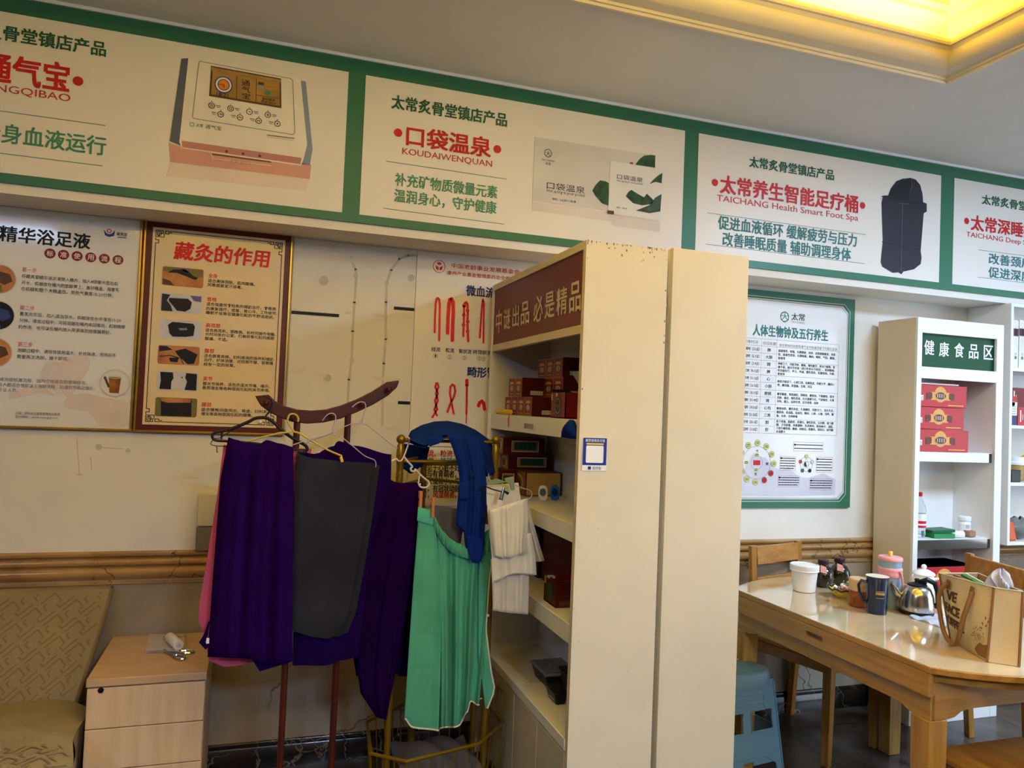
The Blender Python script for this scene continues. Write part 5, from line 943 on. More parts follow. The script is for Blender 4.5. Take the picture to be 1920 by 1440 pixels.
# mint skirt
YM = YR-.075
sk = thing('towel_skirt', (.6, YM, .9), 'mint green towelling skirt with elastic waist and white piping on the brass rack', 'skirt')
mb = MB(); fr = drape(mb, [(786, 952), (776, 1080), (766, 1230), (759, 1340), (759, 1352)], [(814, 964), (828, 1100), (826, 1250), (823, 1355), (822, 1371)], YM-.006, 'cloth_mint', .012, 1.2, .004, .2, bot=[(0, -4), (.2, 8), (1, 0)], nu=30); hem(mb, fr, 'cloth_hem', [(u/16, .997) for u in range(17)], .0030); hem(mb, fr, 'cloth_band', [(.97, v/20) for v in range(21)], .0014); mb.build('left_panel', sk)
mb = MB(); fr = drape(mb, [(811, 968), (818, 1100), (822, 1250), (823, 1368)], [(925, 1002), (912, 1120), (905, 1250), (898, 1322)], YM+.008, 'cloth_mint', .012, 3.7, .014, 1.0, top=[(0, 0), (.25, 36), (.5, 50), (.8, 44), (.95, 22), (1, 6)], bot=[(0, 0), (.5, 16), (.7, 0), (.78, -16), (1, 0)], nu=100, nv=50, grow=1.1); hem(mb, fr, 'cloth_hem', [(u/60, .997) for u in range(61)], .0028); mb.build('gathered_panel', sk)
mb = MB(); fr = drape(mb, [(900, 985), (897, 1110), (897, 1230), (910, 1328)], [(936, 980), (918, 1080), (911, 1180), (921, 1260), (928, 1292), (914, 1328)], YM-.004, 'cloth_mint', .010, .8, .003, .2, top=[(0, 18), (.5, 10), (1, 0)], nu=18); hem(mb, fr, 'cloth_hem', [(.99, v/24) for v in range(25)], .0030); mb.build('right_panel', sk)
wb = MB()
wpts = [(811, 960), (818, 974), (828, 992), (842, 1008), (858, 1019), (878, 1024), (900, 1022), (922, 1008)]
def waist(u, v):
    x, y = smooth(wpts, u); q_ = onY(x, y+24*v, YM-.012-.006*math.sin(math.pi*v)+.0035*math.sin(u*85)); return q_
wb.grid(waist, 140, 6, 'cloth_mint'); wb.grid(lambda u, v: waist(1-u, v)+Vector((0, .012, 0)), 140, 6, 'cloth_mint'); wb.build('waistband', sk)
mb = MB(); mb.grid(lambda u, v: onY(784+30*u-2*v, 950+9*u+26*v, YM-.016-.004*math.sin(math.pi*v)), 10, 6, 'cloth_band'); mb.grid(lambda u, v: onY(814-30*u-2*v, 959-9*u+26*v, YM-.004), 10, 6, 'cloth_band'); mb.build('hook_band', sk)
for c in ((928, 982), (915, 1154)): p_ = onY(*c, YM-.014); MB().lathe([(.0048, 0), (.004, .002), (.001, .003)], p_, 'hanger_white', 14, T=Matrix.Rotation(math.radians(90), 4, 'X')).build('snap_button', sk)
def peg(c, mn, lab, Y=YM-.026):
    p_ = onY(*c, Y); mb = MB()
    for s_ in (-1, 1): mb.prism([(p_.x-.0045, p_.y+s_*.004, p_.z-.03), (p_.x+.0045, p_.y+s_*.004, p_.z-.03), (p_.x+.0050, p_.y+s_*.0068, p_.z+.034), (p_.x-.0050, p_.y+s_*.0068, p_.z+.034)], (0, s_*.004, 0), mn)
    mb.tube([(p_.x-.006, p_.y, p_.z+.006), (p_.x+.006, p_.y, p_.z+.006)], .0045, 'steel', 8); tag(mb.build('clothes_peg'), lab, 'clothes peg')
peg((811, 952), 'peg_wood', 'wooden clothes peg on the left top of the mint skirt'); peg((914, 966), 'peg_brown', 'brown clothes peg on the right top of the mint skirt'); peg((788, 940), 'peg_wood', 'wooden clothes peg at the left corner of the skirt', YM-.005)
# grey cloth behind the skirt waist
mb = MB(); drape(mb, [(806, 948), (815, 980), (830, 1015)], [(872, 955), (870, 985), (862, 1025)], YM+.05, 'cloth_grey_edge', .006, 1.2, .003, nu=16, nv=14); tag(mb.build('cloth'), 'grey cloth showing behind the dipped waist of the mint skirt', 'cloth')
# dark blue cloth at the back of the rack
mb = MB(); drape(mb, [(758, 832), (755, 860), (757, 884)], [(806, 838), (800, 862), (790, 884)], 2.80, 'cloth_navy', .03, 1.5, .006, bot=[(0, -4), (.4, 4), (1, -8)], nu=20, nv=16); tag(mb.build('cloth'), 'dark blue cloth hanging inside the brass rack behind the left post', 'cloth')
# blue shirt
YB_ = YR-.02
st = thing('shirt', (.68, YB_, 1.2), 'blue shirt thrown over the top of the brass rack', 'shirt')
mb = MB()
domeT = [(764, 822), (770, 808), (790, 797), (815, 790), (840, 789), (868, 795), (892, 806), (912, 820), (922, 830), (930, 860), (936, 884)]
domeB = [(766, 824), (785, 832), (798, 836), (810, 826), (826, 818), (840, 815), (862, 818), (880, 826), (893, 842), (905, 865), (913, 889)]
def dome(u, v):
    a, b = smooth(domeT, u), smooth(domeB, u); x, y = a[0]+(b[0]-a[0])*v, a[1]+(b[1]-a[1])*v
    return onY(x, y, YB_+.10-.145*v**.7+.010*math.sin(9*u+3*v)*v+.004*math.sin(31*u+6*v)*v)
mb.grid(dome, 60, 14, 'cloth_blue'); mb.grid(lambda u, v: dome(1-u, v)+Vector((0, .010+.0*v, -.010)), 60, 14, 'cloth_blue'); mb.build('yoke', st)
mb = MB(); drape(mb, [(838, 815), (848, 838), (858, 870), (862, 900), (858, 940), (854, 985), (856, 990)], [(898, 822), (905, 850), (912, 900), (912, 960), (908, 1000), (909, 1010), (909, 1015)], YB_-.070, 'cloth_blue', .014, 2.6, .006, .4, top=[(0, 0), (.5, -4), (1, 0)], bot=[(0, -3), (.3, 2), (.34, 30), (.62, 42), (.8, 38), (1, 6)], nu=64, nv=44, grow=.9); mb.build('body', st)
mb = MB(); drape(mb, [(874, 1002), (877, 1030), (884, 1054)], [(909, 1012), (907, 1032), (902, 1054)], YB_-.080, 'cloth_blue', .008, 1.0, .002, nu=16, nv=14); mb.build('tail', st)
mb = MB(); drape(mb, [(800, 822), (798, 830), (806, 837)], [(830, 818), (832, 826), (822, 832)], YB_-.052, 'cloth_blue', .008, 1, .002, nu=14, nv=8); mb.build('cuff', st)
mb = MB(); c = onY(886, 890, YB_-.097); pts = [c+Vector((.011*math.cos(w)*.8, -.002, .0075*math.sin(w)+.004*math.cos(w))) for w in [2*math.pi*i/18 for i in range(18)]]; mb.prism(pts, (0, .002, 0), 'cloth_navy'); mb.build('logo_patch', st)
mb = MB(); fr = drape(mb, [(861, 905), (861, 925), (862, 936)], [(879, 906), (879, 926), (879, 936)], YB_-.092, 'cloth_blue', .004, .8, .001, nu=10, nv=8); mb.build('pocket', st)
# plastic bags on a wire hanger
YW = YR-.175
t = thing('plastic_sheet', (.86, YW, .95), 'folded white plastic sheets clipped to a wire hanger beside the shelves', 'plastic sheet')
mb = MB(); drape(mb, [(912, 910), (914, 960), (918, 1010)], [(972, 905), (977, 940), (985, 1000)], YW+.03, 'plastic_film', .006, 2, .004, nu=24, nv=20); mb.build('back_fold', t)
mb = MB(); drape(mb, [(918, 955), (920, 1010), (922, 1060), (924, 1095)], [(990, 934), (996, 965), (1010, 1015), (1021, 1051)], YW+.016, 'plastic_film2', .008, 4, .006, .7, top=[(0, 0), (.5, 4), (1, 0)], bot=[(0, -40), (.5, -22), (1, 0)], nu=44); mb.build('loose_sheet', t)
mb = MB(); drape(mb, [(920, 1048), (923, 1100), (924, 1145)], [(993, 1030), (992, 1090), (990, 1150)], YW+.004, 'plastic_film2', .012, 3, .004, 2, bot=[(0, 0), (.5, 2), (1, 2)], nu=36); mb.build('lower_fold', t)
mb = MB(); drape(mb, [(918, 1000), (922, 1040), (923, 1088)], [(996, 1000), (1004, 1040), (1006, 1078)], YW-.012, 'plastic_film', .014, 2.5, .005, 3, bot=[(0, 4), (.5, -6), (1, 0)], nu=36, nv=30); mb.build('middle_fold', t)
mb = MB(); drape(mb, [(918, 957), (920, 1000), (926, 1050)], [(988, 934), (990, 980), (986, 1038)], YW-.028, 'plastic_film', .012, 3, .006, 1, bot=[(0, -6), (.3, 0), (.5, 2), (1, 0)], nu=40, nv=30); mb.build('top_fold', t)
ZB = zoomer(860, 860, 4.645)
mb = MB(); mb.tube([onY(*ZB(*p_), YW-.03) for p_ in curve([(240, 245), (290, 265), (350, 282), (430, 300)])], .0022, 'hanger_black', 7); tag(mb.build('hanger_rod'), 'black hanger rod in front of the white plastic sheets', 'hanger')
mb = MB(); mb.tube([onY(*ZB(*p_), YW-.022) for p_ in curve([(420, 205), (480, 225), (560, 258), (610, 270), (638, 300), (630, 335), (605, 360), (608, 400)])], .0016, 'hanger_lilac', 7); mb.tube([onY(*ZB(*p_), YW-.022) for p_ in curve([(420, 205), (330, 200), (265, 180), (262, 130)])], .0016, 'hanger_lilac', 7); tag(mb.build('wire_hanger'), 'lilac wire hanger curling over the white plastic sheets', 'hanger')
mb = MB(); mb.prism([onY(*ZB(*p_), YW-.024) for p_ in ((245, 205), (330, 172), (345, 178), (420, 205), (330, 222), (250, 232))], (0, .004, 0), 'hanger_green'); mb.prism([onY(*ZB(*p_), YW-.026) for p_ in ((402, 170), (482, 155), (490, 270), (462, 278), (440, 215), (412, 208))], (0, .006, 0), 'hanger_green'); tag(mb.build('clothes_clip', bevel=.001), 'pale green plastic clip holding the white sheets', 'clip')
mb = MB(); a, b = onY(*ZB(395, 250), YW-.034), onY(*ZB(368, 352), YW-.034); mb.tube([a, a.lerp(b, .3), b], [.004, .0052, .0075], 'chrome', 10); mb.tube([b, b+(b-a)*.06], [.0085, .007], 'hanger_black', 10); mb.tube([onY(*ZB(*p_), YW-.034) for p_ in ((400, 285), (432, 305))], [.003, .005], 'hanger_black', 8); tag(mb.build('metal_clip'), 'shiny metal clip on the black rod before the sheets', 'clip')
# ================================================================== RIGHT: HEALTH FOOD CABINET AND WALL SHELVES
CX0, CX1, CY0, CY1, CH = 3.045, 3.613, 2.902, 3.155, 1.990
hc = thing('display_cabinet', ((CX0+CX1)/2, 3.03, 0), 'tall white cabinet with a green header sign and stacked red gift boxes', 'cabinet')
boxpart('side_panel', hc, (CX0, CX0+.018, CY0+.016, CY1, 0, CH), 'laminate_cream'); boxpart('side_panel', hc, (CX1-.018, CX1, CY0+.016, CY1, 0, CH), 'laminate_white')
boxpart('back_panel', hc, (CX0+.018, CX1-.018, CY1-.012, CY1, .02, CH-.02), 'laminate_white', 0); boxpart('top_panel', hc, (CX0+.018, CX1-.018, CY0+.016, CY1-.012, CH-.018, CH), 'laminate_white')
mb = MB(); mb.box(CX0, CX0+.030, CY0, CY0+.016, 0, CH, 'laminate_white').box(CX1-.046, CX1, CY0, CY0+.016, 0, CH, 'laminate_white').box(CX0+.030, CX1-.046, CY0, CY0+.016, 1.915, CH, 'laminate_white').box(CX0+.030, CX1-.046, CY0, CY0+.016, 1.690, 1.748, 'laminate_white').box(CX0+.030, CX1-.046, CY0, CY0+.016, 0, .10, 'laminate_white'); mb.build('face_frame', hc, bevel=.0015)
boxpart('inner_side', hc, (CX1-.046, CX1-.018, CY0+.016, CY1-.012, .1, 1.70), 'laminate_white', 0)
mb = MB(); mb.box(CX0+.026, CX1-.042, CY0+.020, CY0+.026, 1.735, 1.93, 'sign_green'); S = Sheet(mb, (0, CY0+.020, 0), (1, 0, 0), (0, 0, 1), .0004); ZH = zoomer(1620, 570, 2.823)
for ch, c in zip('健康食品区', ((345, 230), (423, 240), (503, 245), (580, 252), (658, 257))): u, v = S.p(*ZH(*c)); S.text(ch, u-.031, v-.036, u+.031, v+.036, 'ink_white', 2, .014)
o = mb.build('header_sign', hc, flat=True); o['label'] = 'green header sign with white characters'
for z in (1.328, .894, .60):
    boxpart('shelf', hc, (CX0+.018, CX1-.046, CY0+.02, CY1-.012, z-.02, z), 'laminate_white', 0)
    boxpart('edge_strip', hc, (CX0+.020, CX1-.047, CY0+.017, CY0+.0195, z-.048, z-.002), 'mirror_strip', 0)
boxpart('toe_board', hc, (CX0+.018, CX1-.018, CY0+.03, CY0+.045, 0, .1), 'laminate_white', 0)
GR = 'red gift boxes in the display cabinet'
def gift(x0, x1, y0, y1, z, h, label):
    t = thing('gift_box', (x0, y0, z), label, 'box', GR); mb = MB(); mb.box(x0, x1, y0, y1, z, z+h, 'red_gift'); S = Sheet(mb, (0, y0, 0), (1, 0, 0), (0, 0, 1), .0004)
    w = x1-x0; c = x0+w*.46; v = z+h*.52
    S.disc(c, v+h*.06, h*.36, 'pr_gold', 1, 24); S.poly([(c-w*.20, v-h*.20), (c-w*.16, v), (c-w*.20, v+h*.16), (c+w*.20, v+h*.16), (c+w*.17, v), (c+w*.20, v-h*.20)], 'pr_gold', 2); S.poly([(c-w*.28, v-h*.2), (c-w*.17, v-h*.14), (c-w*.17, v+h*.14), (c-w*.28, v+h*.12)], 'box_brown', 3); S.poly([(c+w*.28, v-h*.2), (c+w*.17, v-h*.14), (c+w*.17, v+h*.14), (c+w*.28, v+h*.12)], 'box_brown', 3)
    S.disc(c, v, w*.115, 'pr_bluedark', 4, 24, ry=h*.19); S.ring(c, v, w*.115, .003, 'pr_gold', 5, ry=h*.19)
    for i in range(4): S.line((c-w*.065+i*w*.043, v-h*.07), (c-w*.065+i*w*.043, v+h*.07), .007, 'pr_gold', 6)
    for i in range(10): S.line((c+w*.16+i*w*.032, z+h*.10), (c+w*.178+i*w*.032, z+h*.10), .004, 'straw_yellow', 2)
    S.rect(x0+w*.03, z+h*.28, x0+w*.115, z+h*.52, 'book_white', 2); [S.line((x0+w*.04, z+h*(.32+.06*i)), (x0+w*.105, z+h*(.32+.06*i)), .003, 'pr_slate2', 3) for i in range(3)]
    mb.build('box_body', t, bevel=.002, flat=True); mb = MB(); mb.box(x0-.0008, x1+.0008, y0-.0008, y1, z+h*.965, z+h, 'red_gift'); mb.build('box_lid', t, flat=True)
xb = [onY(*ZH(553, 700), 2.93).x, onY(*ZH(531, 600), 2.93).x, onY(*ZH(547, 500), 2.93).x]
for i, (x1, lab) in enumerate(zip(xb, ('red gift box lowest in the stack of three under the green sign', 'middle red gift box of the stack of three under the green sign', 'topmost red gift box of the stack of three under the green sign'))): gift(3.078+.004*i, x1, 2.930+.002*i, 3.135, 1.329+.1115*i, .110, lab)
gift(3.09, 3.50, 2.93, 3.13, .601, .155, 'large red gift box on the lowest shelf behind the kettle')
mb = MB(); mb.box(3.075, 3.36, 2.94, 3.12, 1.6645, 1.672, 'laminate_white').box(3.075, 3.30, 2.95, 3.12, 1.6725, 1.676, 'red_gift'); tag(mb.build('flat_folder', bevel=.001), 'flat red and white folder lying on the topmost gift box', 'folder')
# bottle
p = onZ(*ZH(313, 1236), .895); p.y += .03; bt = thing('water_bottle', p, 'clear plastic water bottle with a red cap in the white cabinet', 'bottle'); r = .0335
MB().lathe([(.028, .0), (r, .006), (r, .03), (r-.002, .034), (r, .038), (r, .085), (r-.003, .092), (r, .10), (r, .135), (.030, .155), (.020, .180), (.0135, .195), (.0135, .203)], (p.x, p.y, .895), 'plastic_clear', 24).build('bottle_body', bt)
MB().lathe([(.0145, .2035), (.0155, .206), (.0155, .222), (.013, .225)], (p.x, p.y, .895), 'label_red', 20).build('cap', bt)
mb = MB(); mb.lathe([(r+.0008, .048), (r+.0008, .082)], (p.x, p.y, .895), 'label_red', 24); mb.lathe([(r+.0008, .0825), (r+.0008, .118)], (p.x, p.y, .895), 'white_plastic', 24); mb.lathe([(r+.0012, .060), (r+.0012, .068)], (p.x, p.y, .895), 'white_plastic', 24); mb.build('label_band', bt)
def nm(mb, name, lab, cat, **k): return tag(mb.build(name, **k), lab, cat)
mb = MB(); a = onZ(*ZH(348, 1236), .895); mb.prism([(a.x, 2.945, .8955), (a.x+.125, 2.935, .8955), (a.x+.13, 3.03, .8955), (a.x+.005, 3.04, .8955)], (0, 0, .022), 'book_green'); nm(mb, 'green_box', 'bright green box lying lowest beside the water bottle', 'box', bevel=.001)
mb = MB(); mb.prism([(a.x+.0, 2.955, .918), (a.x+.12, 2.93, .926), (a.x+.128, 3.02, .926), (a.x+.01, 3.04, .918)], (0, 0, .014), 'book_green2'); nm(mb, 'green_box', 'darker green box lying tilted on the bright green one', 'box', bevel=.001)
p = onZ(*ZH(528, 1226), .895); p.y = min(p.y, 3.05); t = thing('supplement_jar', p, 'white supplement jar with a white lid in the white cabinet', 'jar'); MB().lathe([(.028, 0), (.031, .004), (.031, .072), (.027, .078)], (p.x, p.y, .895), 'white_plastic', 24).build('jar_body', t); MB().lathe([(.0325, .0785), (.033, .080), (.033, .098), (.030, .101)], (p.x, p.y, .895), 'white_plastic', 24).build('lid', t)
mb = MB(); mb.lathe([(.0314, .018), (.0314, .062)], (p.x, p.y, .895), 'paper_white', 24)
for i, (mn, h) in enumerate((('ink_red', .056), ('ink_grey', .049), ('ink_grey', .043), ('ink_pink', .024))): mb.add([(p.x+.0318*math.cos(w), p.y+.0318*math.sin(w), .895+h+dz) for w in [math.radians(235+8*j) for j in range(6)] for dz in (0, .003)], [(2*j, 2*j+2, 2*j+3, 2*j+1) for j in range(5)], mn)
mb.build('label_band', t)
p = onZ(*ZH(510, 1240), .895); p.y = 2.955; mb = MB(); mb.tube([(p.x-.032, p.y+.01, .913), (p.x-.028, p.y+.008, .913), (p.x+.024, p.y-.012, .913), (p.x+.028, p.y-.014, .913)], [.014, .0175, .0175, .015], 'white_plastic', 18); mb.tube([(p.x+.0275, p.y-.0136, .913), (p.x+.030, p.y-.0148, .913)], [.012, .011], 'ink_grey', 14); nm(mb, 'white_bottle', 'small white bottle lying on its side before the supplement jar', 'bottle')
p = onZ(*ZH(596, 1240), .895); mb = MB(); mb.box(p.x-.022, p.x+.024, 2.95, 2.99, .8955, .928, 'box_tan'); nm(mb, 'paper_box', 'little tan box at the right end of the bottle shelf', 'box', bevel=.006)
# wall shelves
WX0, WX1, WY0, WY1 = 3.697, 4.75, 2.930, D-.001
ws = thing('wall_shelf', (4.2, D, .853), 'white open wall shelf reaching up to the soffit at the right edge', 'shelf')
boxpart('side_panel', ws, (WX0, WX0+.018, WY0, WY1, .853, 2.117), 'laminate_white'); boxpart('side_panel', ws, (WX1-.018, WX1, WY0, WY1, .853, 2.117), 'laminate_white')
boxpart('back_panel', ws, (WX0+.018, WX1-.018, WY1-.026, WY1-.02, .865, 2.10), 'laminate_white', 0)
for z in (.871, 1.179, 1.478, 1.778, 2.116): boxpart('shelf', ws, (WX0+.018, WX1-.018, WY0, WY1-.027, z-.018, z), 'laminate_white')
ZW = zoomer(1860, 560, 2.769); W = lambda x, y, Y=2.96: onY(*ZW(x, y), Y)
GB = 'white books on the top of the wall shelf'
for i, (x0, x1, lab) in enumerate(((102, 131, 'white book with a dark band, leftmost on the wall shelf'), (134, 168, 'white book with a dark band, second on the wall shelf'), (170, 205, 'white book with a dark band, third on the wall shelf'))):
    a, b = W(x0, 340).x, W(x1, 340).x; t = thing('book', ((a+b)/2, 3.0, 1.7785), lab, 'book', GB); mb = MB(); zt_ = W(x0, 110).z; mb.box(a, b-.002, 2.955, 3.10, 1.7785, zt_, 'book_white'); S = Sheet(mb, (0, 2.955, 0), (1, 0, 0), (0, 0, 1), .0004)
    S.rect(a, zt_-.085, b-.002, zt_-.045, 'book_band', 1); S.disc((a+b)/2, 1.835, .009, 'ink_grey', 1); S.ring((a+b)/2, 1.855, .006, .002, 'ink_grey', 1); [S.line(((a+b)/2, 1.90+.018*j), ((a+b)/2, 1.912+.018*j), .004, 'pr_grey', 1) for j in range(6)]
    mb.build('book_block', t, flat=True)
def rbx(x0, y0, x1, y1, zb, mn, lab, dep=.12, Y=2.96, extra=None):
    a, b = W(x0, y1, Y), W(x1, y0, Y); mb = MB(); mb.box(a.x, b.x, Y, Y+dep, zb, b.z, mn); S = Sheet(mb, (0, Y, 0), (1, 0, 0), (0, 0, 1), .0004)
    if extra: extra(S, a.x, zb, b.x, b.z)
    nm(mb, 'medicine_box', lab, 'box', bevel=.0015, flat=True)
def ex1(S, x0, z0, x1, z1): S.rect(x0, z0, x1, z0+.055, 'pr_bluedark', 1); S.rect(x0, z0+.05, x1, z0+.12, 'book_white', 2); [S.line((x0+.01, z0+.06+.012*i), (x1-.01, z0+.06+.012*i), .003, 'ink_grey', 3) for i in range(4)]; S.disc((x0+x1)/2, z1-.04, .012, 'book_white', 2)
def ex2(S, x0, z0, x1, z1): S.line((x0+.02, z0+.02), (x0+.02, z1-.02), .008, 'pr_cream', 1); S.line((x0+.035, z0+.03), (x0+.035, z1-.04), .004, 'pr_cream', 1)
rbx(88, 508, 131, 650, 1.4785, 'red_gift', 'red and white medicine box standing foremost on the wall shelf', .06, 2.94, ex1)
rbx(133, 565, 215, 655, 1.4785, 'red_gift', 'low bright red box right of the red and white medicine box', .06, 2.945, ex2)
rbx(98, 468, 215, 640, 1.4785, 'box_red', 'dark red upright box at the back of the wall shelf', .06, 3.03, ex2)
p = W(112, 970, 3.0); mb = MB(); mb.box(W(82, 960).x+.012, W(140, 960).x, 2.95, 3.0, 1.1795, W(120, 890, 2.95).z, 'black_plastic'); nm(mb, 'black_box', 'black box before the white-lidded jar on the wall shelf', 'box', bevel=.003)
t = thing('jar', (W(122, 900, 3.05).x, 3.05, 1.1795), 'wide jar with a stepped white lid on the wall shelf', 'jar'); c = (W(122, 900, 3.05).x, 3.05, 1.1795); MB().lathe([(.036, 0), (.04, .005), (.04, .085)], c, 'pr_tan', 24).build('jar_body', t); MB().lathe([(.044, .0855), (.045, .088), (.045, .100), (.040, .102), (.040, .125), (.036, .128)], c, 'white_plastic', 24).build('lid', t)
mb = MB(); c = W(165, 880, 3.06); mb.lathe([(.03, 0), (.05, .02), (.055, .07), (.04, .12), (.015, .14)], (c.x+.035, 3.07, 1.1795), 'hanger_yellow', 18); nm(mb, 'yellow_bag', 'yellow bag on the wall shelf beside the white-lidded jar', 'bag')
mb = MB(); a = W(78, 1240, 2.95); mb.frustum([(WX0+.022, 2.95, .872), (WX0+.10, 2.95, .872), (WX0+.10, 3.05, .872), (WX0+.022, 3.05, .872)], [(WX0+.03, 2.98, .975), (WX0+.095, 2.965, .97), (WX0+.09, 3.02, .968), (WX0+.03, 3.02, .98)], 'orange_bag'); nm(mb, 'snack_bag', 'orange snack bag lying low at the left end of the wall shelf', 'bag', bevel=.01)
rr = random.Random(5); mb = MB(); mb.grid(lambda u, v: Vector((WX0+.165+(.085+.012*math.sin(7*u*6.28)*math.sin(5*v))*math.cos(6.283*u)*math.sin(math.pi*(.04+.96*v)/1.0)**.6, 3.00+.055*math.sin(6.283*u)*math.sin(math.pi*(.04+.96*v))**.6, .872+.115*(1-v)+.008*math.sin(u*25+v*9)*(1-v))), 36, 14, 'grey_bag'); nm(mb, 'plastic_bag', 'crumpled grey plastic bag on the lowest board of the wall shelf', 'bag')
# ================================================================== DINING TABLE
TC, TR_, TW, TZ = Vector((2.33, 2.225, 0)), .648, .430, .750
dt = thing('dining_table', (TC.x, TC.y, 0), 'oak dining table with rounded ends and a glossy pale top', 'table')
def outline(r, w, z, n=20):
    a0 = math.asin(w/r); pts = []
    for i in range(n+1): a = -a0+2*a0*i/n; pts.append(Vector((TC.x+r*math.sin(a), TC.y-r*math.cos(a), z)))
    for i in range(n+1): a = -a0+2*a0*i/n; pts.append(Vector((TC.x-r*math.sin(a), TC.y+r*math.cos(a), z)))
    return pts
mb = MB(); mb.prism(outline(TR_, TW, TZ-.020), (0, 0, .0185), 'oak_y'); top_ = mb.build('tabletop', dt, bevel=.002)
mb = MB(); mb.prism(outline(TR_-.002, TW-.002, TZ-.0014), (0, 0, .0014), 'table_veneer'); mb.build('top_veneer', top_)['label'] = 'glossy cream table surface'
for sgn in (-1, 1):
    xf = TC.x+sgn*(TW+.002); xi = TC.x+sgn*(TW-.016); y0, y1 = 1.742, 2.706; xa, xb_ = min(xf, xi), max(xf, xi); s0, s1 = 2.185, 2.268
    mb = MB(); mb.box(xa, xb_, y0, s0, .662, .7295, 'oak_y').box(xa, xb_, s1, y1, .662, .7295, 'oak_y').box(xa, xb_, s0, s1, .705, .7295, 'oak_y').box(xa, xb_, s0, s1, .662, .688, 'oak_y').box(min(xi, xi-sgn*.004), max(xi, xi-sgn*.004), s0-.01, s1+.01, .68, .71, 'canvas_dark'); mb.build('folded_leaf', dt)
    xo = TC.x+sgn*(TW-.018); ar = [(1.752, .660), (1.752, .586), (1.81, .586), (1.835, .590), (1.86, .600), (1.90, .603), (2.54, .603), (2.58, .600), (2.605, .590), (2.63, .586), (2.698, .586), (2.698, .660)]
    MB().prism([(xo, y, z) for y, z in ar], (-sgn*.02, 0, 0), 'oak_y').build('apron', dt, bevel=.0015)
for sgn in (-1, 1):
    ye = TC.y+sgn*.473; ar = [(-.408, .728), (-.408, .586), (-.34, .586), (-.315, .590), (-.29, .604), (-.25, .610), (.25, .610), (.29, .604), (.315, .590), (.34, .586), (.408, .586), (.408, .728)]
    MB().prism([(TC.x+x, ye, z) for x, z in ar], (0, -sgn*.02, 0), 'oak_x').build('apron', dt, bevel=.0015)
    n = 16; r = TR_-.03; a0 = math.asin(.40/r); pts = [Vector((TC.x+r*math.sin(-a0+2*a0*i/n), TC.y+sgn*r*math.cos(-a0+2*a0*i/n), .700)) for i in range(n+1)]; inn = [Vector((p_.x, TC.y+sgn*.475, .700)) for p_ in reversed(pts)]
    MB().prism(pts+inn, (0, 0, .0285), 'oak_x').build('end_flap', dt, bevel=.0015)
for x, y in ((1.950, 1.785), (2.710, 1.785), (1.950, 2.690), (2.725, 2.700)):
    mb = MB(); q_ = lambda h, z: [(x-h, y-h, z), (x+h, y-h, z), (x+h, y+h, z), (x-h, y+h, z)]; mb.frustum(q_(.031, 0), q_(.035, .586), 'oak_z'); mb.build('leg', dt, bevel=.003)
# chairs
def chair(cx, cy, ang, label, mirror=False):
    T = Matrix.Translation((cx, cy, 0)) @ Matrix.Rotation(ang, 4, 'Z'); t = thing('dining_chair', (cx, cy, 0), label, 'chair', None)
    b = lambda nm_, pts, d, mn, bv=.003: MB().prism([T @ Vector(p_) for p_ in pts], T.to_3x3() @ Vector(d), mn).build(nm_, t, bevel=bv)
    seat = [(-.20, -.20), (-.185, -.215), (.185, -.215), (.20, -.20), (.185, .20), (-.185, .20)]; b('seat', [(x, y, .432) for x, y in seat], (0, 0, .022), 'chair_y', .006)
    for s_ in (-1, 1):
        f = MB(); q1 = [(s_*.185-.016, -.2, 0), (s_*.185+.016, -.2, 0), (s_*.185+.016, -.168, 0), (s_*.185-.016, -.168, 0)]; q2 = [(s_*.178-.02, -.205, .431), (s_*.178+.02, -.205, .431), (s_*.178+.02, -.165, .431), (s_*.178-.02, -.165, .431)]
        f.frustum([T @ Vector(p_) for p_ in q1], [T @ Vector(p_) for p_ in q2], 'chair_z'); f.build('leg', t, bevel=.003)
        pr = [(.225, 0), (.195, .43), (.197, .55), (.213, .86), (.235, .86), (.222, .55), (.222, .43), (.255, 0)]; b('leg', [(s_*.178-.0175, y, z) for y, z in pr], (.035, 0, 0), 'chair_z')
        b('side_rail', [(s_*.178-.009, -.165, .385), (s_*.178-.009, .195, .385), (s_*.178-.009, .195, .431), (s_*.178-.009, -.165, .431)], (.018, 0, 0), 'chair_y')
    for y in (-.195, .198): b('seat_rail', [(-.158, y, .385), (.158, y, .385), (.158, y, .431), (-.158, y, .431)], (0, .018, 0), 'chair_x')
    b('top_rail', [(-.160, .203, .770), (-.160, .211, .853), (.160, .211, .853), (.160, .203, .770)], (0, .018, 0), 'chair_x'); 
    mb = MB(); mb.prism([T @ Vector(p_) for p_ in ((-.158, .2005, .792), (.158, .2005, .792), (.158, .2007, .7935), (-.158, .2007, .7935))], T.to_3x3() @ Vector((0, .003, 0)), 'dark_gap')
    b('back_rail', [(-.160, .199, .675), (-.160, .202, .712), (.160, .202, .712), (.160, .199, .675)], (0, .016, 0), 'chair_x'); b('back_rail', [(-.160, .198, .570), (-.160, .200, .607), (.160, .200, .607), (.160, .198, .570)], (0, .016, 0), 'chair_x')
    return t
chair(2.462, 2.880, math.radians(16.9), 'oak dining chair with its back to the wall behind the white tub')
chair(2.975, 2.615, math.radians(-101.4), 'oak dining chair between the table and the white cabinet')
chair(2.222, 1.640, math.radians(180), 'oak dining chair at the near end of the table, only its seat in view')
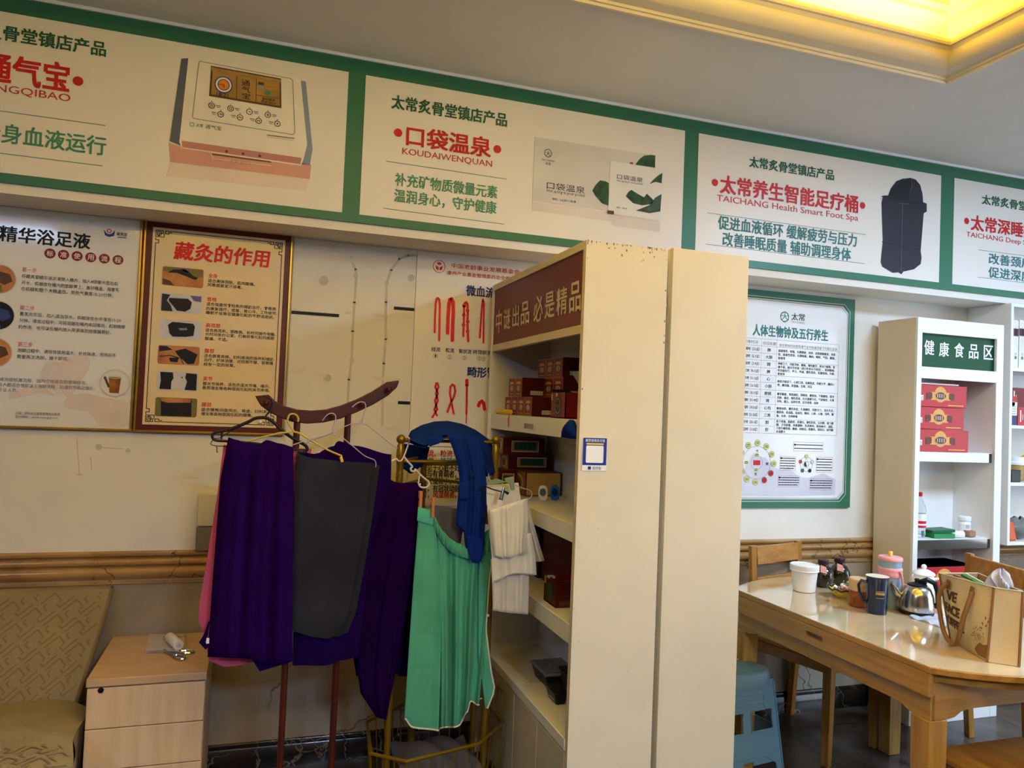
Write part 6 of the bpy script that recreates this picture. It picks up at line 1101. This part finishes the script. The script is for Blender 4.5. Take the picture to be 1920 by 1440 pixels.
# blue stool
st_ = thing('plastic_stool', (1.80, 2.68, 0), 'blue plastic stool beside the plain shelf unit and the table', 'stool')
TS = Matrix.Translation((1.815, 2.675, 0)) @ Matrix.Rotation(math.radians(9), 4, 'Z')
def sq(h, r, z, n=5):
    out = []
    for cx_, cy_, a in ((h-r, h-r, 0), (-h+r, h-r, 90), (-h+r, -h+r, 180), (h-r, -h+r, 270)):
        for i in range(n): w = math.radians(a+90*i/(n-1)); out.append(TS @ Vector((cx_+r*math.cos(w), cy_+r*math.sin(w), z)))
    return out
mb = MB(); rings = [sq(.155, .05, .405), sq(.152, .05, .452), sq(.147, .048, .462), sq(.136, .044, .467), sq(.08, .03, .465), sq(.02, .01, .465)]; n = len(rings[0])
mb.add([p_ for r_ in rings for p_ in r_], [(i*n+k, i*n+(k+1) % n, (i+1)*n+(k+1) % n, (i+1)*n+k) for i in range(len(rings)-1) for k in range(n)]+[list(range((len(rings)-1)*n, len(rings)*n))], 'stool_blue')
mb.build('seat', st_)
for k in range(4):
    R4 = TS @ Matrix.Rotation(math.pi/2*k, 4, 'Z'); mb = MB()
    def sp(s_, z): h = .148+.042*(1-z/.43); return R4 @ Vector((s_*h, -h, z))
    ss = [-1, -.80, -.14, 0, .14, .80, 1]; zs = [0, .06, .12, .135, .165, .245, .30, .318, .43]
    for i in range(6):
        for j in range(8):
            if j in (5, 6) and i in (1, 4): continue
            if j <= 1 and 1 <= i <= 4: continue
            if j == 2 and 2 <= i <= 3: continue
            q_ = [sp(ss[i], zs[j]), sp(ss[i+1], zs[j]), sp(ss[i+1], zs[j+1]), sp(ss[i], zs[j+1])]; inn = R4.to_3x3() @ Vector((0, .0035, 0))
            mb.add(q_+[p_+inn for p_ in q_], [(0, 1, 2, 3), (7, 6, 5, 4), (0, 4, 5, 1), (1, 5, 6, 2), (2, 6, 7, 3), (3, 7, 4, 0)], 'stool_blue')
    for z in (.350, .385): mb.tube([sp(-.62, z-.012), sp(-.56, z), sp(.56, z), sp(.62, z-.03)], .0022, 'stool_blue', 6)
    mb.tube([sp(-.86, .0), sp(-.80, .115), sp(-.45, .150), sp(.45, .150), sp(.80, .115), sp(.86, .0)], .003, 'stool_blue', 6); [mb.tube([sp(a_, .243), sp(b_, .243), sp(b_, .32), sp(a_, .32), sp(a_, .243)], .0026, 'stool_blue', 6) for a_, b_ in ((-.81, -.13), (.13, .81))]
    mb.build('side_panel', st_)
    a = MB(); a.tube([R4 @ Vector((.188, -.188, .0)), R4 @ Vector((.159, -.159, .30)), R4 @ Vector((.147, -.147, .42))], [.005, .005, .006], 'stool_blue', 10); a.build('leg', st_)
mb = MB(); p_ = onZ(1383, 1237, .468); mb.lathe([(.005, 0), (.004, .004), (.001, .005)], p_, 'tag_pink', 12); nm(mb, 'candy', 'tiny pink sweet lying on the blue stool', 'sweet')
# dark bucket under the table at the right edge
t = thing('waste_bin', (3.06, 2.06, 0), 'dark bin on the floor behind the near table leg at the right edge', 'bin'); MB().lathe([(.10, 0), (.105, .01), (.125, .24), (.130, .245), (.118, .245), (.10, .02)], (3.06, 2.06, 0), 'black_plastic', 28).build('bucket', t)
# ================================================================== ON THE TABLE
VW = Vector((2.33, 2.3, 0)).normalized()
def base(px, py, r): p_ = onZ(px, py, TZ+.0005); return p_+VW*r
t = thing('plastic_tub', base(1505, 1112, .046), 'white lidded plastic tub nearest the far corner of the table', 'tub'); c = base(1505, 1112, .046)
MB().lathe([(.040, 0), (.044, .003), (.052, .084), (.0535, .088)], c, 'tub_white', 32).build('tub_body', t); MB().lathe([(.057, .0845), (.0585, .087), (.0570, .091), (.0585, .095), (.0575, .104), (.0585, .107), (.0575, .110), (.054, .111), (.052, .108)], c, 'tub_white', 32).build('lid', t)
for px, py, lab in ((1541, 1103, 'dark round jar with a plum cap, right behind the white tub'), (1572, 1099, 'dark round jar with a plum cap beside the candy dish')):
    c = base(px, py, .038); t = thing('honey_jar', c, lab, 'jar', None)
    MB().lathe([(.022, 0), (.030, .004), (.043, .028), (.046, .045), (.042, .064), (.030, .082), (.019, .090), (.018, .098)], c, 'jar_dark', 28).build('jar_body', t); MB().lathe([(.021, .096), (.0225, .099), (.0225, .112), (.019, .116)], c, 'jar_cap', 24).build('cap', t)
    n_ = Vector((-VW.y, VW.x, 0)); mb = MB(); a = c-VW*.034+n_*-.004+Vector((0, 0, .086)); mb.prism([a+n_*.012+Vector((0, 0, .010)), a-n_*.012+Vector((0, 0, .004)), a-VW*.012-n_*.016+Vector((0, 0, -.022)), a-VW*.012+n_*.010+Vector((0, 0, -.018))], VW*.001, 'tag_pink'); mb.tube([c-VW*.0215+Vector((0, 0, .094)), a-n_*.010+Vector((0, 0, .004)), a-n_*.03+Vector((0, 0, -.002))], .0014, 'jar_cap', 6); mb.build('paper_tag', t)
c = base(1579, 1124, .052); t = thing('candy_dish', c, 'yellow fluted candy dish with a dark wavy rim', 'dish')
mb = MB(); N = 48
def dish(u, v): w = 6.2832*u; r = .028+.030*v; return c+Vector((r*math.cos(w)*(1+.05*v*math.cos(9*w)), r*math.sin(w)*(1+.05*v*math.cos(9*w)), .002+.032*v**1.4+.004*v*math.cos(9*w)))
mb.grid(dish, N, 8, 'dish_yellow'); mb.lathe([(.001, 0), (.028, .0), (.029, .003)], c, 'dish_yellow', 24); mb.build('bowl', t); mb = MB(); mb.tube([dish(i/N, 1) for i in range(N+1)], .0038, 'dish_black', 8); mb.build('rim', t)
rr = random.Random(11)
for i in range(9):
    a = rr.random()*6.28; r = .010+.026*(i % 3)/2; p_ = c+Vector((r*math.cos(a), r*math.sin(a), .030+.009*(i // 4))); d = Vector((math.cos(a*2.3), math.sin(a*2.3), .2*rr.random()))*.013; mn = ('candy_white', 'candy_pink', 'candy_green')[i % 3]
    mb = MB(); mb.tube([p_-d*1.5, p_-d, p_-d*.8, p_+d*.8, p_+d, p_+d*1.5], [.007, .0025, .0075, .0075, .0025, .007], mn, 8); tag(mb.build('wrapped_candy'), 'wrapped sweet heaped in the yellow candy dish', 'sweet', 'sweets in the candy dish')
c = base(1610, 1140, .038); t = thing('storage_jar', c, 'glass jar of brown dates with a pale lid, half behind the navy mug', 'jar')
MB().lathe([(.034, 0), (.038, .003), (.038, .088)], c, 'date_brown', 28).build('contents', t)['label'] = 'brown dates'; MB().lathe([(.0385, .062), (.0395, .064), (.0395, .104), (.037, .107)], c, 'wood_lid', 28).build('lid', t)
c = base(1643, 1153, .036); t = thing('mug', c, 'tall navy mug with small gold lettering in the middle of the table', 'mug')
MB().lathe([(.032, 0), (.035, .002), (.0395, .122), (.0412, .134), (.0418, .136), (.0400, .137), (.0385, .132), (.034, .020), (.001, .018)], c, 'mug_navy', 36).build('mug_body', t)
MB().lathe([(.0005, .0185), (.0338, .0205), (.0383, .1325), (.0400, .1372), (.0408, .1374)], c, 'mug_cream', 36).build('lining', t)
n_ = Vector((-VW.y, VW.x, 0)); hd_ = (n_*.95-VW*.3).normalized(); mb = MB(); mb.tube([c+hd_*.036+Vector((0, 0, .112)), c+hd_*.056+Vector((0, 0, .117)), c+hd_*.066+Vector((0, 0, .100)), c+hd_*.062+Vector((0, 0, .070)), c+hd_*.048+Vector((0, 0, .044)), c+hd_*.033+Vector((0, 0, .034))], [.006, .0056, .0052, .0052, .0055, .006], 'mug_navy', 10); mb.build('handle', t)
mb = MB(); a0 = math.atan2(-VW.y, -VW.x)
for z_, w0, w1, hz in ((.086, -.05, .62, .0028), (.078, -.1, .72, .008), (.062, -.05, .62, .0022)):
    k = 0; w = w0
    while w < w1:
        st2 = .075; rad = .0352+(.0395-.035)*(z_/.122)+.0009; mb.add([c+Vector((rad*math.cos(a0+x), rad*math.sin(a0+x), zz)) for x in (w, w+st2) for zz in (z_-hz/2, z_+hz/2)], [(0, 2, 3, 1)], 'mug_gold'); w += .095
mb.build('gold_lettering', t)
c = base(1667, 1143, .040); t = thing('tumbler', c, 'tall blue and pink tumbler with a yellow straw stub and pink strap', 'tumbler')
MB().lathe([(.036, 0), (.038, .003), (.0405, .118), (.0405, .178), (.041, .180)], c, 'tumbler_blue', 32).build('cup', t); MB().lathe([(.0415, .118), (.0435, .122), (.0440, .134), (.0425, .139), (.0440, .144), (.0440, .152), (.0418, .156)], c, 'tumbler_pink', 32).build('sleeve', t)
MB().lathe([(.0425, .1805), (.0440, .183), (.0440, .192), (.041, .196), (.0, .197)], c, 'tumbler_pink', 32).build('lid', t); boxpart('straw', t, (c.x-.007, c.x+.007, c.y-.006, c.y+.006, c.z+.1965, c.z+.216), 'straw_yellow', .003)
sd = (-n_*.85-VW*.65).normalized(); P0 = c+sd*.046+Vector((0, 0, .143)); mb = MB(); q_ = lambda dx, z: c+sd*(.047+dx*.2)-n_*dx+Vector((0, 0, z)); mb.tube([P0, q_(.004, .125), q_(.006, .100), q_(.003, .075), q_(.002, .066)], .0042, 'strap_pink', 8); mb.ball(q_(.002, .060), .007, 'strap_pink', 8); mb.tube([q_(.002, .055), q_(-.006, .035), q_(-.006, .018), q_(.003, .011), q_(.012, .018), q_(.010, .035), q_(.003, .055)], .0042, 'strap_pink', 8); mb.tube([P0+Vector((.004*math.cos(w), 0, .006*math.sin(w))) for w in [i*.7 for i in range(10)]], .002, 'strap_pink', 6); mb.build('strap', t)
c = base(1719, 1157, .062); t = thing('kettle', c, 'brushed steel kettle with a black lid in front of the white cabinet', 'kettle')
MB().lathe([(.056, 0), (.060, .003), (.060, .014)], c, 'kettle_black', 36).build('base', t); MB().lathe([(.060, .0145), (.0615, .018), (.060, .040), (.056, .070), (.048, .094), (.040, .103), (.030, .106)], c, 'steel', 40).build('body', t)
MB().lathe([(.034, .1055), (.034, .109), (.020, .114), (.009, .116), (.008, .123), (.011, .127), (.006, .131)], c, 'kettle_black', 28).build('lid', t)
mb = MB(); mb.tube([c+n_*.052+Vector((0, 0, .060)), c+n_*.066-VW*.01+Vector((0, 0, .070)), c+n_*.078-VW*.012+Vector((0, 0, .092)), c+n_*.086-VW*.014+Vector((0, 0, .104))], [.017, .014, .010, .008], 'steel', 14); mb.build('spout', t)
mb = MB(); mb.tube([c-n_*.030+Vector((0, 0, .112)), c-n_*.010+Vector((0, 0, .122)), c-n_*.032-VW*.004+Vector((0, 0, .131)), c-n_*.058+Vector((0, 0, .120)), c-n_*.068+Vector((0, 0, .090)), c-n_*.070+Vector((0, 0, .050)), c-n_*.060+Vector((0, 0, .030))], [.008, .009, .010, .010, .009, .008, .007], 'kettle_black', 10); mb.build('handle', t)
c = base(1738, 1128, .045)+Vector((.02, .035, 0)); t = thing('teapot', c, 'white teapot with a round knob behind the kettle', 'teapot')
MB().lathe([(.030, 0), (.036, .003), (.046, .03), (.045, .06), (.038, .085), (.036, .092)], c, 'white_plastic', 32).build('pot_body', t); lid_ = MB().lathe([(.042, .0925), (.043, .095), (.040, .101), (.020, .112), (.006, .115)], c, 'white_plastic', 32).build('lid', t); k = MB(); k.ball(c+Vector((0, 0, .124)), .0105, 'white_plastic', 10); k.build('knob', lid_)
mb = MB(); mb.tube([c-n_*.040+Vector((0, 0, .078)), c-n_*.066+Vector((0, 0, .082)), c-n_*.074+Vector((0, 0, .060)), c-n_*.066+Vector((0, 0, .034)), c-n_*.043+Vector((0, 0, .026))], .006, 'white_plastic', 10); mb.build('handle', t); mb = MB(); q_ = c-n_*.054-VW*.012; mb.lathe([(.001, .0), (.013, .004), (.014, .02), (.010, .034), (.011, .040), (.001, .056)], q_+Vector((0, 0, .024)), 'teapot_red', 16, T=None); mb.build('red_figure', t)
mb = MB(); c2 = base(1753, 1150, .01); mb.grid(lambda u, v: Vector((2.30+.15*u, 2.06+.14*v, TZ+.001+.010*abs(math.sin(u*9+v*4)*math.sin(v*7+1)))), 22, 22, 'thin_plastic'); nm(mb, 'plastic_wrap', 'clear plastic wrap lying between the kettle and the tote bag', 'plastic wrap')
# tote bag
tb = thing('tote_bag', (2.23, 1.83, TZ), 'beige canvas tote bag with brown handles and block lettering on the table', 'bag'); zb_, zt_ = TZ+.001, .970
bL, bN, bR, bB = Vector((2.224, 1.957, zb_)), Vector((2.123, 1.739, zb_)), Vector((2.183, 1.684, zb_)), Vector((2.32, 1.93, zb_)); tL, tN, tR, tB = Vector((2.163, 1.951, zt_)), Vector((2.161, 1.753, zt_)), Vector((2.222, 1.706, zt_-.004)), Vector((2.329, 1.949, zt_-.004))
def face(a, b, c_, d, bulge=0.):
    nrm = (b-a).cross(d-a).normalized(); return lambda u, v: (a.lerp(b, u)).lerp(d.lerp(c_, u), v)+nrm*bulge*math.sin(math.pi*u)*math.sin(math.pi*min(1, v*1.1+.05))
fF = face(bL, bN, tN, tL, .020); fG = face(bN, bR, tR, tN, -.006); fK = face(bR, bB, tB, tR, .006); fE = face(bB, bL, tL, tB, .0)
mb = MB()
for f_ in (fF, fG, fK, fE): mb.grid(f_, 16, 14, 'canvas'); 
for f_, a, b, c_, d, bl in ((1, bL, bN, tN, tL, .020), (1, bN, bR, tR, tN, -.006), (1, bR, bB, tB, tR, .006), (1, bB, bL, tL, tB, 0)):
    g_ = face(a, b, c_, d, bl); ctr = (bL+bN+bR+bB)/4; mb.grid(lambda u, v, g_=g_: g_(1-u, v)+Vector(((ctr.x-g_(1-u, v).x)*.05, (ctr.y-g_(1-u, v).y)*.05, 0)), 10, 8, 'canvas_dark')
mb.add([bL, bN, bR, bB], [(0, 1, 2, 3)], 'canvas'); mb.build('bag_body', tb)
mb = MB()
for f_, u in ((fG, 0.0), (fG, 1.0), (fF, 0.0)): mb.tube([f_(u, v/14) for v in range(15)], .0042, 'leather_brown', 6)
mb.build('seam_binding', tb)
mb = MB()
for f_ in (fF, fG, fK, fE): mb.tube([f_(u/10, 1) for u in range(11)], .0022, 'canvas', 6)
mb.build('top_hem', tb)
# lettering and printed plant follow the cloth
mb = MB()
def on_face(f_, poly, mn, off=.0012):
    return mb.add([f_(u, v)+((f_(u+.01, v)-f_(u-.01, v)).cross(f_(u, v+.01)-f_(u, v-.01))).normalized()*off for u, v in poly], [list(range(len(poly)))], mn)
def face_text(s_, u0, v0, u1, v1):
    vs, fs = glyphs(s_, 0, 3); x0 = min(p_[0] for p_ in vs); x1 = max(p_[0] for p_ in vs); y0 = min(p_[1] for p_ in vs); y1 = max(p_[1] for p_ in vs)
    for j, (du, dv) in enumerate(((-.012, -.007), (.012, -.007), (-.012, .007), (.012, .007))):
        mb.add([(lambda u, v: f3(u, v, .0012+.0002*j))(u0+(x-x0)/(x1-x0)*(u1-u0)+du, v0+(y-y0)/(y1-y0)*(v1-v0)+dv) for x, y in vs], fs, 'bag_ink')
def f3(u, v, off): return fF(u, v)+((fF(u+.01, v)-fF(u-.01, v)).cross(fF(u, v+.01)-fF(u, v-.01))).normalized()*off
face_text('VE', .13, .645, .36, .775); face_text('EACE', .06, .455, .47, .585); face_text('OFFEE', .06, .265, .56, .395)
mb.build('lettering', tb); mb = MB()
rr = random.Random(2)
on_face(fF, [(.80, .03), (.97, .03), (.98, .22), (.92, .20), (.86, .22), (.80, .17), (.74, .10)], 'leather_brown')
for i in range(90):
    a = rr.random()*math.pi*2; r_ = rr.random()**.6; u = .83+.11*r_*math.cos(a); v = .29+.13*r_*math.sin(a); w = math.radians(60+rr.random()*120); l_ = .022; p_, q_ = (u, v), (u+l_*math.cos(w)*.8, v+l_*math.sin(w)); d_ = (.005*math.sin(w), -.006*math.cos(w)); on_face(fF, [(p_[0]-d_[0], p_[1]-d_[1]), (q_[0], q_[1]), (p_[0]+d_[0], p_[1]+d_[1])], 'leather_brown', .0014)
for (u, v, w) in ((.93, .44, 60), (.90, .46, 110), (.96, .50, 70), (.93, .54, 100), (.97, .56, 50), (.90, .41, 150)): c_, s_ = math.cos(math.radians(w)), math.sin(math.radians(w)); on_face(fF, [(u, v), (u+.03*c_-.012*s_, v+.03*s_+.012*c_), (u+.06*c_, v+.06*s_), (u+.03*c_+.012*s_, v+.03*s_-.012*c_)], 'leather_brown', .0014)
mb.build('plant_print', tb)
oF = lambda u, v, d: fF(u, v)+Vector((-.93, -.33, 0)).normalized()*d
mb = MB(); mb.tube([oF(.165, .89, .004), oF(.12, .86, .012), oF(.05, .78, .024), oF(-.01, .64, .034), oF(-.03, .48, .040), oF(-.01, .31, .045), oF(.06, .17, .050), oF(.17, .08, .052), oF(.31, .055, .052), oF(.44, .10, .048), oF(.54, .21, .042), oF(.60, .36, .034), oF(.63, .54, .026), oF(.64, .72, .014), oF(.635, .86, .004)], .0074, 'leather_brown', 10)
for u in (.165, .625): mb.prism([oF(u-.045, .80, .003), oF(u+.045, .80, .003), oF(u+.045, .925, .003), oF(u-.02, .945, .003)], Vector((-.93, -.33, 0))*.003, 'leather_brown')
mb.build('handle', tb)
mb = MB(); mb.tube([tB.lerp(tR, .25)+Vector((.004, 0, -.02)), tB.lerp(tR, .25)+Vector((.03, -.02, -.10)), tB.lerp(tR, .5)+Vector((.045, -.02, -.15)), tB.lerp(tR, .75)+Vector((.03, 0, -.10)), tB.lerp(tR, .75)+Vector((.004, 0, -.02))], .0062, 'leather_brown', 10); mb.build('handle', tb)
mb = MB(); rr = random.Random(9); c = onZ(1888, 1098, .965)
def crump(u, v): w = 6.2832*u; r = (.034+.010*math.sin(3*w+1)+.006*math.sin(7*w+v*9))*math.sin(math.pi*(.02+.96*v))**.7; return Vector((c.x-.008+r*math.cos(w), c.y+.012+r*math.sin(w)*.9, .925+.085*v+.008*math.sin(5*w+v*11)))
mb.grid(crump, 40, 22, 'thin_plastic'); nm(mb, 'plastic_bag', 'crumpled clear plastic bag sticking out of the tote bag', 'bag')
a, b = onZ(1802, 1076, .972), onZ(1843, 1098, .958)
mb = MB(); mb.prism([a, b, b+Vector((0, 0, -.14)), a+Vector((0, 0, -.14))], Vector((.012, -.004, 0)), 'mag_green'); mb.prism([a+Vector((.0124, -.0042, .004)), b+Vector((.0124, -.0042, .004)), b+Vector((.0124, -.0042, -.1)), a+Vector((.0124, -.0042, -.1))], Vector((.003, -.001, 0)), 'ink_white'); nm(mb, 'magazine', 'green and white magazine standing inside the tote bag', 'magazine')
mb = MB(); a, b = onZ(1778, 1073, .968), onZ(1826, 1092, .962); mb.prism([a, b, b+Vector((0, 0, -.12)), a+Vector((0, 0, -.12))], Vector((.004, -.002, 0)), 'box_tan'); nm(mb, 'brown_envelope', 'brown envelope standing in the tote bag next to the magazine', 'envelope')
bpy.data.objects.remove(_to); bpy.data.curves.remove(_tc)
